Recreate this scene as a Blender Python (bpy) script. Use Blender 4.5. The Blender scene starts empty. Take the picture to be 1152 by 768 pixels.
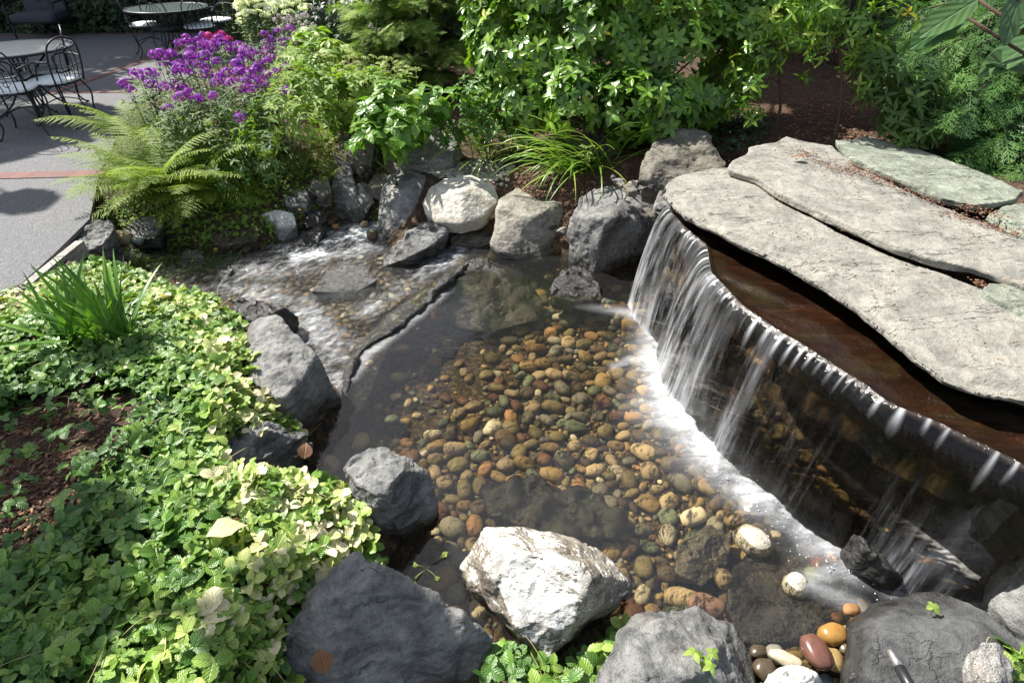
import bpy, bmesh, math, random
import numpy as np
from mathutils import Vector, Matrix, noise as mnoise

# ------------------------------------------------------------------ camera, world, sun, exposure
SC = bpy.context.scene
COL = SC.collection
RNG = np.random.default_rng(7)
random.seed(7)
CAM_H = 2.0
PITCH = math.radians(37.2)
FPX = 640.0
cam_data = bpy.data.cameras.new("camera")
cam_data.sensor_width = 36.0
cam_data.lens = 36.0 * FPX / 1152.0
cam_data.clip_start = 0.05
cam_data.clip_end = 500
cam = bpy.data.objects.new("camera", cam_data)
COL.objects.link(cam)
cam.location = (0, 0, CAM_H)
cam.rotation_euler = (math.pi / 2 - PITCH, 0, 0)
SC.camera = cam

SUN_DIR = Vector((-0.64, 0.40, 0.86)).normalized()      # points to the sun
world = bpy.data.worlds.new("World")
SC.world = world
world.use_nodes = True
wn = world.node_tree
sky = wn.nodes.new("ShaderNodeTexSky")
sky.sky_type = 'NISHITA'
sky.sun_disc = False
sky.sun_elevation = math.asin(SUN_DIR.z)
sky.sun_rotation = math.atan2(SUN_DIR.x, SUN_DIR.y)
sky.dust_density = 2.0
sky.ozone_density = 0.4
bg = wn.nodes["Background"]
bg.inputs["Strength"].default_value = 0.075
# broken white cloud added to the blue sky to brighten reflections and fill
_tc = wn.nodes.new("ShaderNodeTexCoord")
_mp = wn.nodes.new("ShaderNodeMapping"); _mp.inputs["Scale"].default_value = (1.0, 1.0, 2.2); _mp.inputs["Location"].default_value = (0.35, 0.1, 0.0)
_nz = wn.nodes.new("ShaderNodeTexNoise"); _nz.inputs["Scale"].default_value = 2.1; _nz.inputs["Detail"].default_value = 6; _nz.inputs["Roughness"].default_value = 0.6
_rp = wn.nodes.new("ShaderNodeValToRGB"); _rp.color_ramp.elements[0].position = 0.44; _rp.color_ramp.elements[1].position = 0.62
_mx = wn.nodes.new("ShaderNodeMix"); _mx.data_type = 'RGBA'
_mx.inputs[7].default_value = (6.2, 6.4, 6.7, 1)
wn.links.new(_tc.outputs["Generated"], _mp.inputs[0]); wn.links.new(_mp.outputs[0], _nz.inputs["Vector"]); wn.links.new(_nz.outputs["Fac"], _rp.inputs[0])
wn.links.new(_rp.outputs[0], _mx.inputs[0]); wn.links.new(sky.outputs[0], _mx.inputs[6]); wn.links.new(_mx.outputs[2], bg.inputs["Color"])

sun_data = bpy.data.lights.new("sun", 'SUN')
sun_data.energy = 5.0
sun_data.angle = math.radians(0.53)
sun_data.color = (1.0, 0.955, 0.88)
sun = bpy.data.objects.new("sun", sun_data)
COL.objects.link(sun)
sun.rotation_euler = SUN_DIR.to_track_quat('Z', 'Y').to_euler()

SC.view_settings.view_transform = 'Standard'
SC.view_settings.look = 'None'
SC.view_settings.gamma = 1.0
SC.view_settings.exposure = 1.25
SC.cycles.max_bounces = 8
SC.cycles.transparent_max_bounces = 24
SC.cycles.caustics_reflective = False
SC.cycles.caustics_refractive = False
SC.cycles.sample_clamp_indirect = 4.0
SC.cycles.use_denoising = True

# ------------------------------------------------------------------ layout helpers
CP, SP = math.cos(PITCH), math.sin(PITCH)
S = 1.243
WATER = -0.30


def zc(z):
    """design height -> metres (water level of the pool is -0.25 in design units)"""
    return WATER + (z + 0.25) * S


def ray(px, py):
    X = (px - 576.0) / FPX
    Y = -(py - 384.0) / FPX
    return X, CP + Y * SP, -SP + Y * CP


def P(px, py, z):
    dx, dy, dz = ray(px, py)
    t = (z - CAM_H) / dz
    return Vector((dx * t, dy * t, z))


def PY(px, py, Y):
    dx, dy, dz = ray(px, py)
    t = Y / dy
    return Vector((dx * t, Y, CAM_H + dz * t))


def D(px, py, z):
    return P(px, py, zc(z))


# ------------------------------------------------------------------ object helpers
def mesh_np(name, V, quads=None, tris=None, uv=None, attrs=None, smooth=True):
    V = np.asarray(V, dtype=np.float32)
    me = bpy.data.meshes.new(name)
    fl = []
    if quads is not None and len(quads):
        fl.append((np.asarray(quads, dtype=np.int32), 4))
    if tris is not None and len(tris):
        fl.append((np.asarray(tris, dtype=np.int32), 3))
    nl = sum(f.size for f, k in fl)
    npoly = sum(len(f) for f, k in fl)
    me.vertices.add(len(V))
    me.vertices.foreach_set("co", V.ravel())
    me.loops.add(nl)
    me.loops.foreach_set("vertex_index", np.concatenate([f.ravel() for f, k in fl]))
    me.polygons.add(npoly)
    tot = np.concatenate([np.full(len(f), k, dtype=np.int32) for f, k in fl])
    st = np.concatenate([[0], np.cumsum(tot)[:-1]]).astype(np.int32)
    me.polygons.foreach_set("loop_start", st)
    me.polygons.foreach_set("loop_total", tot)
    me.polygons.foreach_set("use_smooth", np.full(npoly, smooth, dtype=bool))
    if uv is not None:
        lay = me.uv_layers.new(name="UVMap")
        idx = np.concatenate([f.ravel() for f, k in fl])
        lay.data.foreach_set("uv", np.asarray(uv, dtype=np.float32)[idx].ravel())
    if attrs:
        for k, a in attrs.items():
            at = me.attributes.new(k, 'FLOAT', 'POINT')
            at.data.foreach_set("value", np.asarray(a, dtype=np.float32))
    me.update(calc_edges=True)
    me.validate()
    return me


def link(name, me, mat=None, parent=None, loc=None):
    if mat is not None and len(me.materials) == 0:
        me.materials.append(mat)
    o = bpy.data.objects.new(name, me)
    COL.objects.link(o)
    if parent is not None:
        o.parent = parent
    if loc is not None:
        o.location = loc
    return o


def tag(o, label=None, cat=None, group=None, kind=None):
    if label: o['label'] = label
    if cat: o['category'] = cat
    if group: o['group'] = group
    if kind: o['kind'] = kind
    return o


def thing(name, label, cat, loc=(0, 0, 0), rz=0, group=None):
    o = bpy.data.objects.new(name, None)
    o.empty_display_size = 0.1
    COL.objects.link(o)
    o.location = loc
    o.rotation_euler = (0, 0, rz)
    return tag(o, label, cat, group)


def copy_thing(root, loc, rz, label=None, scale=None):
    r = root.copy(); COL.objects.link(r); r.location = loc; r.rotation_euler = (0, 0, rz)
    if scale: r.scale = (scale,) * 3
    if label: r['label'] = label
    for ch in list(root.children):
        c = ch.copy(); COL.objects.link(c); c.parent = r
        for g in list(ch.children):
            d = g.copy(); COL.objects.link(d); d.parent = c
    return r


# ------------------------------------------------------------------ numpy value noise
def _hash(ix, iy, iz, seed):
    h = (ix * 374761393 + iy * 668265263 + iz * 2147483647 * 3 + seed * 974634777) & 0xFFFFFFFF
    h = ((h ^ (h >> 13)) * 1274126177) & 0xFFFFFFFF
    h = (h ^ (h >> 16)) & 0xFFFFFFFF
    return h.astype(np.float64) / 0xFFFFFFFF


def vnoise(p, seed=0):
    p = np.asarray(p, dtype=np.float64)
    i = np.floor(p).astype(np.int64)
    f = p - i
    f = f * f * f * (f * (f * 6 - 15) + 10)
    out = 0
    for dx in (0, 1):
        wx = f[:, 0] if dx else 1 - f[:, 0]
        for dy in (0, 1):
            wy = f[:, 1] if dy else 1 - f[:, 1]
            for dz in (0, 1):
                wz = f[:, 2] if dz else 1 - f[:, 2]
                out = out + wx * wy * wz * _hash(i[:, 0] + dx, i[:, 1] + dy, i[:, 2] + dz, seed)
    return out * 2 - 1


def fbm(p, scale, octv=4, seed=0, gain=0.5):
    p = np.asarray(p, dtype=np.float64) * scale
    a, s, tot = 1.0, 0, 0
    for k in range(octv):
        s = s + a * vnoise(p + 17.3 * k, seed + k)
        tot += a
        a *= gain
        p = p * 2.03
    return s / tot


def n2(x, y, scale, octv=3, seed=0):
    p = np.stack([np.ravel(x), np.ravel(y), np.zeros(np.size(x)) + 0.37], 1)
    return fbm(p, scale, octv, seed).reshape(np.shape(x))


def poly_inside(px, py, poly):
    px = np.asarray(px); py = np.asarray(py)
    ins = np.zeros(px.shape, bool)
    n = len(poly)
    for i in range(n):
        x1, y1 = poly[i]; x2, y2 = poly[(i + 1) % n]
        c = ((y1 > py) != (y2 > py)) & (px < (x2 - x1) * (py - y1) / ((y2 - y1) + 1e-12) + x1)
        ins ^= c
    return ins


def seg_dist(px, py, a, b):
    ax, ay = a; bx, by = b
    dx, dy = bx - ax, by - ay
    t = np.clip(((px - ax) * dx + (py - ay) * dy) / (dx * dx + dy * dy + 1e-12), 0, 1)
    return np.hypot(px - ax - t * dx, py - ay - t * dy), t


def poly_sd(px, py, poly):
    """positive inside"""
    d = np.full(np.shape(px), 1e9)
    n = len(poly)
    for i in range(n):
        d = np.minimum(d, seg_dist(px, py, poly[i], poly[(i + 1) % n])[0])
    return np.where(poly_inside(px, py, poly), d, -d)


def sstep(a, b, x):
    t = np.clip((x - a) / (b - a), 0, 1)
    return t * t * (3 - 2 * t)


def pxpoly(pts, z):
    return [tuple(D(x, y, z).xy) for x, y in pts]


# ------------------------------------------------------------------ materials
def srgb(r, g, b):
    f = lambda c: (c / 255 / 12.92) if c / 255 <= 0.04045 else ((c / 255 + 0.055) / 1.055) ** 2.4
    return (f(r), f(g), f(b), 1)


def C4(c):
    return tuple(c) + (1,) if len(c) == 3 else tuple(c)


class NT:
    def __init__(s, name):
        s.m = bpy.data.materials.new(name); s.m.use_nodes = True
        s.t = s.m.node_tree; s.t.nodes.clear()
        s.out = s.n("ShaderNodeOutputMaterial")

    def n(s, kind, **kw):
        nd = s.t.nodes.new(kind)
        for k, v in kw.items():
            if k.startswith("i_"):
                nd.inputs[k[2:].replace("_", " ")].default_value = v
            else:
                setattr(nd, k, v)
        return nd

    def l(s, a, b):
        s.t.links.new(a, b)

    def attr(s, name):
        return s.n("ShaderNodeAttribute", attribute_name=name).outputs["Fac"]

    def math(s, op, a, b=None, clamp=False):
        nd = s.n("ShaderNodeMath", operation=op, use_clamp=clamp)
        for i, v in enumerate((a, b)):
            if v is None: continue
            if isinstance(v, (int, float)): nd.inputs[i].default_value = v
            else: s.l(v, nd.inputs[i])
        return nd.outputs[0]

    def mix(s, fac, a, b, mode='MIX'):
        nd = s.n("ShaderNodeMix", data_type='RGBA', blend_type=mode)
        for i, v in ((0, fac), (6, a), (7, b)):
            if isinstance(v, (int, float)): nd.inputs[i].default_value = v
            elif isinstance(v, tuple): nd.inputs[i].default_value = C4(v)
            else: s.l(v, nd.inputs[i])
        return nd.outputs[2]

    def ramp(s, fac, stops, interp='LINEAR'):
        nd = s.n("ShaderNodeValToRGB")
        nd.color_ramp.interpolation = interp
        els = nd.color_ramp.elements
        while len(els) < len(stops): els.new(0.5)
        for e, (p, c) in zip(els, stops):
            e.position = p
            e.color = C4(c) if isinstance(c, tuple) else (c, c, c, 1)
        s.l(fac, nd.inputs[0])
        return nd.outputs[0]

    def noise(s, vec, scale, detail=4, rough=0.55, dist=0.0):
        nd = s.n("ShaderNodeTexNoise")
        nd.inputs["Scale"].default_value = scale
        nd.inputs["Detail"].default_value = detail
        nd.inputs["Roughness"].default_value = rough
        nd.inputs["Distortion"].default_value = dist
        if vec is not None: s.l(vec, nd.inputs["Vector"])
        return nd.outputs["Fac"]

    def voro(s, vec, scale, feature='F1', out="Distance"):
        nd = s.n("ShaderNodeTexVoronoi", feature=feature)
        nd.inputs["Scale"].default_value = scale
        if vec is not None: s.l(vec, nd.inputs["Vector"])
        return nd.outputs[out]

    def mapping(s, vec, rot=(0, 0, 0), scale=(1, 1, 1)):
        nd = s.n("ShaderNodeMapping")
        nd.inputs["Rotation"].default_value = rot
        nd.inputs["Scale"].default_value = scale
        s.l(vec, nd.inputs["Vector"])
        return nd.outputs[0]

    def geo(s, out="Position"):
        return s.n("ShaderNodeNewGeometry").outputs[out]

    def objc(s):
        return s.n("ShaderNodeTexCoord").outputs["Object"]

    def uv(s):
        return s.n("ShaderNodeTexCoord").outputs["UV"]

    def bump(s, h, strength=0.5, dist=0.01, normal=None):
        nd = s.n("ShaderNodeBump")
        nd.inputs["Strength"].default_value = strength
        nd.inputs["Distance"].default_value = dist
        s.l(h, nd.inputs["Height"])
        if normal is not None: s.l(normal, nd.inputs["Normal"])
        return nd.outputs[0]

    def pbsdf(s, col, rough=0.6, normal=None, spec=0.5, metal=0.0, coat=0.0):
        nd = s.n("ShaderNodeBsdfPrincipled")
        for k, v in (("Base Color", col), ("Roughness", rough), ("Specular IOR Level", spec), ("Metallic", metal), ("Coat Weight", coat)):
            if isinstance(v, (int, float)): nd.inputs[k].default_value = v
            elif isinstance(v, tuple): nd.inputs[k].default_value = C4(v)
            else: s.l(v, nd.inputs[k])
        if coat: nd.inputs["Coat Roughness"].default_value = 0.08
        if normal is not None: s.l(normal, nd.inputs["Normal"])
        return nd.outputs[0]

    def mixs(s, fac, a, b):
        nd = s.n("ShaderNodeMixShader")
        if isinstance(fac, (int, float)): nd.inputs[0].default_value = fac
        else: s.l(fac, nd.inputs[0])
        s.l(a, nd.inputs[1]); s.l(b, nd.inputs[2])
        return nd.outputs[0]

    def done(s, sh):
        s.l(sh, s.out.inputs[0])
        return s.m


def rock_mat(name, light, dark, speck=0.35, lichen=None, wet_z=None, wet_all=False, crack=0.5, rough=0.85, moss=0.0, slate=None):
    n = NT(name)
    pos = n.geo()
    big = n.noise(pos, 5.0, 5, 0.6, 0.4)
    med = n.noise(pos, 26.0, 6, 0.65, 0.3)
    fine = n.noise(pos, 170.0, 3, 0.7)
    lay = n.noise(n.mapping(pos, (0.5, 0.9, 0.3), (8, 8, 46)), 1.0, 5, 0.6, 0.2)
    col = n.mix(n.ramp(big, [(0.40, 0.0), (0.58, 1.0)]), dark, light)
    rust = n.ramp(n.noise(n.mapping(pos, (0.4, 0, 0.2), (6, 6, 14)), 1.0, 5, 0.7), [(0.56, 0.0), (0.70, 0.35)])
    col = n.mix(rust, col, (light[0] * 0.95, light[1] * 0.72, light[2] * 0.5))
    col = n.mix(n.ramp(med, [(0.35, 0.55), (0.65, 0.0)]), col, tuple(c * 0.5 for c in dark[:3]))
    col = n.mix(n.ramp(lay, [(0.44, 0.0), (0.62, 0.4)]), col, tuple(min(1, c * 1.3) for c in light[:3]))
    spk = n.ramp(fine, [(0.36, speck), (0.5, 0.0)])
    col = n.mix(spk, col, tuple(c * 0.35 for c in dark[:3]))
    spk2 = n.ramp(n.noise(pos, 210.0, 2, 0.6), [(0.60, 0.0), (0.72, speck)])
    col = n.mix(spk2, col, tuple(min(0.9, c * 1.9) for c in light[:3]))
    if lichen:
        lm = n.ramp(n.noise(pos, 11.0, 6, 0.72, 0.5), [(0.52, 0.0), (0.6, 0.85)])
        col = n.mix(lm, col, lichen)
    if moss:
        mm = n.ramp(n.noise(pos, 9.0, 5, 0.7), [(0.5, 0.0), (0.62, moss)])
        col = n.mix(mm, col, (0.05, 0.065, 0.02))
    wv = n.n("ShaderNodeTexNoise"); wv.inputs["Scale"].default_value = 9; wv.inputs["Detail"].default_value = 5; n.l(pos, wv.inputs["Vector"])
    wm = n.n("ShaderNodeVectorMath", operation='MULTIPLY_ADD'); n.l(wv.outputs["Color"], wm.inputs[0]); wm.inputs[1].default_value = (0.22, 0.22, 0.22); n.l(pos, wm.inputs[2])
    if slate:                                                     # bedding cracks running along the slab
        bd = n.noise(n.mapping(pos, (0, 0, slate), (0.9, 5.5, 1)), 1.0, 7, 0.62, 0.25)
        bk = n.ramp(n.math('ABSOLUTE', n.math('SUBTRACT', bd, 0.52)), [(0.0, 0.6), (0.003, 0.0)])
        col = n.mix(bk, col, tuple(c * 0.28 for c in dark[:3]))
        tn = n.ramp(n.math('ABSOLUTE', n.math('SUBTRACT', bd, 0.44)), [(0.0, 0.35), (0.02, 0.0)])
        col = n.mix(tn, col, tuple(c * 0.6 for c in dark[:3]))
    cr = n.voro(n.mapping(wm.outputs[0], (0.3, 0.2, 0.8), (1, 1.9, 0.7)), 3.4, 'DISTANCE_TO_EDGE')
    crm = n.ramp(cr, [(0.0, crack * 0.8), (0.010, 0.0)])
    gate = n.ramp(n.noise(pos, 3.1, 3), [(0.56, 0.0), (0.62, 1.0)])
    crm = n.math('MULTIPLY', crm, gate)
    col = n.mix(crm, col, tuple(c * 0.3 for c in dark[:3]))
    h = n.math('ADD', n.math('MULTIPLY', med, 0.55), n.math('MULTIPLY', fine, 0.16))
    h = n.math('ADD', h, n.math('MULTIPLY', lay, 0.35))
    h = n.math('SUBTRACT', h, n.math('MULTIPLY', crm, 0.8))
    if slate: h = n.math('SUBTRACT', h, n.math('MULTIPLY', bk, 0.9))
    nor = n.bump(h, 1.0, 0.028)
    r = rough
    if wet_all or wet_z is not None:
        if wet_all:
            w = n.ramp(n.noise(pos, 7.0, 3), [(0.2, 0.75), (0.7, 1.0)])
        else:
            sep = n.n("ShaderNodeSeparateXYZ"); n.l(pos, sep.inputs[0])
            zz = n.math('ADD', sep.outputs[2], n.math('MULTIPLY', n.noise(pos, 8.0, 3), 0.10))
            w = n.ramp(n.math('MULTIPLY', n.math('SUBTRACT', zz, wet_z + 0.05), 1 / 0.06, True), [(0.0, 1.0), (1.0, 0.0)])
        col = n.mix(w, col, n.mix(1.0, col, (0.34, 0.33, 0.31), 'MULTIPLY'))
        rr = n.n("ShaderNodeMix", data_type='FLOAT')
        n.l(w, rr.inputs[0]); rr.inputs[2].default_value = rough; rr.inputs[3].default_value = 0.16
        r = rr.outputs[0]
    return n.done(n.pbsdf(col, r, nor, 0.45))


def leaf_mat(name, stops, trans=0.35, rough=0.4, vein=0.5, spec=0.5, edge=None, veinc=8.0):
    """stops: colour ramp over the per-leaf random value; real leaf colours"""
    n = NT(name)
    col = n.ramp(n.attr("rnd"), stops)
    uv = n.uv()
    sep = n.n("ShaderNodeSeparateXYZ"); n.l(uv, sep.inputs[0])
    u = n.math('ABSOLUTE', n.math('SUBTRACT', sep.outputs[0], 0.5))
    v = sep.outputs[1]
    rib = n.ramp(u, [(0.0, 1.0), (0.05, 0.0)])
    side = n.math('SINE', n.math('MULTIPLY', n.math('SUBTRACT', v, n.math('MULTIPLY', u, 0.9)), veinc * 6.283))
    pos = n.geo()
    blot = n.noise(pos, 40.0, 3)
    col = n.mix(n.ramp(blot, [(0.35, 0.3), (0.65, 0.0)]), col, n.mix(1.0, col, (0.55, 0.62, 0.5), 'MULTIPLY'))
    if edge:
        em = n.math('MULTIPLY', n.ramp(u, [(0.18, 0.0), (0.42, 1.0)]), n.ramp(n.attr("rnd2"), [(edge[1], 0.0), (edge[1] + 0.15, 1.0)]))
        col = n.mix(em, col, edge[0])
    col = n.mix(n.math('MULTIPLY', rib, 0.35), col, n.mix(1.0, col, (1.7, 1.6, 1.6), 'MULTIPLY'))
    h = n.math('SUBTRACT', n.math('MULTIPLY', side, vein), n.math('MULTIPLY', rib, 1.5))
    nor = n.bump(h, 0.6, 0.0022)
    a = n.pbsdf(col, rough, nor, spec)
    tr = n.n("ShaderNodeBsdfTranslucent")
    n.l(n.mix(1.0, col, (1.25, 1.35, 0.55), 'MULTIPLY'), tr.inputs["Color"])
    n.l(nor, tr.inputs["Normal"])
    return n.done(n.mixs(trans, a, tr.outputs[0]))


def plain_mat(name, col, rough=0.5, metal=0.0, noise_amt=0.15, nscale=30, bump=0.2, spec=0.5):
    n = NT(name)
    pos = n.objc()
    nz = n.noise(pos, nscale, 4)
    c = n.mix(n.math('MULTIPLY', nz, noise_amt * 2), col, tuple(x * 0.5 for x in col[:3]))
    return n.done(n.pbsdf(c, rough, n.bump(nz, bump, 0.004), spec, metal))


# ------------------------------------------------------------------ leaf templates and scattering
def leaf_tpl(n=5, width=0.35, fold=0.15, curl=0.25, power=0.8, peak=0.45, serr=0.0, round_tip=False):
    t = np.linspace(0, 1, n + 1)
    w = np.where(t < peak, np.sin(t / peak * math.pi / 2) ** power, np.cos((t - peak) / (1 - peak) * math.pi / 2) ** (0.55 if round_tip else 0.9)) * width
    w[0] = width * 0.06
    w[-1] = width * (0.12 if round_tip else 0.02)
    V = []; UV = []
    for i, tt in enumerate(t):
        ww = w[i] * (1 + (serr if i % 2 else -serr) * (0 < i < n))
        yy = tt + (serr * 0.35 / n if i % 2 else 0)
        z0 = -curl * tt * tt
        V += [(-ww, yy, z0 + fold * ww), (0, tt, z0), (ww, yy, z0 + fold * ww)]
        UV += [(0.5 - 0.5 * w[i] / width, tt), (0.5, tt), (0.5 + 0.5 * w[i] / width, tt)]
    Q = []
    for i in range(n):
        a = i * 3
        Q += [(a, a + 1, a + 4, a + 3), (a + 1, a + 2, a + 5, a + 4)]
    return np.array(V), np.array(Q), np.array(UV)


def frames(d, up, roll=None):
    """columns x, y=d, z from arrays of directions and up hints"""
    d = d / (np.linalg.norm(d, axis=1, keepdims=True) + 1e-9)
    x = np.cross(d, up)
    x /= (np.linalg.norm(x, axis=1, keepdims=True) + 1e-9)
    z = np.cross(x, d)
    if roll is not None:
        c, s = np.cos(roll)[:, None], np.sin(roll)[:, None]
        x, z = x * c + z * s, z * c - x * s
    return np.stack([x, d, z], axis=2)      # (N,3,3) columns


class Leaves:
    def __init__(s):
        s.V, s.Q, s.UV, s.R, s.R2, s.n = [], [], [], [], [], 0

    def add(s, tpl, pos, R, scale, rnd, rnd2=None):
        V, Q, UV = tpl
        N = len(pos)
        if N == 0: return
        sc = np.asarray(scale)
        if sc.ndim == 0: sc = np.full(N, float(sc))
        W = np.einsum('nij,vj->nvi', R, V) * sc[:, None, None] + np.asarray(pos)[:, None, :]
        s.V.append(W.reshape(-1, 3))
        s.Q.append((Q[None] + (np.arange(N) * len(V))[:, None, None] + s.n).reshape(-1, 4))
        s.UV.append(np.tile(UV, (N, 1)))
        s.R.append(np.repeat(rnd, len(V)))
        s.R2.append(np.repeat(rnd2 if rnd2 is not None else RNG.random(N), len(V)))
        s.n += N * len(V)

    def mesh(s, name):
        return mesh_np(name, np.concatenate(s.V), np.concatenate(s.Q), uv=np.concatenate(s.UV),
                       attrs={"rnd": np.concatenate(s.R), "rnd2": np.concatenate(s.R2)})


def tube_np(path, rad, seg=6, cap=True):
    path = np.asarray(path, dtype=float)
    n = len(path)
    rad = np.full(n, rad) if np.ndim(rad) == 0 else np.asarray(rad)
    tan = np.gradient(path, axis=0)
    tan /= np.linalg.norm(tan, axis=1, keepdims=True) + 1e-9
    up = np.array([0, 0, 1.0]) if abs(tan[0][2]) < 0.9 else np.array([1.0, 0, 0])
    V = []
    x = np.cross(tan[0], up); x /= np.linalg.norm(x)
    for i in range(n):
        x = x - tan[i] * np.dot(x, tan[i]); x /= np.linalg.norm(x) + 1e-9
        y = np.cross(tan[i], x)
        for k in range(seg):
            a = 2 * math.pi * k / seg
            V.append(path[i] + rad[i] * (math.cos(a) * x + math.sin(a) * y))
    Q = []
    for i in range(n - 1):
        for k in range(seg):
            k2 = (k + 1) % seg
            Q.append((i * seg + k, i * seg + k2, (i + 1) * seg + k2, (i + 1) * seg + k))
    T = []
    if cap:
        V.append(path[0]); V.append(path[-1])
        a, b = len(V) - 2, len(V) - 1
        for k in range(seg):
            T.append((a, (k + 1) % seg, k))
            T.append((b, (n - 1) * seg + k, (n - 1) * seg + (k + 1) % seg))
    return np.array(V), Q, T


class Geo:
    def __init__(s):
        s.V, s.Q, s.T, s.n = [], [], [], 0

    def add(s, V, Q, T=()):
        s.V.append(np.asarray(V, float))
        if len(Q): s.Q.append(np.asarray(Q) + s.n)
        if len(T): s.T.append(np.asarray(T) + s.n)
        s.n += len(V)
        return s

    def tube(s, path, rad, seg=6):
        return s.add(*tube_np(path, rad, seg))

    def mesh(s, name, smooth=True, attrs=None):
        return mesh_np(name, np.concatenate(s.V), np.concatenate(s.Q) if s.Q else None,
                       np.concatenate(s.T) if s.T else None, smooth=smooth, attrs=attrs)


def curve_pts(pts, n=12):
    """Catmull-Rom through points"""
    p = [np.array(q, float) for q in pts]
    p = [2 * p[0] - p[1]] + p + [2 * p[-1] - p[-2]]
    out = []
    for i in range(1, len(p) - 2):
        for k in range(n):
            t = k / n
            out.append(0.5 * ((2 * p[i]) + (-p[i - 1] + p[i + 1]) * t + (2 * p[i - 1] - 5 * p[i] + 4 * p[i + 1] - p[i + 2]) * t * t + (-p[i - 1] + 3 * p[i] - 3 * p[i + 1] + p[i + 2]) * t ** 3))
    out.append(p[-2])
    return np.array(out)


# ------------------------------------------------------------------ rocks
def remesh_bm(bm, voxel):
    me = bpy.data.meshes.new("tmp")
    bm.to_mesh(me); bm.free()
    o = bpy.data.objects.new("tmp", me)
    COL.objects.link(o)
    md = o.modifiers.new("r", 'REMESH'); md.mode = 'VOXEL'; md.voxel_size = voxel
    dg = bpy.context.evaluated_depsgraph_get()
    dg.update()
    res = bpy.data.meshes.new_from_object(o.evaluated_get(dg))
    bpy.data.objects.remove(o); bpy.data.meshes.remove(me)
    return res


def relax(me, it, fac=0.5):
    bm = bmesh.new(); bm.from_mesh(me)
    for _ in range(it):
        bmesh.ops.smooth_vert(bm, verts=bm.verts, factor=fac, use_axis_x=True, use_axis_y=True, use_axis_z=True)
    bm.to_mesh(me); bm.free()


def roughen(me, amp, scale, seed, layered=0.0, facet=True):
    n = len(me.vertices)
    co = np.empty(n * 3, np.float32); me.vertices.foreach_get("co", co); co = co.reshape(-1, 3)
    no = np.empty(n * 3, np.float32); me.vertex_normals.foreach_get("vector", no); no = no.reshape(-1, 3)
    off = np.array([seed * 3.1, seed * 1.7, 0])
    w = co + 0.12 * np.stack([fbm(co + off, scale * 0.7, 2, seed + 5 + k) for k in range(3)], 1)
    r = 1 - np.abs(fbm(w + off, scale, 4, seed)) * 2.4            # ridged
    f = fbm(co + off, scale * 3.2, 4, seed + 9, 0.6)
    chip = vnoise(np.floor((w + off) * scale * 2.2 + 0.35 * fbm(co, scale * 5, 2, seed)[:, None]), seed + 3)
    rg = np.random.default_rng(seed)
    fac = 0
    for k in range(7):                                            # creased fracture facets
        nv = rg.normal(size=3); nv /= np.linalg.norm(nv)
        fr = scale * rg.uniform(0.5, 1.5)
        ph = (w @ nv) * fr + rg.random()
        fac = fac + np.abs((ph % 1) * 2 - 1) / (0.6 + 0.5 * fr / scale)
    fac = fac / 7 - 0.45
    d = amp * (0.18 * (r - 0.5) + 0.45 * f + 0.16 * chip + (3.3 * fac if facet else 0))
    if layered:
        q = (co[:, 2] + 0.02 * fbm(co, 5, 2, seed)) * 55
        d = d + layered * (np.abs((q % 1) - 0.5) - 0.25) * (1 - np.abs(no[:, 2]))
    co = co + no * d[:, None]
    me.vertices.foreach_set("co", co.astype(np.float32).ravel())
    me.update()


ROCKN = [0]


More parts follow.
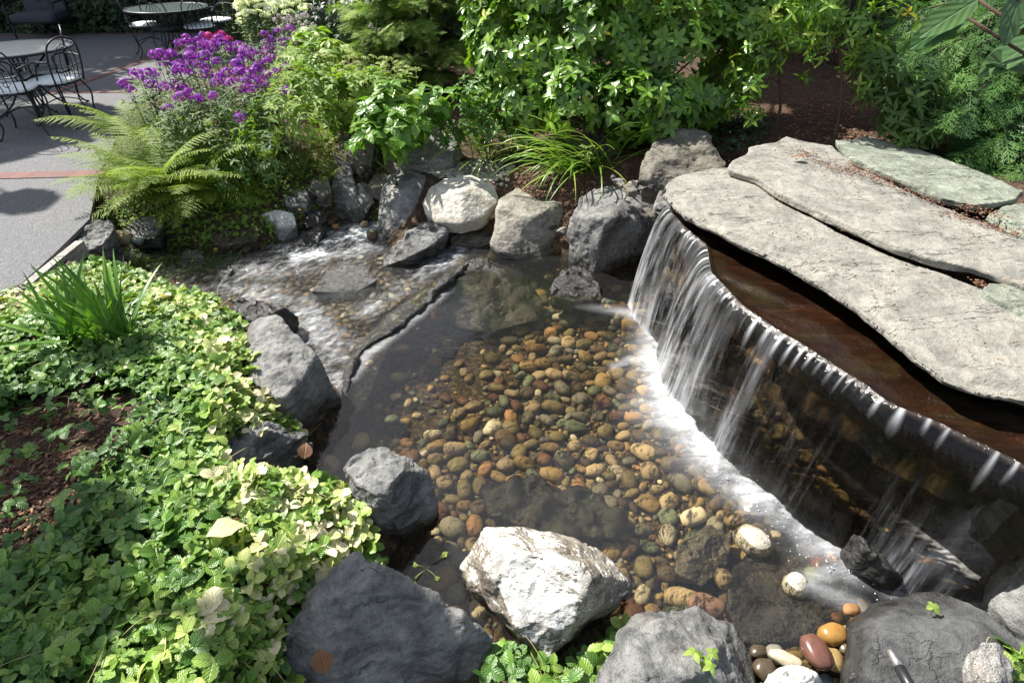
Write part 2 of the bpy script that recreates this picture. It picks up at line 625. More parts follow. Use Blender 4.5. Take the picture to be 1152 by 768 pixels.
def rock(label, pts, mat, ref=None, base=None, vox=None, amp=0.024, sm=2, name="rock", shrink=0.86, group=None, cat="rock", side=None, thr=0.72, noi=4.2):
    """pts are the corners of the rock.  With ref the third value is the distance behind
    the rock's front line, else a design height."""
    ROCKN[0] += 1
    seed = ROCKN[0]
    W = []
    if ref:
        f = D(*ref)
        for x, y, d in pts:
            W.append(PY(x, y, f.y + d * S * 1.35))
        zb = f.z - 0.12
    else:
        for x, y, z in pts:
            W.append(D(x, y, z))
        zb = min(w.z for w in W) - 0.12
    if base is not None: zb = zc(base)
    c = sum(W, Vector()) / len(W)
    allp = list(W)
    for w in W:
        allp.append(Vector((c.x + (w.x - c.x) * shrink, c.y + (w.y - c.y) * shrink + 0.02, zb)))
    loc = Vector((c.x, c.y, zb))
    bm = bmesh.new()
    for w in allp: bm.verts.new(w - loc)
    r = bmesh.ops.convex_hull(bm, input=bm.verts)
    bmesh.ops.delete(bm, geom=[g for g in set(r['geom_interior'] + r['geom_unused']) if isinstance(g, bmesh.types.BMVert)], context='VERTS')
    ext = max((a - b).length for a in W for b in W)
    rr = random.Random(seed * 13 + 1)
    if sm <= 2:
        for _ in range(5):                       # knock off corners: flat fracture faces
            n = Vector((rr.gauss(0, 1), rr.gauss(0, 1), rr.gauss(0.2, 0.8))).normalized()
            mx = max(v.co.dot(n) for v in bm.verts); mn = min(v.co.dot(n) for v in bm.verts)
            cut = mx - (mx - mn) * rr.uniform(0.015, 0.05)
            bmesh.ops.bisect_plane(bm, geom=bm.verts[:] + bm.edges[:] + bm.faces[:], plane_co=n * cut, plane_no=n, clear_outer=True)
            r = bmesh.ops.convex_hull(bm, input=bm.verts)
            bmesh.ops.delete(bm, geom=[g for g in set(r['geom_interior'] + r['geom_unused']) if isinstance(g, bmesh.types.BMVert)], context='VERTS')
    v = vox or max(0.005, ext / 105)
    me = remesh_bm(bm, v)
    relax(me, 1 if sm <= 2 else sm)
    roughen(me, amp * min(1, ext / 0.5), noi / max(0.5, ext), seed, 0.0, sm <= 2)
    for p in me.polygons: p.use_smooth = True
    o = link(name, me, mat, None, loc)
    me.name = name
    if side is not None:                          # weathered skin on every face but the fresh break on top
        me.materials.append(side)
        nf = len(me.polygons)
        fn = np.empty(nf * 3, np.float32); me.polygons.foreach_get("normal", fn); fn = fn.reshape(-1, 3)
        fc = np.empty(nf * 3, np.float32); me.polygons.foreach_get("center", fc); fc = fc.reshape(-1, 3)
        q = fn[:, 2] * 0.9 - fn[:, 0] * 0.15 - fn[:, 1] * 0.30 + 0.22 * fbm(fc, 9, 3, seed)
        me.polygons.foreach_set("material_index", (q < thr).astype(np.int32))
    tag(o, label, cat, group)
    return o


def pebble_mesh(seed, sx=1.0, sy=0.75, sz=0.5, sub=3):
    bm = bmesh.new()
    bmesh.ops.create_icosphere(bm, subdivisions=sub, radius=1.0)
    me = bpy.data.meshes.new("pebble")
    bm.to_mesh(me); bm.free()
    n = len(me.vertices)
    co = np.empty(n * 3, np.float32); me.vertices.foreach_get("co", co); co = co.reshape(-1, 3)
    f = fbm(co + seed * 7.7, 0.75, 2, seed)
    co = co * (1 + 0.42 * f)[:, None]
    sq = np.sign(co) * np.abs(co) ** 0.85
    co = sq * np.array([sx, sy, sz])
    me.vertices.foreach_set("co", co.astype(np.float32).ravel())
    for p in me.polygons: p.use_smooth = True
    me.update()
    return me
# ================================================================== MATERIALS
M = {}
_sa = D(742, 213, .45); _sb = D(1152, 446, .45)
SLATE = -math.atan2(_sb.y - _sa.y, _sb.x - _sa.x)
M['grey'] = rock_mat("grey_basalt", (0.25, 0.248, 0.235), (0.095, 0.095, 0.092), wet_z=zc(-0.21))
M['blue'] = rock_mat("blue_grey_basalt", (0.235, 0.235, 0.225), (0.07, 0.073, 0.073), 0.4, wet_z=zc(-0.22), crack=0.3)
M['tan'] = rock_mat("tan_stone", (0.33, 0.31, 0.265), (0.17, 0.155, 0.13), 0.3, wet_z=zc(-0.22), moss=0.4)
M['granite'] = rock_mat("speckled_granite", (0.36, 0.35, 0.33), (0.13, 0.13, 0.125), 0.9, wet_z=zc(-0.22))
M['white'] = rock_mat("white_stone", (0.78, 0.77, 0.73), (0.58, 0.57, 0.53), 0.35, lichen=(0.30, 0.28, 0.25, 1), crack=0.7, wet_z=zc(-0.23))
M['cream'] = rock_mat("cream_boulder", (0.70, 0.67, 0.58), (0.46, 0.42, 0.34), 0.4, crack=0.2, wet_z=zc(-0.27))
M['brown'] = rock_mat("brown_grey_stone", (0.21, 0.19, 0.155), (0.10, 0.09, 0.075), 0.4, moss=0.5)
M['wet'] = rock_mat("wet_dark_rock", (0.085, 0.082, 0.078), (0.03, 0.029, 0.028), 0.3, wet_all=True)
M['wetbrown'] = rock_mat("wet_brown_rock", (0.17, 0.12, 0.075), (0.07, 0.05, 0.035), 0.3, wet_all=True, moss=0.4)
M['subm'] = rock_mat("submerged_mossy_rock", (0.034, 0.028, 0.016), (0.014, 0.012, 0.008), 0.3, wet_all=True, moss=0.8)
M['flag'] = rock_mat("grey_flagstone", (0.308, 0.295, 0.257), (0.215, 0.21, 0.188), 0.28, crack=0.25, rough=0.9, slate=SLATE)
M['flaggreen'] = rock_mat("greenish_flagstone", (0.25, 0.27, 0.22), (0.155, 0.17, 0.135), 0.3, lichen=(0.30, 0.335, 0.26, 1), crack=0.2, rough=0.9, slate=SLATE)


def m_soil():
    n = NT("bark_soil")
    p = n.geo()
    a = n.noise(p, 14, 5, 0.7)
    b = n.voro(n.mapping(p, scale=(1, 1, 1)), 60, 'F1', "Color")
    sep = n.n("ShaderNodeSeparateColor"); n.l(b, sep.inputs[0])
    c = n.ramp(sep.outputs[0], [(0.0, (0.035, 0.018, 0.010)), (0.45, (0.085, 0.043, 0.024)), (0.8, (0.15, 0.085, 0.05)), (1.0, (0.22, 0.15, 0.10))])
    c = n.mix(n.ramp(a, [(0.35, 0.75), (0.6, 0.0)]), c, (0.035, 0.024, 0.016))
    h = n.math('ADD', n.math('MULTIPLY', sep.outputs[1], 0.6), n.noise(p, 90, 4, 0.7))
    return n.done(n.pbsdf(c, 0.95, n.bump(h, 1.0, 0.015), 0.25))


def m_patio():
    n = NT("exposed_aggregate")
    p = n.geo()
    v = n.voro(p, 130, 'F1', "Color")
    sep = n.n("ShaderNodeSeparateColor"); n.l(v, sep.inputs[0])
    d = n.voro(p, 130)
    c = n.ramp(sep.outputs[0], [(0.0, (0.06, 0.063, 0.070)), (0.5, (0.125, 0.128, 0.138)), (0.85, (0.19, 0.188, 0.187)), (1.0, (0.33, 0.32, 0.30))])
    c = n.mix(n.ramp(d, [(0.25, 0.0), (0.5, 0.6)]), c, (0.12, 0.12, 0.125))
    c = n.mix(n.ramp(n.noise(p, 1.1, 4, 0.6), [(0.35, 0.3), (0.7, 0.0)]), c, (0.11, 0.11, 0.12))
    return n.done(n.pbsdf(c, 0.88, n.bump(n.math('MULTIPLY', d, -1.0), 0.6, 0.006), 0.3))


def m_brick():
    n = NT("red_paving_brick")
    p = n.objc()
    br = n.n("ShaderNodeTexBrick")
    n.l(p, br.inputs["Vector"])
    br.offset = 0.0
    for k, v in (("Color1", (0.20, 0.095, 0.085, 1)), ("Color2", (0.145, 0.075, 0.070, 1)), ("Mortar", (0.14, 0.12, 0.11, 1)), ("Scale", 1.0), ("Mortar Size", 0.006), ("Brick Width", 0.11), ("Row Height", 0.23), ("Bias", 0.1)):
        br.inputs[k].default_value = v
    c = n.mix(n.ramp(n.noise(p, 30, 4), [(0.4, 0.4), (0.6, 0.0)]), br.outputs[0], (0.12, 0.07, 0.06))
    h = n.math('SUBTRACT', n.noise(p, 90, 4), br.outputs[1])
    return n.done(n.pbsdf(c, 0.85, n.bump(h, 0.6, 0.006), 0.3))


M['soil'] = m_soil(); M['patio'] = m_patio(); M['brick'] = m_brick()
M['kerb'] = rock_mat("kerb_stone", (0.40, 0.38, 0.34), (0.25, 0.24, 0.21), 0.3)


def m_bed():
    n = NT("pool_bed")
    p = n.geo()
    v = n.voro(p, 45, 'F1', "Color")
    sep = n.n("ShaderNodeSeparateColor"); n.l(v, sep.inputs[0])
    c = n.ramp(sep.outputs[0], [(0.0, (0.02, 0.017, 0.01)), (0.5, (0.055, 0.042, 0.022)), (1.0, (0.13, 0.09, 0.04))])
    return c


PEB = [("orange", (0.30, 0.165, 0.07)), ("golden brown", (0.24, 0.165, 0.07)), ("tan", (0.31, 0.24, 0.145)), ("cream", (0.48, 0.43, 0.32)),
       ("grey-green", (0.115, 0.135, 0.085)), ("dull grey", (0.16, 0.15, 0.12)), ("reddish brown", (0.12, 0.06, 0.035)), ("dark brown", (0.085, 0.062, 0.038)),
       ("olive brown", (0.155, 0.125, 0.06)), ("blue-grey", (0.15, 0.17, 0.175))]
PEBP = np.array([0.05, 0.17, 0.13, 0.05, 0.08, 0.12, 0.08, 0.14, 0.17, 0.01]); PEBP = PEBP / PEBP.sum()


def peb_nodes(n, col, wet):
    p = n.objc()
    g = n.geo()
    c = n.mix(n.ramp(n.noise(g, 34, 6, .7), [(0.38, 0.45), (0.6, 0.0)]), col, n.mix(1.0, col, (0.5, 0.48, 0.42), 'MULTIPLY'))
    c = n.mix(n.ramp(n.noise(g, 160, 3, 0.7), [(0.54, 0.0), (0.68, 0.3)]), c, n.mix(1.0, col, (1.6, 1.6, 1.5), 'MULTIPLY'))
    nor = n.bump(n.noise(g, 90, 3), 0.25, 0.003)
    return n.done(n.pbsdf(c, (0.30 if wet == 2 else 0.65) if wet else 0.75, nor, 0.5 if wet == 2 else 0.2))


def m_pebble(name, col, wet=True):
    n = NT(name)
    oi = n.n("ShaderNodeObjectInfo")
    c = n.mix(oi.outputs["Random"], tuple(x * 0.7 for x in col), tuple(min(0.9, x * 1.3) for x in col))
    return peb_nodes(n, c, wet)


def m_pebble_mix(name, wet=True, pale=0.0):
    n = NT(name)
    cum = np.concatenate([[0], np.cumsum(PEBP)[:-1]])
    c = n.ramp(n.attr("rnd"), [(float(cum[i]), tuple(PEB[i][1])) for i in range(len(PEB))], 'CONSTANT')
    if pale: c = n.mix(pale, c, (0.62, 0.60, 0.55))
    c = n.mix(n.attr("rnd2"), n.mix(1.0, c, (0.6, 0.6, 0.6), 'MULTIPLY'), n.mix(1.0, c, (1.25, 1.25, 1.25), 'MULTIPLY'))
    return peb_nodes(n, c, wet)


PM = {nm: m_pebble("pebble_" + nm.replace(" ", "_").replace("-", "_"), c) for nm, c in PEB}
PMW = {nm: m_pebble("wet_pebble_" + nm.replace(" ", "_").replace("-", "_"), c, 2) for nm, c in PEB}
PMD = {nm: m_pebble("dry_pebble_" + nm.replace(" ", "_").replace("-", "_"), c, False) for nm, c in PEB}
M['pebmix'] = m_pebble_mix("mixed_wet_pebbles"); M['gravel'] = m_pebble_mix("pale_dry_gravel", False, 0.6)

# ================================================================== LAYOUT (design heights)
LIP_Z = 0.35
LIP_PX = [(752, 232), (768, 254), (795, 276), (800, 306), (835, 343), (878, 373), (915, 396), (968, 429), (1001, 453), (1055, 475), (1081, 489), (1111, 503), (1160, 527), (1230, 562)]
LIP = [np.array(D(x, y, LIP_Z)) for x, y in LIP_PX]
POOL = pxpoly([(402, 432), (380, 470), (352, 498), (350, 530), (395, 540), (470, 600), (440, 650), (560, 730), (640, 745), (700, 700), (770, 720),
               (835, 728), (905, 722), (950, 700), (1010, 672), (1100, 668), (1200, 680), (1260, 640)], -0.25) + \
    [tuple(LIP[i][:2] + np.array([0.34, 0.40])) for i in (13, 11, 9, 7, 5, 3)] + [tuple(LIP[1][:2] + np.array([0.06, 0.10]))] + \
    pxpoly([(735, 300), (700, 300), (640, 292), (580, 285), (535, 287), (497, 322), (455, 352), (420, 385)], -0.25)
STREAM = pxpoly([(548, 280), (505, 270), (480, 285), (440, 292), (425, 250), (395, 248), (340, 258), (300, 282), (232, 284), (170, 272), (128, 272), (118, 296),
                 (190, 312), (235, 330), (285, 345), (330, 362), (372, 430), (385, 462), (400, 440), (420, 392), (462, 355), (500, 322), (540, 295)], -0.29)
TROUGH = [tuple(l[:2]) for l in LIP] + [tuple(l[:2] + np.array([0.42, 0.42])) for l in LIP[::-1]]
PATIO = pxpoly([(-40, 345), (22, 318), (60, 284), (100, 245), (112, 190), (150, 120), (230, 75), (330, 62)], 0) + [(-2.9, 13.8), (-16, 13.8), (-16, 2.0), (-5, 2.0)]

ANCH = [(0, 345, -.01), (0, 430, .02), (0, 560, .03), (0, 700, .03), (100, 768, .03), (220, 768, .03), (120, 420, .03), (200, 350, -.02), (120, 300, -.06), (220, 335, -.12),
        (300, 560, 0), (260, 480, 0), (230, 620, .03), (320, 640, 0), (360, 560, -.06), (450, 640, -.2), (395, 720, -.24), (450, 700, -.26), (420, 660, -.16), (410, 768, -.2), (560, 768, -.2), (640, 775, -.24), (700, 760, -.25), (850, 768, -.28), (930, 768, -.28),
        (1000, 740, -.24), (1100, 760, -.16), (1160, 700, -.18), (1240, 700, 0), (60, 300, -.03), (110, 240, -.03), (180, 235, -.06), (250, 240, -.12), (330, 225, -.1), (380, 190, 0), (300, 180, 0), (200, 180, 0),
        (440, 195, 0.0), (520, 200, .0), (600, 205, .12), (680, 200, .22), (760, 190, .3), (820, 180, .36), (900, 150, .38), (1000, 140, .39), (1152, 215, .4), (1152, 300, .38), (1000, 230, .38),
        (900, 60, .42), (1050, 60, .42), (750, 90, .34), (600, 90, .25), (480, 90, .12), (380, 80, .03), (300, 60, 0), (500, 20, .15), (700, 20, .35), (420, 20, 0), (340, 10, 0)]
AN = np.array([list(D(x, y, z)) for x, y, z in ANCH] + [(-12, 6, 0), (-12, 14, 0), (-4, 16, 0), (2, 16, .5), (8, 14, .8), (8, 6, .75), (6, 2, .6), (-4, -2, .05), (0, -2, -.2), (3, -1, .2), (-8, 1, 0)])


def smooth_terrain(x, y):
    x = np.asarray(x, float); y = np.asarray(y, float)
    num = 0; den = 0
    for ax, ay, az in AN:
        w = 1.0 / ((x - ax) ** 2 + (y - ay) ** 2 + 0.012) ** 1.6
        num = num + w * az; den = den + w
    return num / den


def terrain(x, y, detail=True):
    x = np.atleast_1d(np.asarray(x, float)); y = np.atleast_1d(np.asarray(y, float))
    z = smooth_terrain(x, y)
    if detail:
        z = z + 0.03 * n2(x, y, 2.2, 4, 3) + 0.012 * n2(x, y, 14, 2, 5)
    far = np.hypot(x, y - 5)
    z = z + sstep(13, 40, far) * 0.6 * (1 + n2(x, y, 0.08, 3, 9))
    sd = poly_sd(x, y, PATIO)
    z = np.where(sd > -0.1, z + (np.minimum(z, -0.035) - z) * sstep(-0.1, 0.02, sd), z)
    # banks climb away from the water instead of standing as cliffs
    sdw = np.maximum(poly_sd(x, y, POOL), poly_sd(x, y, STREAM))
    sl = np.where(y > 2.2, 0.62, 0.95)
    z = np.minimum(z, WATER - 0.05 + sl * np.maximum(0, -sdw) + 0.25 * np.maximum(0, -sdw) ** 2)
    sd = poly_sd(x, y, POOL)
    dl = np.min([seg_dist(x, y, LIP[i][:2], LIP[i + 1][:2])[0] for i in range(len(LIP) - 1)], axis=0)
    bed = zc(-0.47) + 0.09 * sstep(0.45, 0.15, dl) + 0.05 * n2(x, y, 1.6, 2, 6) + 0.02 * n2(x, y, 9, 2, 7)
    z = z + (np.minimum(z, bed) - z) * sstep(-0.04, 0.12, sd)
    sd = poly_sd(x, y, STREAM)
    bed = zc(-0.36) + 0.025 * n2(x, y, 6, 2, 8)
    z = z + (np.minimum(z, bed) - z) * sstep(-0.08, 0.06, sd)
    sd = poly_sd(x, y, TROUGH)
    z = z + (np.minimum(z, zc(0.20)) - z) * sstep(-0.05, 0.02, sd)
    return z


def tz(x, y):
    return float(terrain([x], [y])[0])


def grid_axis(parts):
    out = []
    for a, b, st in parts:
        out += list(np.arange(a, b, st))
    out.append(parts[-1][1])
    return np.array(out)


gx = grid_axis([(-90, -20, 6), (-20, -5, 0.4), (-5, -2.6, 0.06), (-2.6, 2.9, 0.025), (2.9, 5, 0.08), (5, 20, 0.5), (20, 90, 6)])
gy = grid_axis([(-40, -4, 4), (-4, 0.2, 0.3), (0.2, 5.2, 0.025), (5.2, 8, 0.08), (8, 20, 0.4), (20, 130, 6)])
GX, GY = np.meshgrid(gx, gy)
GZ = np.concatenate([terrain(a, b) for a, b in zip(GX, GY)]).reshape(GX.shape)
nx, ny = len(gx), len(gy)
ii = np.arange(ny - 1)[:, None] * nx + np.arange(nx - 1)[None]
Q = np.stack([ii, ii + 1, ii + nx + 1, ii + nx], -1).reshape(-1, 4)
Vg = np.stack([GX, GY, GZ], -1).reshape(-1, 3)
bedm = np.maximum(sstep(-0.30, -0.05, poly_sd(Vg[:, 0], Vg[:, 1], POOL)), sstep(-0.30, -0.05, poly_sd(Vg[:, 0], Vg[:, 1], STREAM)))
me = mesh_np("ground", Vg, Q, attrs={"bed": bedm})


def m_ground():
    n = NT("garden_soil")
    p = n.geo()
    a = n.noise(p, 9, 5, 0.7)
    v = n.n("ShaderNodeTexVoronoi"); v.inputs["Scale"].default_value = 70; n.l(n.mapping(p, (0.2, 0.1, 0.6), (1, 1.9, 1)), v.inputs["Vector"])
    sep = n.n("ShaderNodeSeparateColor"); n.l(v.outputs["Color"], sep.inputs[0])
    c = n.ramp(sep.outputs[0], [(0.0, (0.045, 0.026, 0.017)), (0.5, (0.085, 0.047, 0.030)), (0.82, (0.135, 0.078, 0.050)), (1.0, (0.24, 0.17, 0.12))])
    c = n.mix(n.ramp(a, [(0.4, 0.7), (0.6, 0.0)]), c, (0.05, 0.036, 0.026))
    v2 = n.voro(p, 40, 'F1', "Color")
    s2 = n.n("ShaderNodeSeparateColor"); n.l(v2, s2.inputs[0])
    cb = n.ramp(s2.outputs[0], [(0.0, (0.018, 0.014, 0.009)), (0.5, (0.045, 0.034, 0.018)), (1.0, (0.12, 0.08, 0.035))])
    c = n.mix(n.attr("bed"), c, cb)
    h = n.math('ADD', n.math('MULTIPLY', sep.outputs[1], 0.5), n.noise(p, 80, 4, 0.7))
    return n.done(n.pbsdf(c, 0.9, n.bump(h, 1.0, 0.012), 0.25))


tag(link("ground", me, m_ground()), kind="structure")


# ------------------------------------------------------------------ patio, brick bands and kerb
def flat_poly(name, poly, z, mat, thick=0.0, kind="structure"):
    bm = bmesh.new()
    vs = [bm.verts.new((x, y, z)) for x, y in poly]
    f = bm.faces.new(vs)
    if f.normal.z < 0: f.normal_flip()
    bm.normal_update()
    if thick:
        r = bmesh.ops.extrude_face_region(bm, geom=[f])
        for v in r['geom']:
            if isinstance(v, bmesh.types.BMVert): v.co.z -= thick
        bmesh.ops.recalc_face_normals(bm, faces=bm.faces)
    me = bpy.data.meshes.new(name); bm.to_mesh(me); bm.free()
    o = link(name, me, mat)
    return tag(o, kind=kind)


flat_poly("patio", PATIO, 0.0, M['patio'], 0.03)


def band(name, a, b, w):
    a = Vector(a[:2]).to_3d(); b = Vector(b[:2]).to_3d()
    d = b - a; L = d.length
    me = bpy.data.meshes.new(name)
    h = 0.006
    me.from_pydata([(0, 0, 0), (L, 0, 0), (L, w, 0), (0, w, 0), (0, 0, h), (L, 0, h), (L, w, h), (0, w, h)], [],
                   [(4, 5, 6, 7), (0, 1, 5, 4), (1, 2, 6, 5), (2, 3, 7, 6), (3, 0, 4, 7)])
    o = link(name, me, M['brick'])
    o.location = (a.x, a.y, 0.001)
    o.rotation_euler = (0, 0, math.atan2(d.y, d.x))
    tag(o, kind="structure")


band("brick_band", P(-60, 203, 0), P(112, 199, 0), 0.16)
band("brick_band", P(60, 106.5, 0), P(270, 32, 0), 0.13)
band("brick_band", P(72, 105.5, 0.0), P(150, 104.5, 0), 0.12)
band("brick_band", P(-100, 41.5, 0.0), P(172, 40, 0), 0.16)

kerb_mesh = bmesh.new()
kp = [(-30, 342), (20, 322), (62, 288), (85, 270)]
K = [D(x, y, 0.0) for x, y in kp]
for i in range(len(K) - 1):
    a, b = K[i], K[i + 1]
    d = (b - a).normalized(); nn = Vector((d.y, -d.x, 0)) * 0.06
    a2 = a + d * 0.004; b2 = b - d * 0.004
    vs = [kerb_mesh.verts.new(q + Vector((0, 0, zz))) for zz in (-0.12, -0.004) for q in (a2, b2, b2 + nn, a2 + nn)]
    for f in ((4, 5, 6, 7), (0, 1, 5, 4), (1, 2, 6, 5), (2, 3, 7, 6), (3, 0, 4, 7)):
        kerb_mesh.faces.new([vs[k] for k in f])
bmesh.ops.recalc_face_normals(kerb_mesh, faces=kerb_mesh.faces)
me = bpy.data.meshes.new("kerb"); kerb_mesh.to_mesh(me); kerb_mesh.free()
tag(link("kerb", me, M['kerb']), kind="structure")


# ================================================================== WATER
def m_water(name, tint=(0.93, 0.95, 0.92), rough=0.05, rot=0.0, streak=(6, 40), bumpd=0.006, ior=1.45, chop=9.0, foamcol=(0.86, 0.89, 0.93), milk=0.02, soft=False):
    n = NT(name)
    p = n.geo()
    w1 = n.noise(n.mapping(p, (0, 0, rot), (chop, chop * 1.8, chop)), 1.0, 4, 0.55, 0.6)
    w2 = n.noise(p, chop * 5, 3, 0.5, 0.4)
    h = n.math('ADD', w1, n.math('MULTIPLY', w2, 0.25))
    ch = n.math('MULTIPLY', h, n.math('ADD', n.attr("chop"), 0.06))
    nor = n.bump(ch, 1.0, bumpd)
    fr = n.n("ShaderNodeFresnel"); fr.inputs["IOR"].default_value = ior; n.l(nor, fr.inputs["Normal"])
    tr = n.n("ShaderNodeBsdfTransparent"); tr.inputs[0].default_value = C4(tint)
    gl = n.n("ShaderNodeBsdfGlossy"); gl.inputs["Roughness"].default_value = rough; n.l(nor, gl.inputs["Normal"])
    body = n.mixs(fr.outputs[0], tr.outputs[0], gl.outputs[0])
    # aerated water
    st = n.noise(n.mapping(p, (0, 0, rot), (streak[0], streak[1], 8)), 1.0, 5, 0.65, 0.5)
    st2 = n.noise(p, 60, 4, 0.7, 0.2)
    f = n.attr("foam")
    m = n.math('SUBTRACT', n.math('MULTIPLY', f, 2.4), n.math('MULTIPLY', n.math('ADD', n.math('MULTIPLY', st, 0.75), n.math('MULTIPLY', st2, 0.25)), 1.6))
    if soft:
        m = n.math('SUBTRACT', n.math('MULTIPLY', f, n.math('ADD', n.math('MULTIPLY', st, 1.5), n.math('ADD', n.math('MULTIPLY', st2, 0.5), 0.05))), 0.20)
    m = n.ramp(n.math('ADD', m, 0.12), [(0.0, milk), (0.2, milk + 0.06), (0.5, 0.28), (0.8, 0.66), (1.0, 0.88)])
    df = n.n("ShaderNodeBsdfDiffuse"); df.inputs[0].default_value = C4(foamcol); n.l(nor, df.inputs["Normal"])
    tl = n.n("ShaderNodeBsdfTranslucent"); tl.inputs[0].default_value = C4(foamcol)
    fo = n.mixs(0.3, df.outputs[0], tl.outputs[0])
    return n.done(n.mixs(m, body, fo))


def water_grid(name, poly, z, step, mat, foamf, disp, grow=0.10):
    xs = [p[0] for p in poly]; ys = [p[1] for p in poly]
    ax = np.arange(min(xs) - grow, max(xs) + grow, step); ay = np.arange(min(ys) - grow, max(ys) + grow, step)
    X, Y = np.meshgrid(ax, ay)
    x, y = X.ravel(), Y.ravel()
    sd = poly_sd(x, y, poly)
    ok = sd > -grow
    foam, chop, dz = foamf(x, y)
    V = np.stack([x, y, z + dz], 1)
    nx = len(ax)
    i = (np.arange(len(ay) - 1)[:, None] * nx + np.arange(nx - 1)[None]).ravel()
    Q = np.stack([i, i + 1, i + nx + 1, i + nx], 1)
    Q = Q[ok[Q].all(1)]
    used = np.unique(Q)
    mp = np.full(len(V), -1); mp[used] = np.arange(len(used))
    me = mesh_np(name, V[used], mp[Q], attrs={"foam": foam[used], "chop": chop[used]})
    return tag(link(name, me, mat), kind="structure")


def band_field(x, y, pts, z):
    """soft ridge along a polyline; pts = (px,py,halfwidth m,strength)"""
    W = [(D(a, b, z), w, s) for a, b, w, s in pts]
    out = np.zeros(len(x))
    for i in range(len(W) - 1):
        (p0, w0, s0), (p1, w1, s1) = W[i], W[i + 1]
        d, t = seg_dist(x, y, p0.xy, p1.xy)
        w = w0 + (w1 - w0) * t; s = s0 + (s1 - s0) * t
        out = np.maximum(out, s * np.exp(-(d / w) ** 2 * 1.1))
    return out


def pool_f(x, y):
    f = band_field(x, y, [(738, 378, .16, .62), (748, 408, .22, .85), (768, 455, .27, 1.0), (798, 503, .24, 1.0), (835, 545, .18, .9), (882, 582, .14, .82), (930, 614, .12, .76), (962, 640, .10, .66)], -.25)
    f2 = band_field(x, y, [(1020, 655, .14, .9), (1060, 642, .20, 1.0), (1095, 620, .2, 1.0), (1140, 580, .16, .85)], -.25)
    f3 = band_field(x, y, [(650, 345, .05, .35), (700, 350, .09, .55), (745, 362, .1, .7)], -.25)
    f4 = band_field(x, y, [(752, 400, .1, .65), (715, 405, .06, .62), (690, 412, .04, .48)], -.25)
    f5 = band_field(x, y, [(940, 640, .05, .6), (905, 655, .05, .5), (965, 680, .06, .45)], -.25)
    f6 = band_field(x, y, [(396, 425, .05, .6), (413, 398, .06, .62), (444, 376, .05, .5), (474, 352, .06, .62), (505, 324, .05, .5)], -.25)
    foam = np.maximum.reduce([f, f2, f3, f4, f5, f6])
    foam = foam * (0.85 + 0.3 * n2(x, y, 7, 3, 31)) + 0.12 * n2(x, y, 3, 2, 33)
    churn = np.maximum(f, f2)
    chop = np.clip(0.10 + 0.10 * (1 + n2(x, y, 2.2, 2, 37)) + 1.3 * np.maximum.reduce([f, f2, f3 * .8, f4, f5]), 0, 1.2)
    chop = chop + 0.10 * sstep(0.9, 0.2, np.hypot(x - D(820, 560, -.25).x, y - D(820, 560, -.25).y))
    dz = 0.03 * churn * (0.8 + 1.6 * n2(x, y, 11, 4, 35)) + 0.002 * n2(x, y, 7, 2, 36)
    return foam, chop, dz


def stream_f(x, y):
    f = band_field(x, y, [(420, 255, .3, .92), (385, 275, .40, 1.0), (345, 285, .38, .95), (300, 300, .28, .75), (265, 310, .2, .62)], -.29)
    f1 = band_field(x, y, [(230, 322, .14, .6), (290, 330, .22, .64), (340, 350, .22, .66), (368, 400, .24, .66), (385, 440, .16, .62)], -.29)
    f2 = band_field(x, y, [(525, 275, .14, .75), (500, 295, .18, .66), (440, 330, .14, .5), (410, 350, .16, .55)], -.29)
    foam = np.maximum.reduce([f, f1, f2])
    foam = foam * (0.80 + 0.5 * n2(x, y, 6, 4, 41) + 0.9 * n2(x * 0.6 + y * 0.8, (y * 0.6 - x * 0.8) * 2.2, 12, 4, 44)) - 0.10
    chop = 0.55 + 0.55 * foam - 0.3 * sstep(0.0, 1.0, (D(240, 300, -.29).x - x) / 0.5)
    chop = np.clip(chop, 0.12, 1.2)
    dz = chop * (0.016 * n2(x, y, 7, 3, 42) + 0.011 * n2(x * 1.0, y * 1.6, 19, 3, 43))
    return foam, chop, dz


water_grid("pool_water", POOL, WATER, 0.016, m_water("pool_water", (0.93, 0.88, 0.74), 0.07, 0.75, (5, 22), 0.010, 1.49, 6.0, milk=0.012, soft=True), pool_f, None)
water_grid("stream_water", STREAM, zc(-0.29), 0.012, m_water("stream_water", (0.95, 0.94, 0.88), 0.05, 0.55, (9, 30), 0.05, 1.45, 14.0, milk=0.012, soft=True), stream_f, None)

# ------------------------------------------------------------------ weir: back wall, trough floor, water film and falling sheet
lipc = np.array(LIP)
# resample the lip line
seg = np.linalg.norm(np.diff(lipc, axis=0), axis=1); cum = np.concatenate([[0], np.cumsum(seg)]); LT = cum[-1]


def lip_at(s):
    return np.stack([np.interp(s, cum, lipc[:, k]) for k in range(3)], 1)


def lip_sm(s):
    return sum(lip_at(np.clip(s + o, 0, LT)) for o in (-0.03, -0.015, 0, 0.015, 0.03)) / 5


NW = 260
sw = np.linspace(0, LT, NW)
lw = lip_sm(sw)
tg = np.gradient(lw, axis=0); tg /= np.linalg.norm(tg, axis=1, keepdims=True)
outn = np.stack([-np.abs(tg[:, 1]), -np.abs(tg[:, 0]), 0 * tg[:, 0]], 1)
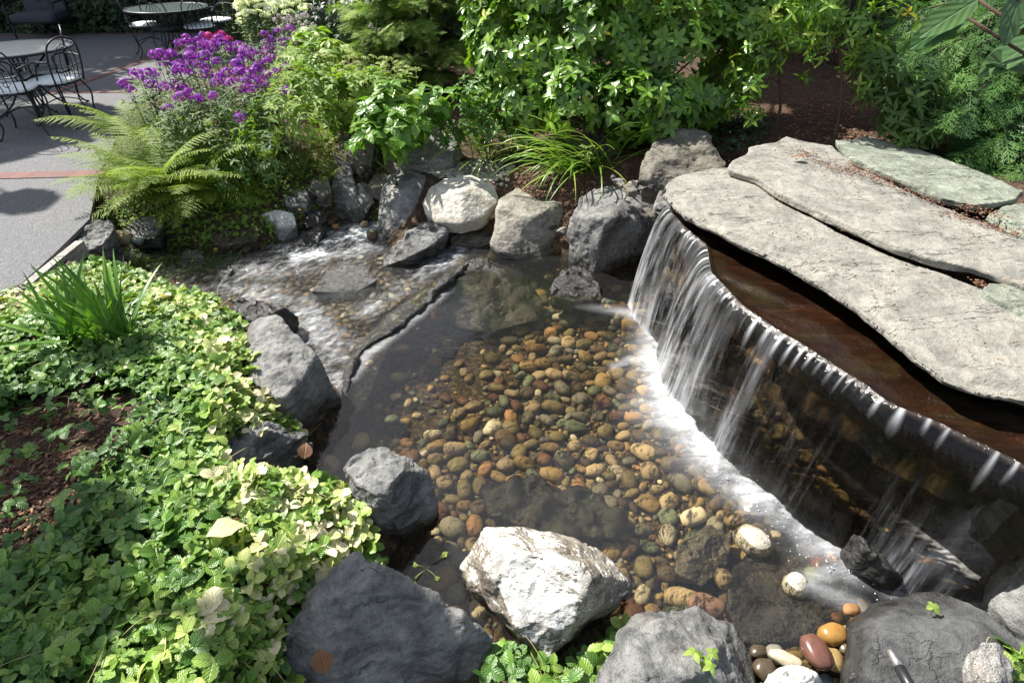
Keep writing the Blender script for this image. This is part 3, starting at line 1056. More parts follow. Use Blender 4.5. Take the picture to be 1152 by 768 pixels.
# outward = towards the pool (left and near)
outn = np.stack([tg[:, 1], -tg[:, 0], 0 * tg[:, 0]], 1)
if outn[NW // 2][0] > 0: outn = -outn
for _ in range(14): outn[1:-1] = (outn[:-2] + outn[1:-1] + outn[2:]) / 3
outn /= np.linalg.norm(outn, axis=1, keepdims=True)
rows = 46
Vw = []
H = LIP[0][2] - zc(-0.52)
for r in range(rows):
    v = r / (rows - 1)
    zz = -0.012 - v * H
    rec = 0.02 + 0.08 * sstep(0.02, 0.2, v) + np.interp(sw, [0, .35, .7, LT], [0.03, .10, .42, .42]) * sstep(0.12, 0.62, v)
    rec = np.asarray(rec)[:, None]
    base = lw - outn * rec
    base[:, 2] += zz
    q = base.copy()
    dd = 0.03 * fbm(q * np.array([1, 1, 2.0]), 4.0, 4, 51) + 0.012 * np.round(2 * vnoise(q * 9, 52))
    Vw.append(base + outn * (dd * sstep(0, 0.06, v))[..., None] if np.ndim(dd * 1.0) == 0 else base + outn * (dd * float(sstep(0, 0.06, v)))[:, None])
Vw = np.concatenate(Vw)
i = (np.arange(rows - 1)[:, None] * NW + np.arange(NW - 1)[None]).ravel()
wall = mesh_np("weir_wall", Vw, np.stack([i, i + NW, i + NW + 1, i + 1], 1))


def m_wall():
    n = NT("amber_streaked_weir_face")
    p = n.geo()
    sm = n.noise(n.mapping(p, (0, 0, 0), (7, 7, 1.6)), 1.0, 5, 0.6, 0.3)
    c = n.ramp(sm, [(0.35, (0.012, 0.010, 0.008)), (0.5, (0.035, 0.024, 0.014)), (0.58, (0.22, 0.12, 0.035)), (0.70, (0.62, 0.40, 0.14))])  # blurred glimpse of amber pebbles through the sheet, painted into the wall colour
    sep = n.n("ShaderNodeSeparateXYZ"); n.l(p, sep.inputs[0])
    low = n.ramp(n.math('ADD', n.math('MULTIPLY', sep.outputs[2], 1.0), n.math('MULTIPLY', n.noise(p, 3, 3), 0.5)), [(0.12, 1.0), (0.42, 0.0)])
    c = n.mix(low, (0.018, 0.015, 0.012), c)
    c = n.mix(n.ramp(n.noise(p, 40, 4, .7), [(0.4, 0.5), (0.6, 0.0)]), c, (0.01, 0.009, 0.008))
    h = n.math('ADD', n.noise(p, 30, 5, .7), n.noise(n.mapping(p, scale=(20, 20, 5)), 1.0, 4))
    return n.done(n.pbsdf(c, 0.3, n.bump(h, 0.8, 0.02), 0.5))


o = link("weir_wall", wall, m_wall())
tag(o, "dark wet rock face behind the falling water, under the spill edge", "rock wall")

# trough floor (solid slab between lip and the flagstones)
back = lw + np.array([0.46, 0.50, 0])
NB = 30
Vt = []
for k in range(NB):
    f = k / (NB - 1)
    row = lw * (1 - f) + back * f
    grain = 0.012 * fbm(np.stack([row[:, 0] * 0.7071 + row[:, 1] * 0.7071, (row[:, 0] - row[:, 1]) * 0.12, row[:, 2] * 0], 1), 14, 3, 61)
    row = row.copy()
    row[:, 2] += -0.010 - 0.016 * sstep(0, 0.1, f) + grain * sstep(0, 0.1, f)
    Vt.append(row)
Vt.append(Vt[0] - outn * 0.02 - np.array([0, 0, 0.05]))
Vt = [Vt[-1]] + Vt[:-1]
Vt.append(back + np.array([0.01, 0.01, -0.75]))
NR = len(Vt)
Vt = np.concatenate(Vt)
i = (np.arange(NR - 1)[:, None] * NW + np.arange(NW - 1)[None]).ravel()
tf = mesh_np("spill_channel", Vt, np.stack([i, i + 1, i + NW + 1, i + NW], 1))


def m_trough():
    n = NT("wet_brown_slab")
    p = n.geo()
    g = n.noise(n.mapping(p, (0, 0, math.radians(38)), (4, 16, 4)), 1.0, 7, 0.72, 0.9)
    c = n.ramp(g, [(0.3, (0.008, 0.004, 0.003)), (0.5, (0.019, 0.008, 0.004)), (0.64, (0.036, 0.015, 0.008)), (0.76, (0.10, 0.055, 0.03))])
    c = n.mix(n.ramp(n.noise(p, 5, 4), [(0.5, 0.0), (0.7, 0.6)]), c, (0.035, 0.033, 0.012))
    h = n.math('ADD', g, n.math('MULTIPLY', n.noise(p, 60, 4), 0.4))
    return n.done(n.pbsdf(c, 0.28, n.bump(h, 0.8, 0.012), 0.5))


tag(link("spill_channel", tf, m_trough()), "reddish brown wet stone channel between the spill edge and the long flagstone", "channel")

# falling sheet
NC = 1500
ROWS = 64
sc = np.linspace(0.0, LT, NC)
lc = lip_sm(sc)
on = np.stack([np.interp(sc, sw, outn[:, k]) for k in range(3)], 1)
pxu = np.interp(sc, cum, [p[0] for p in LIP_PX])          # image column of the lip, used as a coordinate along the edge
jit = fbm(np.stack([sc, sc * 0, sc * 0], 1), 6, 3, 71)
fine = fbm(np.stack([sc, sc * 0 + 3, sc * 0], 1), 42, 3, 72)
tooth = np.abs(np.sin(sc * math.pi / 0.062 + 15 * fbm(np.stack([sc, sc * 0 + 7, sc * 0], 1), 2.2, 2, 73)))
strand_env = np.interp(pxu, [752, 765, 792, 804, 840, 862, 874, 884, 898, 960, 1075, 1100, 1130, 1230], [.75, .62, .42, .85, .34, .10, .55, .42, .08, .03, .03, .08, .12, .1])
drop = LIP[0][2] - (WATER - 0.01)
Vs, FO, CH = [], [], []
thr = 0.16 + 0.03 * jit
for r in range(ROWS):
    v = r / (ROWS - 1)
    v = v ** 1.15
    tt = math.sqrt(max(v, 0))
    z = -drop * v
    rad = 0.012 * (1 - math.exp(-v * 30))
    o_ = thr * tt + rad
    row = lc + on * o_[:, None]
    row[:, 2] += z + 0.006 * (1 - v)
    wob = 0.005 * tooth * math.exp(-v * 9) + 0.006 * fine * (1 - math.exp(-v * 10)) + 0.006 * fbm(np.stack([sc * 9, sc * 0 + v * 1.2, sc * 0], 1), 1, 2, 74)
    row = row + on * wob[:, None]
    Vs.append(row)
    st = fbm(np.stack([sc + 0.05 * v * jit, sc * 0 + v * 0.09, sc * 0], 1), 55, 4, 75, 0.7)
    st2 = fbm(np.stack([sc, sc * 0 + v * 0.16, sc * 0], 1), 15, 2, 76)
    strands = np.maximum(strand_env, 0.13) * (0.70 + 0.9 * st + 0.7 * st2)
    strands *= (0.55 + 0.45 * v)
    tl_ = 0.05 + 0.10 * np.clip(fbm(np.stack([sc, sc * 0 + 9, sc * 0], 1), 9, 2, 79) + .3, 0, 1)
    lip_glints = (tooth ** (2.2 + 9 * math.exp(-v * 22))) * np.exp(-(v / tl_) ** 1.5) * np.interp(pxu, [752, 800, 960, 1080, 1230], [0.9, 1.0, 0.95, 0.62, 0.5]) * np.clip(0.8 + 1.6 * fbm(np.stack([sc, sc * 0 + 19, sc * 0], 1), 13, 2, 78), 0.1, 1.2)  # bright highlights hanging from the lip, painted as white into the foam mask
    lipg = 0.16 * math.exp(-v * 22)
    strands = strands + np.interp(pxu, [1060, 1090, 1130, 1150, 1180], [0, .55, .6, .3, 0.1]) * sstep(.45, .95, np.array(v)) * (0.7 + 0.8 * st + .5 * st2)
    low = 0.35 * sstep(0.90, 1.0, np.array(v)) * np.interp(pxu, [752, 900, 960, 1230], [1, .8, .3, .4])
    FO.append(np.clip(np.maximum(np.maximum(strands, lip_glints), lipg) + low, 0, 1.2))
    CH.append(np.full(NC, 0.5))
Vs = np.concatenate(Vs)
i = (np.arange(ROWS - 1)[:, None] * NC + np.arange(NC - 1)[None]).ravel()
sheet = mesh_np("waterfall", Vs, np.stack([i, i + NC, i + NC + 1, i + 1], 1), attrs={"foam": np.concatenate(FO), "chop": np.concatenate(CH)})


def m_fall():
    n = NT("falling_water")
    p = n.geo()
    h = n.noise(n.mapping(p, (0, 0, math.radians(38)), (60, 20, 2.5)), 1.0, 4, 0.6)
    nor = n.bump(h, 0.7, 0.012)
    fr = n.n("ShaderNodeFresnel"); fr.inputs["IOR"].default_value = 1.42; n.l(nor, fr.inputs["Normal"])
    tr = n.n("ShaderNodeBsdfTransparent"); tr.inputs[0].default_value = (0.84, 0.82, 0.78, 1)
    gl = n.n("ShaderNodeBsdfGlossy"); gl.inputs["Roughness"].default_value = 0.12; n.l(nor, gl.inputs["Normal"])
    body = n.mixs(fr.outputs[0], tr.outputs[0], gl.outputs[0])
    m = n.ramp(n.attr("foam"), [(0.10, 0.0), (0.35, 0.14), (0.7, 0.5), (1.0, 0.9)])
    df = n.n("ShaderNodeBsdfDiffuse"); df.inputs[0].default_value = (0.86, 0.89, 0.94, 1)
    tl = n.n("ShaderNodeBsdfTranslucent"); tl.inputs[0].default_value = (0.86, 0.89, 0.94, 1)
    return n.done(n.mixs(m, body, n.mixs(0.5, df.outputs[0], tl.outputs[0])))


tag(link("waterfall", sheet, m_fall()), kind="structure")

# thrown drops round the foot of the fall
bm = bmesh.new(); bmesh.ops.create_icosphere(bm, subdivisions=1, radius=1.0)
bv = np.array([list(v.co) for v in bm.verts]); bt = np.array([[v.index for v in f.verts] for f in bm.faces]); bm.free()
DV, DT, dn = [], [], 0
rd = np.random.default_rng(4)
fl = [D(x, y, -.25) for x, y in [(742, 385), (752, 410), (772, 455), (800, 503), (838, 545), (882, 582), (930, 614), (962, 640), (1040, 650), (1110, 610)]]
for _ in range(420):
    q = rd.integers(len(fl) - 1); t = rd.random(); c = fl[q].lerp(fl[q + 1], t)
    r = rd.uniform(.0012, .0036); dd = abs(rd.normal(0, .09))
    DV.append(bv * r + np.array([c.x - dd * .8 + rd.normal(0, .02), c.y - dd * .5 + rd.normal(0, .02), WATER + abs(rd.normal(0, .035)) * math.exp(-dd * 5)])); DT.append(bt + dn); dn += len(bv)
n = NT("water_drop"); dm = n.n("ShaderNodeBsdfDiffuse"); dm.inputs[0].default_value = (.9, .92, .95, 1); gg = n.n("ShaderNodeBsdfGlossy"); gg.inputs["Roughness"].default_value = .1
tag(link("splash_drops", mesh_np("splash_drops", np.concatenate(DV), None, np.concatenate(DT)), n.done(n.mixs(.5, dm.outputs[0], gg.outputs[0]))), "fine drops of spray over the foam at the foot of the fall", "water drops", None, "stuff")

# water film on the channel
Vf = []
fn = []
for k in range(24):
    f = k / 23 * 0.98
    row = lw * (1 - f) + back * f
    row = row.copy(); row[:, 2] += 0.004 + 0.0015 * fbm(row, 7, 2, 63)
    Vf.append(row); fn.append(np.full(NW, 0.0))
i = (np.arange(23)[:, None] * NW + np.arange(NW - 1)[None]).ravel()
film = mesh_np("channel_water", np.concatenate(Vf), np.stack([i, i + 1, i + NW + 1, i + NW], 1), attrs={"foam": np.concatenate(fn), "chop": np.full(24 * NW, 0.25)})
tag(link("channel_water", film, m_water("channel_water", (0.88, 0.85, 0.8), 0.06, 0.66, (4, 30), 0.006, 1.22, 10, milk=0.0)), kind="structure")


# ------------------------------------------------------------------ flagstones
def flagstone(label, pts, z, mat, thick=0.05, vox=0.013, amp=0.007, tilt=None, seed=0, ledge=None):
    W = [D(x, y, z) for x, y in pts]
    # jitter the outline
    out = []
    r = random.Random(seed)
    n = len(W)
    for k in range(n):
        a, b = W[k], W[(k + 1) % n]
        L = (b - a).length
        m = max(1, int(L / 0.06))
        d = (b - a); pr = Vector((-d.y, d.x, 0)).normalized()
        for q in range(m):
            t = q / m
            out.append(a + d * t + (pr * r.uniform(-0.008, 0.008) if q else Vector()))
    c = sum(out, Vector()) / len(out)
    bm = bmesh.new()
    top = [bm.verts.new(p - c + Vector((0, 0, 0))) for p in out]
    zb = -thick
    bot = [bm.verts.new((p - c) * 0.985 + Vector((0, 0, zb))) for p in out]
    bm.faces.new(top); bm.faces.new(bot[::-1])
    for k in range(len(out)):
        bm.faces.new((top[k - 1], bot[k - 1], bot[k], top[k]))
    bmesh.ops.recalc_face_normals(bm, faces=bm.faces)
    me = remesh_bm(bm, vox)
    nn = len(me.vertices)
    co = np.empty(nn * 3, np.float32); me.vertices.foreach_get("co", co); co = co.reshape(-1, 3)
    # split ledges near the front edge: real steps in the slate
    lay = fbm(co * np.array([1, 1, 0.1]) + seed, 2.0, 3, 80 + seed)
    topm = sstep(-0.012, -0.002, co[:, 2])
    co[:, 2] += topm * (0.004 * np.floor(lay * 6) * 0.5 + 0.0025 * fbm(co + seed, 7, 4, 81 + seed) + 0.0012 * fbm(co, 40, 2, 82))
    if ledge:                                                     # split-off layers along the front edge
        for (lp, w0, dep) in ledge:
            dm = np.full(nn, 9.0)
            for a, b in zip(lp[:-1], lp[1:]):
                dm = np.minimum(dm, seg_dist(co[:, 0] + c.x, co[:, 1] + c.y, D(a[0], a[1], z).xy, D(b[0], b[1], z).xy)[0])
            wv = w0 * (1 + 0.9 * fbm(co, 3.0, 3, 90 + seed) + 0.25 * fbm(co, 14, 2, 91))
            co[:, 2] -= topm * dep * sstep(0.006, -0.006, dm - wv)
    side = 1 - topm
    rr = fbm(np.stack([co[:, 0] * 8, co[:, 1] * 8, co[:, 2] * 60], 1), 1, 3, 83 + seed)
    dirv = co[:, :2] / (np.linalg.norm(co[:, :2], axis=1, keepdims=True) + 1e-6)
    co[:, :2] += dirv * (0.018 * rr * side)[:, None]
    me.vertices.foreach_set("co", co.astype(np.float32).ravel()); me.update()
    for p in me.polygons: p.use_smooth = True
    o = link("flagstone", me, mat, None, c)
    if tilt: o.rotation_euler = tilt
    tag(o, label, "flagstone", "large flagstones laid beside the waterfall")
    return o


flagstone("long pale grey flagstone overhanging the waterfall channel", [(742, 213), (752, 204), (770, 196), (798, 190), (822, 189), (850, 208), (880, 230), (935, 257), (1000, 287), (1060, 307), (1100, 324), (1180, 356), (1230, 382),
           (1240, 470), (1152, 446), (1101, 438), (1065, 424), (1035, 403), (1000, 372), (968, 346), (930, 322), (891, 299), (860, 283), (830, 270), (808, 258), (770, 240)], .45, M['flag'], 0.045, seed=1, vox=0.010,
          ledge=[([(742, 213), (770, 240), (808, 258), (860, 283), (891, 299), (930, 322), (968, 346), (1000, 372), (1035, 403), (1065, 424), (1101, 438), (1152, 446)], .085, .022), ([(742, 213), (770, 240), (830, 270), (891, 299), (968, 346), (1035, 403), (1101, 438), (1152, 446)], .15, .008)])
flagstone("broad mottled grey flagstone lying between the long front slab and the greenish slab", [(818, 189), (824, 180), (838, 174), (842, 165), (872, 159), (885, 152), (905, 158), (937, 163), (960, 186), (1000, 203), (1040, 222), (1100, 248), (1190, 285), (1200, 336),
           (1100, 300), (1060, 294), (1000, 274), (935, 244), (880, 219), (850, 199)], .50, M['flag'], 0.048, seed=2, vox=0.010)
flagstone("greenish lichened flagstone lying farthest back under the cypress branches", [(940, 157), (962, 156), (975, 152), (1000, 158), (1030, 165), (1080, 184), (1120, 200), (1152, 216), (1145, 224), (1098, 230), (1060, 222), (1040, 214), (1020, 204), (985, 190), (955, 176)], .49, M['flaggreen'], 0.05, seed=3)
flagstone("small green-grey flagstone at the right edge below the greenish slab", [(1112, 240), (1128, 231), (1160, 226), (1210, 250), (1200, 285), (1150, 262)], .47, M['flaggreen'], 0.05, seed=4)
flagstone("small triangular green-grey flagstone beside the end of the long front slab", [(1103, 326), (1112, 318), (1135, 319), (1200, 336), (1200, 372), (1152, 352)], .475, M['flaggreen'], 0.05, seed=5)
# ================================================================== ROCKS
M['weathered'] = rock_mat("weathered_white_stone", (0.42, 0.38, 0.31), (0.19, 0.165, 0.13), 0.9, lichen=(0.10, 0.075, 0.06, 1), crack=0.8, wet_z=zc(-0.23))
M['slab'] = rock_mat("half_wet_slab", (0.105, 0.108, 0.108), (0.04, 0.042, 0.043), 0.35, wet_z=zc(-0.15), crack=0.3)
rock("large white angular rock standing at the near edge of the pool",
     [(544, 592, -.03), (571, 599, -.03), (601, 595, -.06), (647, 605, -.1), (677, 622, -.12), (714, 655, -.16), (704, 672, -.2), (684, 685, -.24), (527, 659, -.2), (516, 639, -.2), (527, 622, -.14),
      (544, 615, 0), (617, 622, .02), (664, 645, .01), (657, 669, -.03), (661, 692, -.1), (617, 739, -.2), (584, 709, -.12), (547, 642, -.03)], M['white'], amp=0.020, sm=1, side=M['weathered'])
rock("big dark grey boulder in shade at the bottom, left of the white angular rock",
     [(400, 621, .05), (425, 630, .05), (352, 665, .02), (318, 705, -.02), (470, 655, .02), (515, 690, -.04), (554, 716, -.14), (557, 745, -.22), (520, 800, -.28), (330, 830, -.20), (420, 800, -.20), (385, 665, .06), (440, 658, .05), (320, 745, -.10)], M['grey'], amp=0.026)
rock("grey boulder between the strawberry plants and the dark pool water",
     [(400, 507, -.04), (430, 503, -.02), (455, 512, -.03), (475, 530, -.06), (498, 568, -.2), (480, 590, -.22), (455, 608, -.24), (425, 560, .0), (400, 540, 0), (385, 520, -.05), (450, 600, -.2), (410, 590, -.15), (452, 530, .0)], M['blue'], amp=0.02)
rock("grey faceted rock with a vertical crack between leafy ground cover and the rushing stream",
     [(283, 359, 0), (310, 356, .02), (333, 373, 0), (353, 399, -.03), (345, 420, -.02), (370, 423, -.12), (381, 453, -.25), (353, 479, -.28), (317, 476, -.14), (283, 430, 0), (315, 445, .0), (277, 375, 0)], M['grey'])
rock("black wet rock just behind the cracked grey rock at the stream edge",
     [(263, 341, -.1), (287, 338, -.08), (320, 344, -.12), (337, 360, -.24), (334, 372, -.26), (290, 365, -.12), (265, 352, -.1)], M['wet'])
rock("flat blue-grey rock half covered by leaves below the cracked rock",
     [(250, 476, -.02), (300, 474, -.03), (345, 487, -.12), (356, 510, -.25), (330, 524, -.2), (260, 535, -.05), (245, 500, -.02)], M['blue'])
rock("blue-grey cleft rock at the bottom, just right of the white angular rock",
     [(720, 690, -.12), (700, 715, -.1), (672, 745, -.1), (660, 785, -.15), (745, 683, -.17), (790, 690, -.18), (820, 700, -.2), (845, 740, -.24), (848, 800, -.25), (760, 712, -.08), (730, 760, -.05), (790, 760, -.08), (805, 735, -.1), (700, 800, -.1)], M['blue'])
rock("broad flat dark slab in the lower right corner with wet upper rim",
     [(955, 695, -.2), (985, 678, -.18), (1030, 664, -.15), (1090, 660, -.14), (1145, 685, -.14), (1175, 720, -.12), (1190, 810, -.1), (1050, 720, -.085), (990, 715, -.1), (960, 730, -.16), (948, 760, -.18), (945, 820, -.18), (1090, 710, -.075)], M['slab'], amp=0.014)
rock("small pale grey angular stone on the flat dark slab near the corner",
     [(1095, 745, -.03), (1105, 722, 0), (1125, 722, 0), (1138, 742, -.02), (1140, 768, -.05), (1115, 780, -.03), (1095, 765, -.05)], M['granite'], base=-.12)
rock("white stone cut off by the bottom edge beside the orange pebble",
     [(852, 772, -.2), (880, 750, -.15), (905, 748, -.15), (927, 768, -.2), (925, 800, -.2), (850, 800, -.2)], M['white'], base=-.32)
rock("black submerged slab under the two speckled oval pebbles",
     [(862, 600, -.31), (822, 640, -.31), (815, 680, -.3), (835, 724, -.3), (900, 722, -.28), (945, 692, -.27), (960, 650, -.29), (925, 605, -.3)], M['wet'], amp=0.01)
rock("black pointed wet rock in the foam at the foot of the waterfall",
     [(963, 597, -.08), (975, 615, -.08), (1000, 640, -.13), (1030, 661, -.24), (990, 668, -.27), (958, 640, -.27), (953, 615, -.2)], M['wet'])
rock("round wet brown-black boulder at the right edge below the fall",
     [(1112, 640, -.14), (1122, 628, -.08), (1150, 626, -.08), (1175, 640, -.1), (1175, 668, -.2), (1150, 676, -.2), (1120, 672, -.2), (1108, 655, -.18)], M['wetbrown'], sm=6)
rock("wet brown rock at the right edge beside the end of the falling sheet",
     [(1140, 575, .0), (1160, 560, .05), (1200, 590, .1), (1200, 640, 0), (1150, 620, -.1), (1138, 600, -.08)], M['wetbrown'], sm=4)
rock("submerged brown stone under the foam at the foot of the fall",
     [(985, 600, -.2), (1005, 595, -.18), (1025, 610, -.2), (1028, 630, -.25), (1010, 638, -.27), (985, 620, -.26)], M['wetbrown'], sm=5)
rock("mossy slab under water behind the white angular rock",
     [(540, 540, -.38), (600, 535, -.36), (660, 550, -.36), (705, 580, -.38), (700, 605, -.4), (600, 600, -.38), (545, 575, -.4)], M['subm'], amp=0.045)
rock("flat tan-brown rock under water left of the black submerged slab",
     [(762, 610, -.36), (800, 590, -.36), (825, 600, -.36), (815, 640, -.38), (790, 660, -.38), (760, 645, -.38)], M['tan'])
rock("olive submerged boulder with wet top between stream and pool",
     [(500, 330, -.29), (515, 300, -.25), (535, 289, -.22), (556, 293, -.25), (585, 305, -.30), (612, 335, -.35), (605, 360, -.38), (550, 374, -.40), (500, 365, -.40), (485, 350, -.36)], M['subm'], amp=0.03, sm=2)


def sill(label, pts, r, seed):
    W = [D(*p) for p in pts]
    c = W[len(W) // 2]
    path = curve_pts([tuple(w - c) for w in W], 10)
    path = path + 0.03 * np.stack([fbm(path + seed, 3.5, 2, 7), fbm(path + seed, 3.5, 2, 8), 0 * path[:, 0]], 1)
    rad = r * (0.55 + 1.9 * np.abs(fbm(path + seed, 5, 2, seed))) * np.sin(np.linspace(0.35, math.pi - 0.35, len(path))) ** 0.4
    V, Qs, T = tube_np(path, rad, 14)
    V = np.array(V); V[:, 2] = np.where(V[:, 2] < np.interp(0, [0, 1], [0, 1]), V[:, 2] * 2.2, V[:, 2] * 0.8)
    bm = bmesh.new(); me0 = mesh_np("t", V, Qs, T); bm.from_mesh(me0); bpy.data.meshes.remove(me0)
    me = remesh_bm(bm, 0.007)
    relax(me, 1); roughen(me, 0.022, 8, seed)
    for p in me.polygons: p.use_smooth = True
    tag(link("rock", me, M['wet'], None, c), label, "rock")


sill("curved wet sill stone dividing stream from pool, nearest the cracked rock", [(388, 446, -.262), (396, 412, -.25), (412, 390, -.243), (440, 371, -.24), (468, 352, -.25)], .022, 3)
sill("small wet sill stone touching the olive submerged boulder", [(470, 350, -.245), (484, 334, -.24), (500, 320, -.238), (522, 302, -.24), (548, 293, -.25)], .028, 4)
rock("smooth dark hump breaking the white water of the stream",
     [(350, 328, -.28), (366, 306, -.235), (386, 296, -.215), (414, 299, -.235), (424, 316, -.27), (400, 330, -.30)], M['wet'], sm=6, amp=0.006)
rock("small dark wedge of rock in the stream below the brown flat stone",
     [(232, 318, -.3), (252, 301, -.26), (262, 302, -.26), (258, 312, -.29), (240, 322, -.31)], M['wet'])

# far bank, heights from the distance behind each rock's front line
rock("big grey two-faced boulder immediately left of the waterfall",
     [(643, 245, .16), (655, 221, .3), (676, 210, .42), (717, 206, .46), (738, 221, .36), (757, 241, .30), (754, 278, .22), (716, 296, .12), (668, 309, 0), (642, 294, .12), (638, 266, .14), (681, 247, .04), (737, 228, .33)], M['grey'], ref=(690, 308, -.25), amp=0.024)
rock("blocky tan rock left of the big grey two-faced boulder",
     [(555, 233, .2), (566, 217, .38), (599, 207, .5), (630, 208, .5), (664, 224, .42), (660, 250, .32), (638, 280, .16), (611, 295, .02), (564, 291, 0), (552, 273, .06), (598, 246, .13), (622, 232, .25)], M['tan'], ref=(590, 293, -.25), amp=0.02)
rock("rounded creamy white boulder among the grey rocks of the far bank",
     [(475, 228, .12), (482, 212, .2), (500, 200, .3), (530, 196, .35), (556, 208, .3), (562, 225, .2), (545, 243, .06), (520, 252, 0), (490, 250, .03), (478, 240, .08), (520, 215, .12)], M['cream'], ref=(515, 252, -.1), sm=8, amp=0.01)
rock("pitted grey granite boulder left of the creamy white boulder",
     [(424, 245, .1), (428, 215, .25), (440, 195, .38), (460, 190, .4), (485, 200, .35), (490, 220, .3), (478, 245, .12), (460, 270, .02), (432, 266, .02), (455, 220, .15)], M['granite'], ref=(450, 272, -.29), sm=6, amp=0.02)
rock("upright dark grey jagged rock beside the upper stream",
     [(373, 215, .1), (375, 190, .2), (388, 179, .25), (397, 195, .18), (401, 215, .1), (400, 242, 0), (380, 247, 0), (374, 235, .05)], M['blue'], ref=(390, 248, -.29))
rock("squat grey rock leaning against the upright jagged rock",
     [(396, 212, .14), (404, 204, .18), (417, 207, .18), (421, 226, .08), (408, 247, -.02), (392, 250, -.02)], M['grey'], ref=(398, 250, -.29))
rock("dark wedge of rock slanting into the stream below the granite boulder",
     [(428, 301, 0), (434, 285, .06), (460, 259, .2), (474, 250, .26), (495, 248, .26), (504, 259, .2), (485, 276, .08), (455, 292, .0)], M['blue'], ref=(440, 302, -.3))
rock("low flat tan stone between the dark wedge and the blocky tan rock",
     [(504, 264, .08), (518, 253, .15), (552, 252, .15), (558, 272, .02), (535, 278, 0), (508, 274, .02)], M['tan'], ref=(530, 278, -.28))
rock("tall sloping grey slab rock behind the gravel patch",
     [(446, 194, 0), (456, 165, .12), (474, 144, .25), (491, 135, .3), (514, 133, .28), (518, 155, .15), (510, 175, .03), (485, 192, 0)], M['granite'], ref=(465, 195, .0))
rock("dull brown-grey rock in the leaves behind the upright jagged rock",
     [(374, 170, .1), (385, 153, .2), (410, 151, .2), (422, 165, .12), (418, 184, 0), (380, 184, 0)], M['brown'], ref=(400, 186, .03))
rock("brown-grey pointed rock at the corner of the flagstones",
     [(720, 200, 0), (720, 186, .08), (738, 160, .25), (772, 140, .35), (788, 143, .35), (818, 182, .12), (815, 192, .05), (770, 216, -.02), (735, 214, -.02), (765, 162, .2)], M['brown'], ref=(760, 214, .22))
rock("dark stone in the shade under the glossy shrub behind the strap leaves",
     [(640, 172, 0), (645, 155, .1), (670, 148, .15), (695, 152, .12), (700, 170, 0)], M['brown'], ref=(670, 174, .22))
rock("bright white three-cornered rock at the head of the stream",
     [(291, 240, .1), (310, 234, .15), (330, 240, .1), (333, 252, .05), (318, 272, 0), (300, 259, .03)], M['white'], ref=(315, 272, -.3), amp=0.01)
rock("wet black rock with sunlit top under the two-faced boulder",
     [(618, 322, .06), (630, 306, .15), (644, 298, .2), (660, 302, .18), (674, 318, .08), (677, 337, 0), (642, 339, 0), (622, 334, .02)], M['wet'], ref=(648, 340, -.28))
rock("black wet rock hidden behind the left end of the waterfall",
     [(736, 352, .02), (742, 325, .1), (760, 302, .2), (785, 296, .25), (788, 330, .15), (775, 358, 0), (750, 366, 0)], M['wet'], ref=(755, 366, -.28))
rock("dark rock in the gap under the left end of the long flagstone",
     [(742, 246, .1), (748, 226, .15), (762, 222, .2), (775, 240, .2), (770, 262, .1), (750, 270, .05)], M['wet'], ref=(752, 275, 0))
rock("pale-topped dark rock at the corner of the patio",
     [(62, 277, .04), (84, 258, .18), (96, 248, .25), (122, 246, .25), (128, 258, .15), (116, 275, .02), (98, 284, 0), (69, 285, 0)], M['blue'], ref=(95, 286, -.1))
rock("low black wet rock in front of the pale-topped patio rock",
     [(91, 293, .04), (96, 279, .12), (118, 276, .13), (140, 284, .1), (142, 300, 0), (118, 305, -.02), (98, 303, 0)], M['wet'], ref=(116, 304, -.2))
rock("grey rock tucked under the fern beside the round tan stone",
     [(138, 262, .05), (150, 247, .12), (172, 243, .14), (182, 254, .1), (178, 268, .02), (150, 270, 0)], M['grey'], ref=(160, 270, -.2))
rock("dark mossy rock in the shade under the fern",
     [(183, 266, .04), (190, 247, .12), (214, 243, .14), (226, 252, .1), (222, 268, .02)], M['wet'], ref=(205, 269, -.24))
rock("flat rusty brown stone leaning at the shaded stream edge",
     [(236, 263, .06), (262, 254, .14), (288, 250, .16), (296, 256, .12), (288, 272, .02), (262, 281, 0), (240, 276, .0)], M['wetbrown'], ref=(265, 282, -.28))
rock("black rock below the low yellow-flowered ground cover",
     [(276, 222, .06), (286, 210, .14), (306, 210, .16), (316, 220, .1), (308, 236, .0), (284, 238, .0)], M['wet'], ref=(295, 238, -.18))
rock("slate grey rock behind the row of stream cobbles",
     [(318, 225, .04), (326, 213, .12), (342, 211, .14), (352, 220, .08), (344, 232, 0), (322, 233, 0)], M['blue'], ref=(335, 234, -.16))
rock("brown rock between the slate grey rock and the upright jagged rock",
     [(344, 212, .06), (352, 200, .12), (370, 202, .12), (373, 216, .04), (360, 222, 0)], M['brown'], ref=(358, 222, -.1))
rock("square dark rock beside the white three-cornered rock",
     [(342, 246, .05), (348, 234, .1), (364, 235, .1), (368, 248, .03), (358, 256, 0), (344, 255, 0)], M['wet'], ref=(355, 256, -.27))
rock("wet glinting slab awash at the head of the stream",
     [(322, 282, .03), (340, 262, .16), (362, 250, .22), (368, 258, .2), (358, 272, .08), (334, 284, 0)], M['wet'], ref=(340, 285, -.31))
rock("speckled stone lying in the shallow stream by the rusty brown stone",
     [(281, 274, .06), (292, 262, .12), (306, 266, .1), (310, 276, .03), (296, 282, 0)], M['granite'], ref=(295, 283, -.31))
rock("pale tan stone under the ripples in the middle of the shaded stream",
     [(200, 294, .04), (208, 282, .12), (222, 280, .12), (231, 290, .06), (226, 302, 0), (206, 303, 0)], M['tan'], ref=(215, 303, -.33), sm=6)
rock("small dark pitted rock on the gravel left of the slab rock",
     [(414, 208, .04), (418, 198, .1), (432, 194, .12), (440, 198, .08), (436, 208, 0), (420, 212, 0)], M['brown'], ref=(426, 212, -.05))
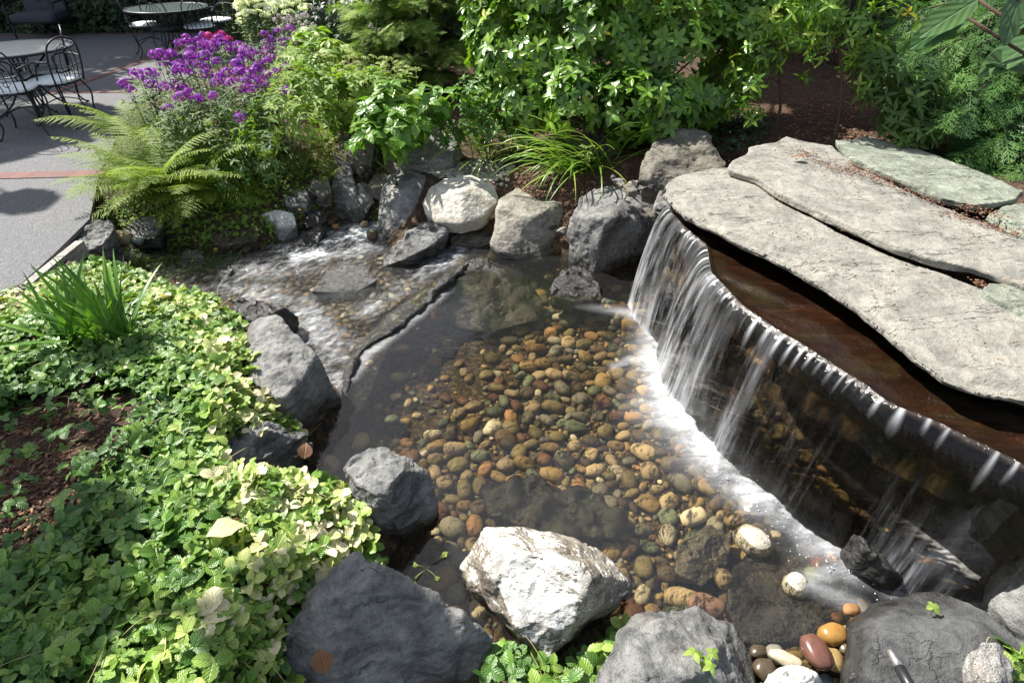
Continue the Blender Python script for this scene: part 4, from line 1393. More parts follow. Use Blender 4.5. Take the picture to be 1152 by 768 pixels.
rock("dark half-buried rock right of the brown-grey rock beside the hosta leaves",
     [(434, 185, .04), (438, 172, .12), (452, 170, .12), (456, 182, .03), (448, 192, 0)], M['brown'], ref=(445, 192, .02))
rock("pale block under the edge of the long flagstone beside the two-faced boulder",
     [(738, 222, .04), (742, 214, .1), (752, 214, .12), (758, 226, .06), (754, 236, 0), (744, 236, 0)], M['granite'], ref=(748, 237, .22))

# small broken stones packed between the boulders
SM = []
for k in range(6):
    bm = bmesh.new(); q_ = random.Random(40 + k)
    for _ in range(11): bm.verts.new((q_.uniform(-1, 1), q_.uniform(-.8, .8), q_.uniform(-.6, .6)))
    g_ = bmesh.ops.convex_hull(bm, input=bm.verts)
    bmesh.ops.delete(bm, geom=[g for g in set(g_['geom_interior'] + g_['geom_unused']) if isinstance(g, bmesh.types.BMVert)], context='VERTS')
    me = remesh_bm(bm, .08); relax(me, 1); roughen(me, .10, 1.2, 40 + k)
    for p in me.polygons: p.use_smooth = True
    me.materials.append([M['blue'], M['wet'], M['brown'], M['grey'], M['wet'], M['tan']][k]); SM.append(me)
q_ = random.Random(8)
for x, y, m_ in [(505, 282, 5), (425, 262, 4), (640, 300, 3), (560, 296, 5), (548, 250, 3), (632, 262, 3), (410, 192, 4), (460, 202, 4), (365, 228, 4), (305, 238, 4), (228, 264, 4), (180, 270, 3), (720, 215, 4), (735, 240, 3), (270, 346, 3), (372, 262, 4), (505, 190, 3), (700, 205, 4)]:
    for _ in range(m_):
        px_, py_ = x + q_.uniform(-14, 14), y + q_.uniform(-8, 8)
        w_ = D(px_, py_, -.15)
        for _i in range(3): w_ = P(px_, py_, tz(w_.x, w_.y))
        if w_.z < WATER - 0.1: continue
        o = bpy.data.objects.new("small_stone", q_.choice(SM)); COL.objects.link(o)
        s_ = q_.uniform(.03, .075)
        o.location = (w_.x, w_.y, w_.z + s_ * .2); o.scale = (s_, s_, s_); o.rotation_euler = (q_.uniform(-.5, .5), q_.uniform(-.5, .5), q_.uniform(0, 6.28))
        tag(o, "small broken stone wedged between the bigger rocks of the far bank", "stone", "small stones between the far bank rocks")

# boulders carrying the right-hand end of the weir
for lab, c_, r_, h_ in (("big grey boulder at the far right end of the weir, beyond the frame", (2.42, 1.42), .34, .50), ("lower grey boulder in front of the right end of the weir, beyond the frame", (2.05, 1.02), .26, .28), ("grey boulder supporting the right end of the long flagstone", (2.85, 1.75), .36, .52)):
    bm = bmesh.new(); q_ = random.Random(len(lab))
    for k in range(26):
        a_ = q_.uniform(0, 6.28); zz_ = q_.uniform(-.45, h_); f_ = 1 - max(0, zz_ / h_) ** 2 * .5
        bm.verts.new((math.cos(a_) * r_ * f_, math.sin(a_) * r_ * f_, zz_))
    g_ = bmesh.ops.convex_hull(bm, input=bm.verts)
    bmesh.ops.delete(bm, geom=[g for g in set(g_['geom_interior'] + g_['geom_unused']) if isinstance(g, bmesh.types.BMVert)], context='VERTS')
    me = remesh_bm(bm, .012); relax(me, 1); roughen(me, .022, 6, len(lab))
    for p in me.polygons: p.use_smooth = True
    tag(link("rock", me, M['grey'], None, (c_[0], c_[1], .0)), lab, "rock")

# ------------------------------------------------------------------ single stones one can point at
PEBM = [pebble_mesh(k, 1.0, 0.80 - 0.03 * k, 0.55 + 0.05 * (k % 3)) for k in range(6)]


def stone(label, px, py, w, h, z, mat, rot=0.0, name="pebble", flat=0.7, group=None, sink=0.0):
    """w, h in image pixels of the photograph"""
    c = D(px, py, z)
    dep = (c - Vector((0, 0, CAM_H))).length
    cosang = 1.0
    t = (c.z - CAM_H) / ray(px, py)[2]
    rx = w / 2 / FPX * t * 0.9
    ry = h / 2 / FPX * t * 1.03
    me = PEBM[abs(hash_label(label)) % 6].copy(); me.materials.clear()
    o = link(name, me, mat, None, c)
    o.scale = (rx, ry / 0.8, min(rx, ry) * flat / 0.55)
    o.rotation_euler = (0, 0, rot)
    tag(o, label, "pebble", group)
    return o


def hash_label(s):
    return sum(ord(c) * (i + 1) for i, c in enumerate(s))


M['speck'] = rock_mat("speckled_pebble", (0.62, 0.58, 0.50), (0.36, 0.32, 0.25), 0.6, crack=0.0, rough=0.5)
M['rust'] = m_pebble("rust_pebble", (0.12, 0.055, 0.04), 2); M['ochre'] = m_pebble("ochre_pebble", (0.28, 0.15, 0.04), 2); M['pinkbrown'] = m_pebble("pink_brown_pebble", (0.27, 0.17, 0.14))
stone("speckled cream oval pebble, the larger of the two lying on the black slab", 847, 607, 36, 42, -.275, M['speck'], 0.5)
stone("speckled cream oval pebble, the smaller of the two lying on the black slab", 893, 657, 30, 32, -.27, M['speck'], 0.6)
stone("pinkish brown oval pebble at the left side of the black submerged slab", 795, 682, 46, 34, -.33, M['pinkbrown'], -0.4)
stone("glossy dark red-brown upright stone on the pebble heap at the bottom", 917, 731, 30, 46, -.2, M['rust'], 0.1)
stone("bright orange-yellow pebble beside the glossy red-brown stone", 936, 713, 34, 28, -.22, M['ochre'], 0.2)
stone("long cream pebble between the white stone and the red-brown stone", 884, 741, 40, 20, -.215, PMW['cream'], -0.5)
stone("round black wet pebble at the left end of the pebble heap", 853, 733, 22, 19, -.24, PMW['dark brown'])
stone("brown oval pebble next to the round black pebble", 872, 735, 24, 20, -.24, PMW['dull grey'])
stone("golden patterned pebble right of the red-brown stone", 938, 742, 24, 32, -.22, PMW['golden brown'])
stone("brown pebble touching the flat dark slab above the golden patterned one", 951, 728, 16, 20, -.22, PMW['olive brown'])
stone("dark wet pebble partly under the white stone", 860, 752, 30, 22, -.235, PMW['dark brown'])
stone("orange pebble in the foam above the flat dark slab", 942, 628, 22, 18, -.27, M['ochre'])
stone("dark red pebble in the foam beside the orange one", 924, 637, 24, 22, -.29, M['rust'])
stone("grey-green round pebble at the edge of the foam", 914, 646, 22, 18, -.27, PM['grey-green'])
stone("orange-brown pebble at the rim of the black submerged slab", 958, 686, 22, 18, -.25, PM['orange'])
stone("red pebble beneath the rim of the flat dark slab", 942, 695, 18, 18, -.27, PM['reddish brown'])
stone("sandy pebble beside the pinkish brown oval one", 814, 651, 24, 24, -.33, PM['tan'])
stone("round brown stone at the end of the kerb by the patio", 69, 290, 26, 21, -.06, PMD['tan'])
stone("round tan stone at the shaded end of the stream", 137, 268, 24, 19, -.16, PMD['tan'])
stone("small blue-grey stone beside the round tan stone", 155, 271, 13, 12, -.18, PM['blue-grey'])
stone("small smooth pale pebble in front of the creamy white boulder", 533, 245, 16, 12, -.13, PMD['cream'])
stone("small brown pebble right of the smooth pale one", 552, 243, 12, 12, -.13, PMD['tan'])
stone("round dark cobble near the upper rapids", 419, 265, 16, 14, -.27, PM['dark brown'])
stone("flat tan oval pebble on the greenish slab corner at right", 1128, 671, 50, 16, -.15, PM['tan'])
stone("smooth cream pebble lying alone on the dark left bed of the pool", 728 / 3 * 0 + 441, 472, 18, 14, -.40, PM['grey-green'])
for k, (x, y, w, h, m) in enumerate([(330, 243, 11, 10, 'dull grey'), (339, 238, 12, 10, 'olive brown'), (334, 229, 14, 12, 'dark brown'), (349, 231, 13, 11, 'grey-green'), (359, 226, 12, 13, 'olive brown'), (321, 229, 18, 12, 'blue-grey'),
                                     (338, 249, 9, 8, 'tan'), (372, 250, 12, 9, 'reddish brown'), (378, 255, 10, 8, 'orange'), (362, 246, 10, 9, 'olive brown'), (410, 252, 11, 9, 'tan')]):
    stone(["smooth %s cobble" % m, "wet %s cobble" % m][k % 2] + " in the row below the slate grey rock", x, y, w, h, -.22 if y < 240 else -.27, PM[m], k * 0.7, group="cobbles by the white three-cornered rock")

# ------------------------------------------------------------------ pebbles on the bed
PV = [pebble_mesh(20 + k, 1.0, random.uniform(0.58, 0.95), random.uniform(0.42, 0.62), 2) for k in range(6)]
PVM = {}
for ci, (nm, c) in enumerate(PEB):
    for k in range(6):
        me = PV[k].copy(); me.materials.append(PM[nm]); PVM[(ci, k)] = me
rs = np.random.default_rng(11)


def pack(poly, n, rmin, rmax, tries, dens=None, power=2.2, start=None):
    xs = [p[0] for p in poly]; ys = [p[1] for p in poly]
    pts = list(start or [])
    out = []
    cell = {}
    cs = rmax * 2

    def near(x, y, r):
        cx, cy = int(x // cs), int(y // cs)
        for a in (-1, 0, 1):
            for b in (-1, 0, 1):
                for q in cell.get((cx + a, cy + b), ()):
                    if math.hypot(q[0] - x, q[1] - y) < (q[2] + r) * 0.80: return True
        return False
    X = rs.uniform(min(xs), max(xs), tries); Y = rs.uniform(min(ys), max(ys), tries)
    sd = poly_sd(X, Y, poly)
    Rr = rmin + (rmax - rmin) * (1 - np.linspace(0, 1, tries)) ** power * rs.uniform(0.55, 1.0, tries)
    for x, y, d, r in zip(X, Y, sd, Rr):
        if d < r * 0.3: continue
        if dens is not None and rs.random() > dens(x, y): continue
        if near(x, y, r): continue
        cell.setdefault((int(x // cs), int(y // cs)), []).append((x, y, r))
        out.append((x, y, r))
        if len(out) >= n: break
    return out


def pool_dens(x, y):
    # sparse under the dark left side of the pool
    a = D(400, 480, -.45); b = D(520, 400, -.45)
    d, _ = seg_dist(np.array([x]), np.array([y]), a.xy, b.xy)
    return float(0.04 + 0.96 * sstep(0.30, 0.62, d)[0])


pk = pack(POOL, 4600, 0.011, 0.074, 40000, pool_dens, 2.2)
pk2 = pack(STREAM, 700, 0.014, 0.04, 7000, None, 1.2)
allp = [(x, y, r, 0) for x, y, r in pk] + [(x, y, r, 1) for x, y, r in pk2]
allp.sort(key=lambda q: -q[2] / max(0.8, math.hypot(q[0], q[1])))
ntop = 268
zz = terrain([q[0] for q in allp], [q[1] for q in allp])
stuffV = Leaves()
tpls = []
for k in range(6):
    me = PV[k]
    n = len(me.vertices)
    co = np.empty(n * 3, np.float32); me.vertices.foreach_get("co", co)
    tri = np.empty(len(me.polygons) * 3, np.int32); me.polygons.foreach_get("vertices", tri)
    tpls.append((co.reshape(-1, 3), tri.reshape(-1, 3)))
SV, ST, SR, SR2, sn = [], [], [], [], 0
for k, (x, y, r, w) in enumerate(allp):
    ci = int(rs.choice(len(PEB), p=PEBP)); v = int(rs.integers(6)); a = rs.uniform(0, 6.28)
    z = zz[k] + r * 0.30
    if k < ntop:
        o = bpy.data.objects.new("pebble", PVM[(ci, v)])
        COL.objects.link(o)
        o.location = (x, y, z); o.rotation_euler = (rs.uniform(-.25, .25), rs.uniform(-.25, .25), a); o.scale = (r * 1.12,) * 3
        if w == 0:
            tag(o, "smooth %s river pebble on the bed of the clear pool" % PEB[ci][0], "pebble", "river pebbles on the bed of the pool, " + PEB[ci][0])
        else:
            tag(o, "smooth %s pebble under the rippling stream" % PEB[ci][0], "pebble", "river pebbles under the stream, " + PEB[ci][0])
    else:
        co, tri = tpls[v]
        c, s = math.cos(a), math.sin(a)
        R = np.array([[c, -s, 0], [s, c, 0], [0, 0, 1]])
        SV.append(co @ R.T * r * 1.12 + np.array([x, y, z])); ST.append(tri + sn); sn += len(co)
        SR.append(np.full(len(co), float(np.cumsum(PEBP)[ci] - PEBP[ci] * 0.5))); SR2.append(np.full(len(co), rs.random()))
# extra heap of stones where pool meets the dry edge at the bottom, and along banks
rim = [tuple(D(x, y, -.27).xy) for x, y in [(842, 724), (880, 716), (955, 690), (962, 730), (950, 790), (850, 790), (835, 745)]]
for x, y, r in pack(rim, 120, 0.014, 0.03, 2500):
    ci = int(rs.choice(len(PEB), p=PEBP)); v = int(rs.integers(6)); co, tri = tpls[v]
    z = tz(x, y) + r * 0.5
    SV.append(co * r * 1.1 + np.array([x, y, z])); ST.append(tri + sn); sn += len(co)
    SR.append(np.full(len(co), float(np.cumsum(PEBP)[ci] - PEBP[ci] * 0.5))); SR2.append(np.full(len(co), rs.random()))
me = mesh_np("small_pebbles", np.concatenate(SV), None, np.concatenate(ST), attrs={"rnd": np.concatenate(SR), "rnd2": np.concatenate(SR2)})
tag(link("small_pebbles", me, M['pebmix']), "small mixed pebbles filling the beds of pool and stream", "pebbles", None, "stuff")

# pale gravel behind the creamy boulder
gp = [tuple(D(x, y, 0).xy) for x, y in [(478, 196), (500, 185), (545, 182), (580, 196), (570, 212), (540, 205), (505, 205)]]
SV, ST, SR, SR2, sn = [], [], [], [], 0
for x, y, r in pack(gp, 420, 0.012, 0.028, 9000):
    v = int(rs.integers(6)); co, tri = tpls[v]; a = rs.uniform(0, 6.28); c, s = math.cos(a), math.sin(a)
    R = np.array([[c, -s, 0], [s, c, 0], [0, 0, 1]])
    SV.append(co @ R.T * r * 1.15 + np.array([x, y, tz(x, y) + r * .4])); ST.append(tri + sn); sn += len(co)
    SR.append(np.full(len(co), rs.random())); SR2.append(np.full(len(co), rs.random()))
me = mesh_np("gravel", np.concatenate(SV), None, np.concatenate(ST), attrs={"rnd": np.concatenate(SR), "rnd2": np.concatenate(SR2)})
tag(link("gravel", me, M['gravel']), "patch of pale rounded gravel behind the creamy white boulder", "gravel", None, "stuff")
# ================================================================== PATIO FURNITURE
M['iron'] = plain_mat("black_wrought_iron", (0.018, 0.020, 0.024), 0.45, 0.3, 0.1, 60, 0.1)
M['cushion'] = plain_mat("white_cushion", (0.74, 0.80, 0.80), 0.8, 0, 0.08, 12, 0.3)
M['cushion_dark'] = plain_mat("charcoal_cushion", (0.05, 0.052, 0.06), 0.85, 0, 0.2, 12, 0.4)
M['glass'] = plain_mat("grey_green_glass_top", (0.085, 0.11, 0.105), 0.2, 0, 0.1, 3, 0.02)
M['fabric'] = plain_mat("slate_fabric", (0.060, 0.068, 0.085), 0.9, 0, 0.25, 60, 0.5)


def lathe_disc(r, z0, h, puff=0.0, seg=40, name="disc", sq=1.0):
    prof = [(0, z0), (r * 0.85, z0), (r, z0 + h * 0.3), (r, z0 + h * 0.6), (r * 0.93, z0 + h * 0.95)] + [(r * (0.9 - 0.9 * k / 5), z0 + h + puff * math.sin(math.pi / 2 * k / 5)) for k in range(0, 6)]
    V = []
    for a in range(seg):
        t = 2 * math.pi * a / seg
        for q, z in prof:
            k = 1.0
            if sq != 1.0:
                k = 1.0 / ((abs(math.cos(t)) ** sq + abs(math.sin(t)) ** sq) ** (1 / sq))
            V.append((q * k * math.cos(t), q * k * math.sin(t), z))
    n = len(prof); Qs = []
    for a in range(seg):
        b = (a + 1) % seg
        for k in range(n - 1):
            Qs.append((a * n + k, b * n + k, b * n + k + 1, a * n + k + 1))
    return mesh_np(name, V, Qs)


def make_chair(cush='cushion', label=''):
    """dining chair facing +x, back at -x"""
    t = thing("patio_chair", label, "chair")
    link("seat_cushion", lathe_disc(0.235, 0.445, 0.035, 0.025, name="seat_cushion", sq=3.0), M[cush], t)
    g = Geo()
    ring = [(0.24 * math.cos(a), 0.24 * math.sin(a), 0.438) for a in np.linspace(0, 2 * math.pi, 33)]
    g.tube(ring, 0.009, 6)
    for y in (-0.12, 0, 0.12): g.tube([(-0.22, y, .436), (0.22, y, .436)], 0.005, 5)
    link("seat_frame", g.mesh("seat_frame"), M['iron'], t)
    for sx, sy in ((1, 1), (1, -1), (-1, 1), (-1, -1)):
        g = Geo().tube(curve_pts([(sx * 0.17, sy * 0.17, .43), (sx * 0.215, sy * 0.20, .30), (sx * 0.19, sy * 0.18, .12), (sx * 0.245, sy * 0.22, 0.012), (sx * 0.275, sy * 0.235, 0.010)], 6), 0.0095, 6)
        link("leg", g.mesh("leg"), M['iron'], t)
    g = Geo().tube(curve_pts([(0.17, .17, .20), (0, 0, .27), (-.17, -.17, .20)], 6), 0.006, 5).tube(curve_pts([(0.17, -.17, .20), (0, 0, .262), (-.17, .17, .20)], 6), 0.006, 5)
    link("stretcher", g.mesh("stretcher"), M['iron'], t)
    g = Geo()
    arch = curve_pts([(-0.20, -.19, .43), (-0.25, -.21, .66), (-0.29, -.17, .84), (-0.30, 0, .90), (-0.29, .17, .84), (-0.25, .21, .66), (-0.20, .19, .43)], 7)
    g.tube(arch, 0.010, 6)
    g.tube(curve_pts([(-0.215, -.12, .44), (-0.262, -.13, .70), (-0.285, 0, .83), (-0.262, .13, .70), (-0.215, .12, .44)], 7), 0.006, 5)
    for y in (-.06, 0, .06): g.tube(curve_pts([(-0.225, y, .44), (-0.262, y * 1.2, .66), (-0.285, y * 0.4, .81)], 5), 0.005, 5)
    g.tube(curve_pts([(-.245, -.205, .62), (-.25, 0, .60), (-.245, .205, .62)], 6), 0.006, 5)
    th = np.linspace(0, 5.2, 18)
    for sy in (-1, 1):
        g.tube([(-0.25, sy * (.07 + .035 * math.cos(a)), .54 + .04 * math.sin(a) * (1 - a / 9)) for a in th], 0.0045, 5)
    link("backrest", g.mesh("backrest"), M['iron'], t)
    for sy in (-1, 1):
        g = Geo().tube(curve_pts([(-0.265, sy * .21, .68), (-0.08, sy * .265, .69), (0.12, sy * .27, .67), (0.185, sy * .25, .62), (0.16, sy * .235, .55), (0.17, sy * .2, .44)], 7), 0.009, 6)
        link("armrest", g.mesh("armrest"), M['iron'], t)
    return t


def make_table(label, r=0.62):
    t = thing("patio_table", label, "table")
    link("tabletop", lathe_disc(r - 0.02, 0.708, 0.014, 0.0, 64, "tabletop"), M['glass'], t)
    g = Geo().tube([(r * math.cos(a), r * math.sin(a), 0.712) for a in np.linspace(0, 2 * math.pi, 61)], 0.013, 6)
    link("rim", g.mesh("rim"), M['iron'], t)
    for k in range(4):
        a = k * math.pi / 2 + 0.6
        c, s = math.cos(a), math.sin(a)
        pts = [(q * c, q * s, z) for q, z in ((.46, .70), (.30, .62), (.13, .45), (.12, .30), (.24, .12), (.40, .015), (.44, .012))]
        link("leg", Geo().tube(curve_pts(pts, 6), 0.012, 6).mesh("leg"), M['iron'], t)
    g = Geo().tube([(.13 * math.cos(a), .13 * math.sin(a), .38) for a in np.linspace(0, 2 * math.pi, 25)], 0.008, 5)
    link("ring_brace", g.mesh("ring_brace"), M['iron'], t)
    return t


def gz(px, py, z, Y=None):
    p = P(px, py, z); return (p.x, p.y, 0.004)


t1 = make_table("round glass-topped iron patio table cut by the left edge, nearest the ferns")
t1.location = (-5.80, 7.28, 0.004)
c0 = make_chair('cushion', "white-cushioned iron chair at the near right of the glass patio table")
c0.location = gz(61, 89, .47); c0.rotation_euler = (0, 0, math.radians(168))
copy_thing(c0, gz(53, 77, .47), math.radians(215), "white-cushioned iron chair just behind the near right one at the glass patio table")
copy_thing(c0, gz(12, 99, .47), math.radians(110), "white-cushioned iron chair at the front of the glass patio table by the left edge")
copy_thing(c0, gz(6, 87, .47), math.radians(20), "white-cushioned iron chair seen under the glass patio table at the left edge")
t2 = copy_thing(t1, (-5.5, 11.4, 0.004), 0.3, "second glass-topped iron patio table farther back behind the purple phlox")
t2.location = gz(188, 9, .72)
copy_thing(c0, gz(163, 27, .47), math.radians(35), "white-cushioned iron chair left of the farther patio table, leaning dark back to the hedge")
copy_thing(c0, gz(224, 29, .47), math.radians(120), "white-cushioned iron chair in front of the farther patio table")
copy_thing(c0, gz(243, 22, .47), math.radians(160), "white-cushioned iron chair right of the farther patio table beside the daisies")
cd = make_chair('cushion_dark', "dark-cushioned iron chair between the white-cushioned ones at the farther patio table")
cd.location = gz(190, 30, .47); cd.rotation_euler = (0, 0, math.radians(85))
for c in [o for o in list(COL.objects) if o.name.startswith("patio_chair")]: c['group'] = "wrought iron chairs round the patio tables"


def soft_box(name, sx, sy, sz, mat, parent, loc, rot=(0, 0, 0), puff=0.03):
    bm = bmesh.new(); bmesh.ops.create_cube(bm, size=1)
    bmesh.ops.subdivide_edges(bm, edges=bm.edges, cuts=9, use_grid_fill=True)
    for v in bm.verts:
        x, y, z = v.co * 2
        r = 0.12
        f = (1 - abs(x) ** 6) * (1 - abs(y) ** 6)
        v.co = Vector((x * sx / 2 * (1 - 0.03 * abs(z)), y * sy / 2 * (1 - 0.03 * abs(z)), z * (sz / 2 + puff * (f - 1) * 0.6)))
    me = bpy.data.meshes.new(name); bm.to_mesh(me); bm.free()
    for p in me.polygons: p.use_smooth = True
    o = link(name, me, mat, parent, loc); o.rotation_euler = rot
    return o


lp = P(44, 45, 0)
ln = thing("lounge_chair", "slate blue cushioned lounge chair behind the glass patio table by the hedge", "lounge chair", (lp.x, lp.y + 0.35, 0.004), math.radians(-80))
soft_box("seat_cushion", 0.72, 0.74, 0.16, M['fabric'], ln, (0.05, 0, 0.36))
soft_box("back_cushion", 0.14, 0.74, 0.85, M['fabric'], ln, (-0.42, 0, 0.78), (0, math.radians(-16), 0))
g = Geo()
for sy in (-1, 1):
    g.tube(curve_pts([(-0.55, sy * .40, 1.15), (-0.36, sy * .40, .55), (-0.3, sy * .40, .28), (.38, sy * .40, .28)], 6), 0.016, 6)
    g.tube(curve_pts([(-0.4, sy * .41, .60), (0, sy * .42, .60), (.34, sy * .41, .56), (.40, sy * .40, .28)], 6), 0.015, 6)
for x in (-.3, .38): g.tube([(x, -.4, .28), (x, .4, .28)], 0.014, 6)
link("frame", g.mesh("frame"), M['iron'], ln)
for x in (-.42, .38):
    for sy in (-1, 1):
        link("leg", Geo().tube([(x * .95, sy * .40, .30), (x, sy * .41, 0.01)], 0.016, 6).mesh("leg"), M['iron'], ln)

# metal-tipped black tube resting on the flat slab at the bottom edge
tube = thing("metal_tipped_tube", "thin black tube with silver end lying on the flat dark slab at the bottom", "tube")
a = D(1001, 731, -.055); b = D(1034, 790, -.03); mid = a.lerp(b, 0.35)
M['steel'] = plain_mat("brushed_metal", (0.62, 0.60, 0.56), 0.3, 0.9, 0.1, 90, 0.1)
M['blackplastic'] = plain_mat("black_plastic", (0.015, 0.017, 0.02), 0.4, 0, 0.1, 60, 0.05)
tube.location = a
link("metal_end", Geo().tube([(0, 0, 0)] + [tuple((mid - a) * f) for f in (0.08, 0.3, 0.6, 1.0)], [0.010, 0.0135, 0.0135, 0.0145, 0.0145], 14).mesh("metal_end"), M['steel'], tube)
link("sleeve", Geo().tube([tuple((mid - a) * 0.97), tuple((mid - a) * 1.0), tuple(b - a)], [0.016, 0.018, 0.018], 14).mesh("sleeve"), M['blackplastic'], tube)

# irrigation hose in the strawberry bed
hp = [D(x, y, z) for x, y, z in [(98, 505, .06), (92, 540, .055), (80, 575, .05), (60, 640, .07), (75, 632, .085), (100, 628, .085), (130, 632, .08), (145, 640, .04)]]
g = Geo().tube(curve_pts([tuple(p) for p in hp], 8), 0.007, 7)
tag(link("irrigation_hose", g.mesh("irrigation_hose"), M['blackplastic']), "thin black irrigation hose looping through the strawberry plants", "hose")
# ================================================================== LEAF MATERIALS
G = {}
G['straw'] = leaf_mat("strawberry_leaf", [(0.0, (0.030, 0.082, 0.015)), (0.42, (0.085, 0.19, 0.028)), (0.60, (0.20, 0.33, 0.050)), (0.78, (0.40, 0.48, 0.13)), (0.90, (0.66, 0.62, 0.34)), (1.0, (0.76, 0.68, 0.48))], 0.24, 0.38, 0.32, 0.5, veinc=5)
G['choisya'] = leaf_mat("glossy_shrub_leaf", [(0.0, (0.05, 0.125, 0.014)), (0.5, (0.135, 0.27, 0.026)), (0.8, (0.28, 0.44, 0.042)), (0.96, (0.34, 0.42, 0.05)), (1.0, (0.5, 0.36, 0.03))], 0.25, 0.24, 0.15, 0.6)
G['dark'] = leaf_mat("dark_evergreen_leaf", [(0.0, (0.012, 0.032, 0.012)), (0.7, (0.028, 0.065, 0.020)), (1.0, (0.06, 0.12, 0.03))], 0.2, 0.4, 0.1)
G['conifer'] = leaf_mat("soft_conifer_spray", [(0.0, (0.09, 0.18, 0.036)), (0.6, (0.22, 0.35, 0.070)), (1.0, (0.42, 0.52, 0.14))], 0.3, 0.55, 0.0)
G['cypress'] = leaf_mat("cypress_spray", [(0.0, (0.016, 0.055, 0.014)), (0.55, (0.045, 0.125, 0.026)), (1.0, (0.13, 0.26, 0.05))], 0.25, 0.5, 0.0)
G['fern'] = leaf_mat("fern_frond", [(0.0, (0.10, 0.18, 0.024)), (0.6, (0.22, 0.32, 0.045)), (1.0, (0.40, 0.48, 0.12))], 0.45, 0.5, 0.2)
G['fernyel'] = leaf_mat("yellowing_fern_frond", [(0.0, (0.15, 0.18, 0.035)), (0.6, (0.30, 0.31, 0.08)), (1.0, (0.48, 0.46, 0.18))], 0.45, 0.5, 0.2)
G['phlox'] = leaf_mat("phlox_leaf", [(0.0, (0.05, 0.10, 0.024)), (0.7, (0.10, 0.19, 0.042)), (1.0, (0.19, 0.30, 0.07))], 0.3, 0.5, 0.3)
G['lime'] = leaf_mat("fresh_green_leaf", [(0.0, (0.11, 0.21, 0.028)), (0.6, (0.22, 0.36, 0.050)), (1.0, (0.42, 0.50, 0.12))], 0.35, 0.42, 0.5)
G['hosta'] = leaf_mat("broad_rib_leaf", [(0.0, (0.07, 0.17, 0.025)), (0.6, (0.15, 0.29, 0.042)), (1.0, (0.32, 0.42, 0.09))], 0.3, 0.32, 0.8, veinc=3)
G['strap'] = leaf_mat("strap_leaf", [(0.0, (0.08, 0.18, 0.02)), (0.6, (0.18, 0.33, 0.04)), (0.9, (0.40, 0.50, 0.09)), (1.0, (0.55, 0.50, 0.22))], 0.35, 0.33, 0.0)
G['iris'] = leaf_mat("iris_blade", [(0.0, (0.06, 0.16, 0.030)), (0.7, (0.13, 0.28, 0.040)), (1.0, (0.25, 0.42, 0.05))], 0.3, 0.38, 0.0)
G['rhodo'] = leaf_mat("leathery_leaf", [(0.0, (0.035, 0.085, 0.03)), (1.0, (0.075, 0.14, 0.05))], 0.12, 0.33, 0.4, veinc=5)
G['bark'] = plain_mat("bark", (0.10, 0.065, 0.045), 0.9, 0, 0.4, 40, 1.0)
G['stem'] = plain_mat("green_stem", (0.13, 0.17, 0.05), 0.6, 0, 0.2, 30, 0.2)
G['straw_stem'] = plain_mat("pale_runner", (0.38, 0.32, 0.17), 0.7, 0, 0.2, 30, 0.2)
G['purple'] = leaf_mat("purple_petal", [(0.0, (0.17, 0.010, 0.40)), (0.6, (0.30, 0.025, 0.58)), (1.0, (0.50, 0.17, 0.74))], 0.35, 0.6, 0.0)
G['magenta'] = leaf_mat("magenta_petal", [(0.0, (0.42, 0.01, 0.20)), (1.0, (0.62, 0.03, 0.32))], 0.3, 0.6, 0.0)
G['lilac'] = leaf_mat("lilac_petal", [(0.0, (0.42, 0.32, 0.58)), (1.0, (0.66, 0.56, 0.76))], 0.35, 0.6, 0.0)
G['white'] = leaf_mat("white_petal", [(0.0, (0.82, 0.83, 0.82)), (1.0, (0.88, 0.88, 0.86))], 0.35, 0.6, 0.0)
G['palegreen'] = leaf_mat("pale_flower_head", [(0.0, (0.36, 0.44, 0.20)), (1.0, (0.58, 0.60, 0.32))], 0.3, 0.7, 0.0)
G['yellowf'] = leaf_mat("yellow_petal", [(0.0, (0.75, 0.50, 0.02)), (1.0, (0.85, 0.65, 0.05))], 0.3, 0.6, 0.0)
G['brownleaf'] = leaf_mat("dry_brown_leaf", [(0.0, (0.09, 0.038, 0.016)), (1.0, (0.22, 0.10, 0.035))], 0.25, 0.6, 0.15, veinc=4)
G['paleleaf'] = leaf_mat("bleached_leaf", [(0.0, (0.60, 0.55, 0.28)), (1.0, (0.74, 0.68, 0.48))], 0.3, 0.6, 0.7, veinc=4)
G['needle'] = leaf_mat("bark_and_needles", [(0.0, (0.07, 0.030, 0.018)), (0.6, (0.17, 0.075, 0.042)), (1.0, (0.34, 0.20, 0.12))], 0.0, 0.85, 0.0)

T_STRAW = leaf_tpl(9, 0.40, 0.32, 0.26, 0.6, 0.55, 0.085, True)
T_CHO = leaf_tpl(4, 0.21, 0.20, 0.22, 0.8, 0.55)
T_LAN = leaf_tpl(3, 0.16, 0.15, 0.3, 0.8, 0.4)
T_BROAD = leaf_tpl(5, 0.30, 0.22, 0.45, 0.7, 0.45)
T_SMALL = leaf_tpl(2, 0.42, 0.1, 0.15, 0.6, 0.5, 0, True)
T_PET = leaf_tpl(2, 0.42, 0.05, 0.15, 0.7, 0.6, 0, True)
T_STRAP = leaf_tpl(12, 0.018, 0.25, 0.0, 0.4, 0.3)


def rdir(n, up=0.0, rng=RNG):
    v = rng.normal(size=(n, 3)); v /= np.linalg.norm(v, axis=1, keepdims=True)
    v[:, 2] += up
    return v / np.linalg.norm(v, axis=1, keepdims=True)


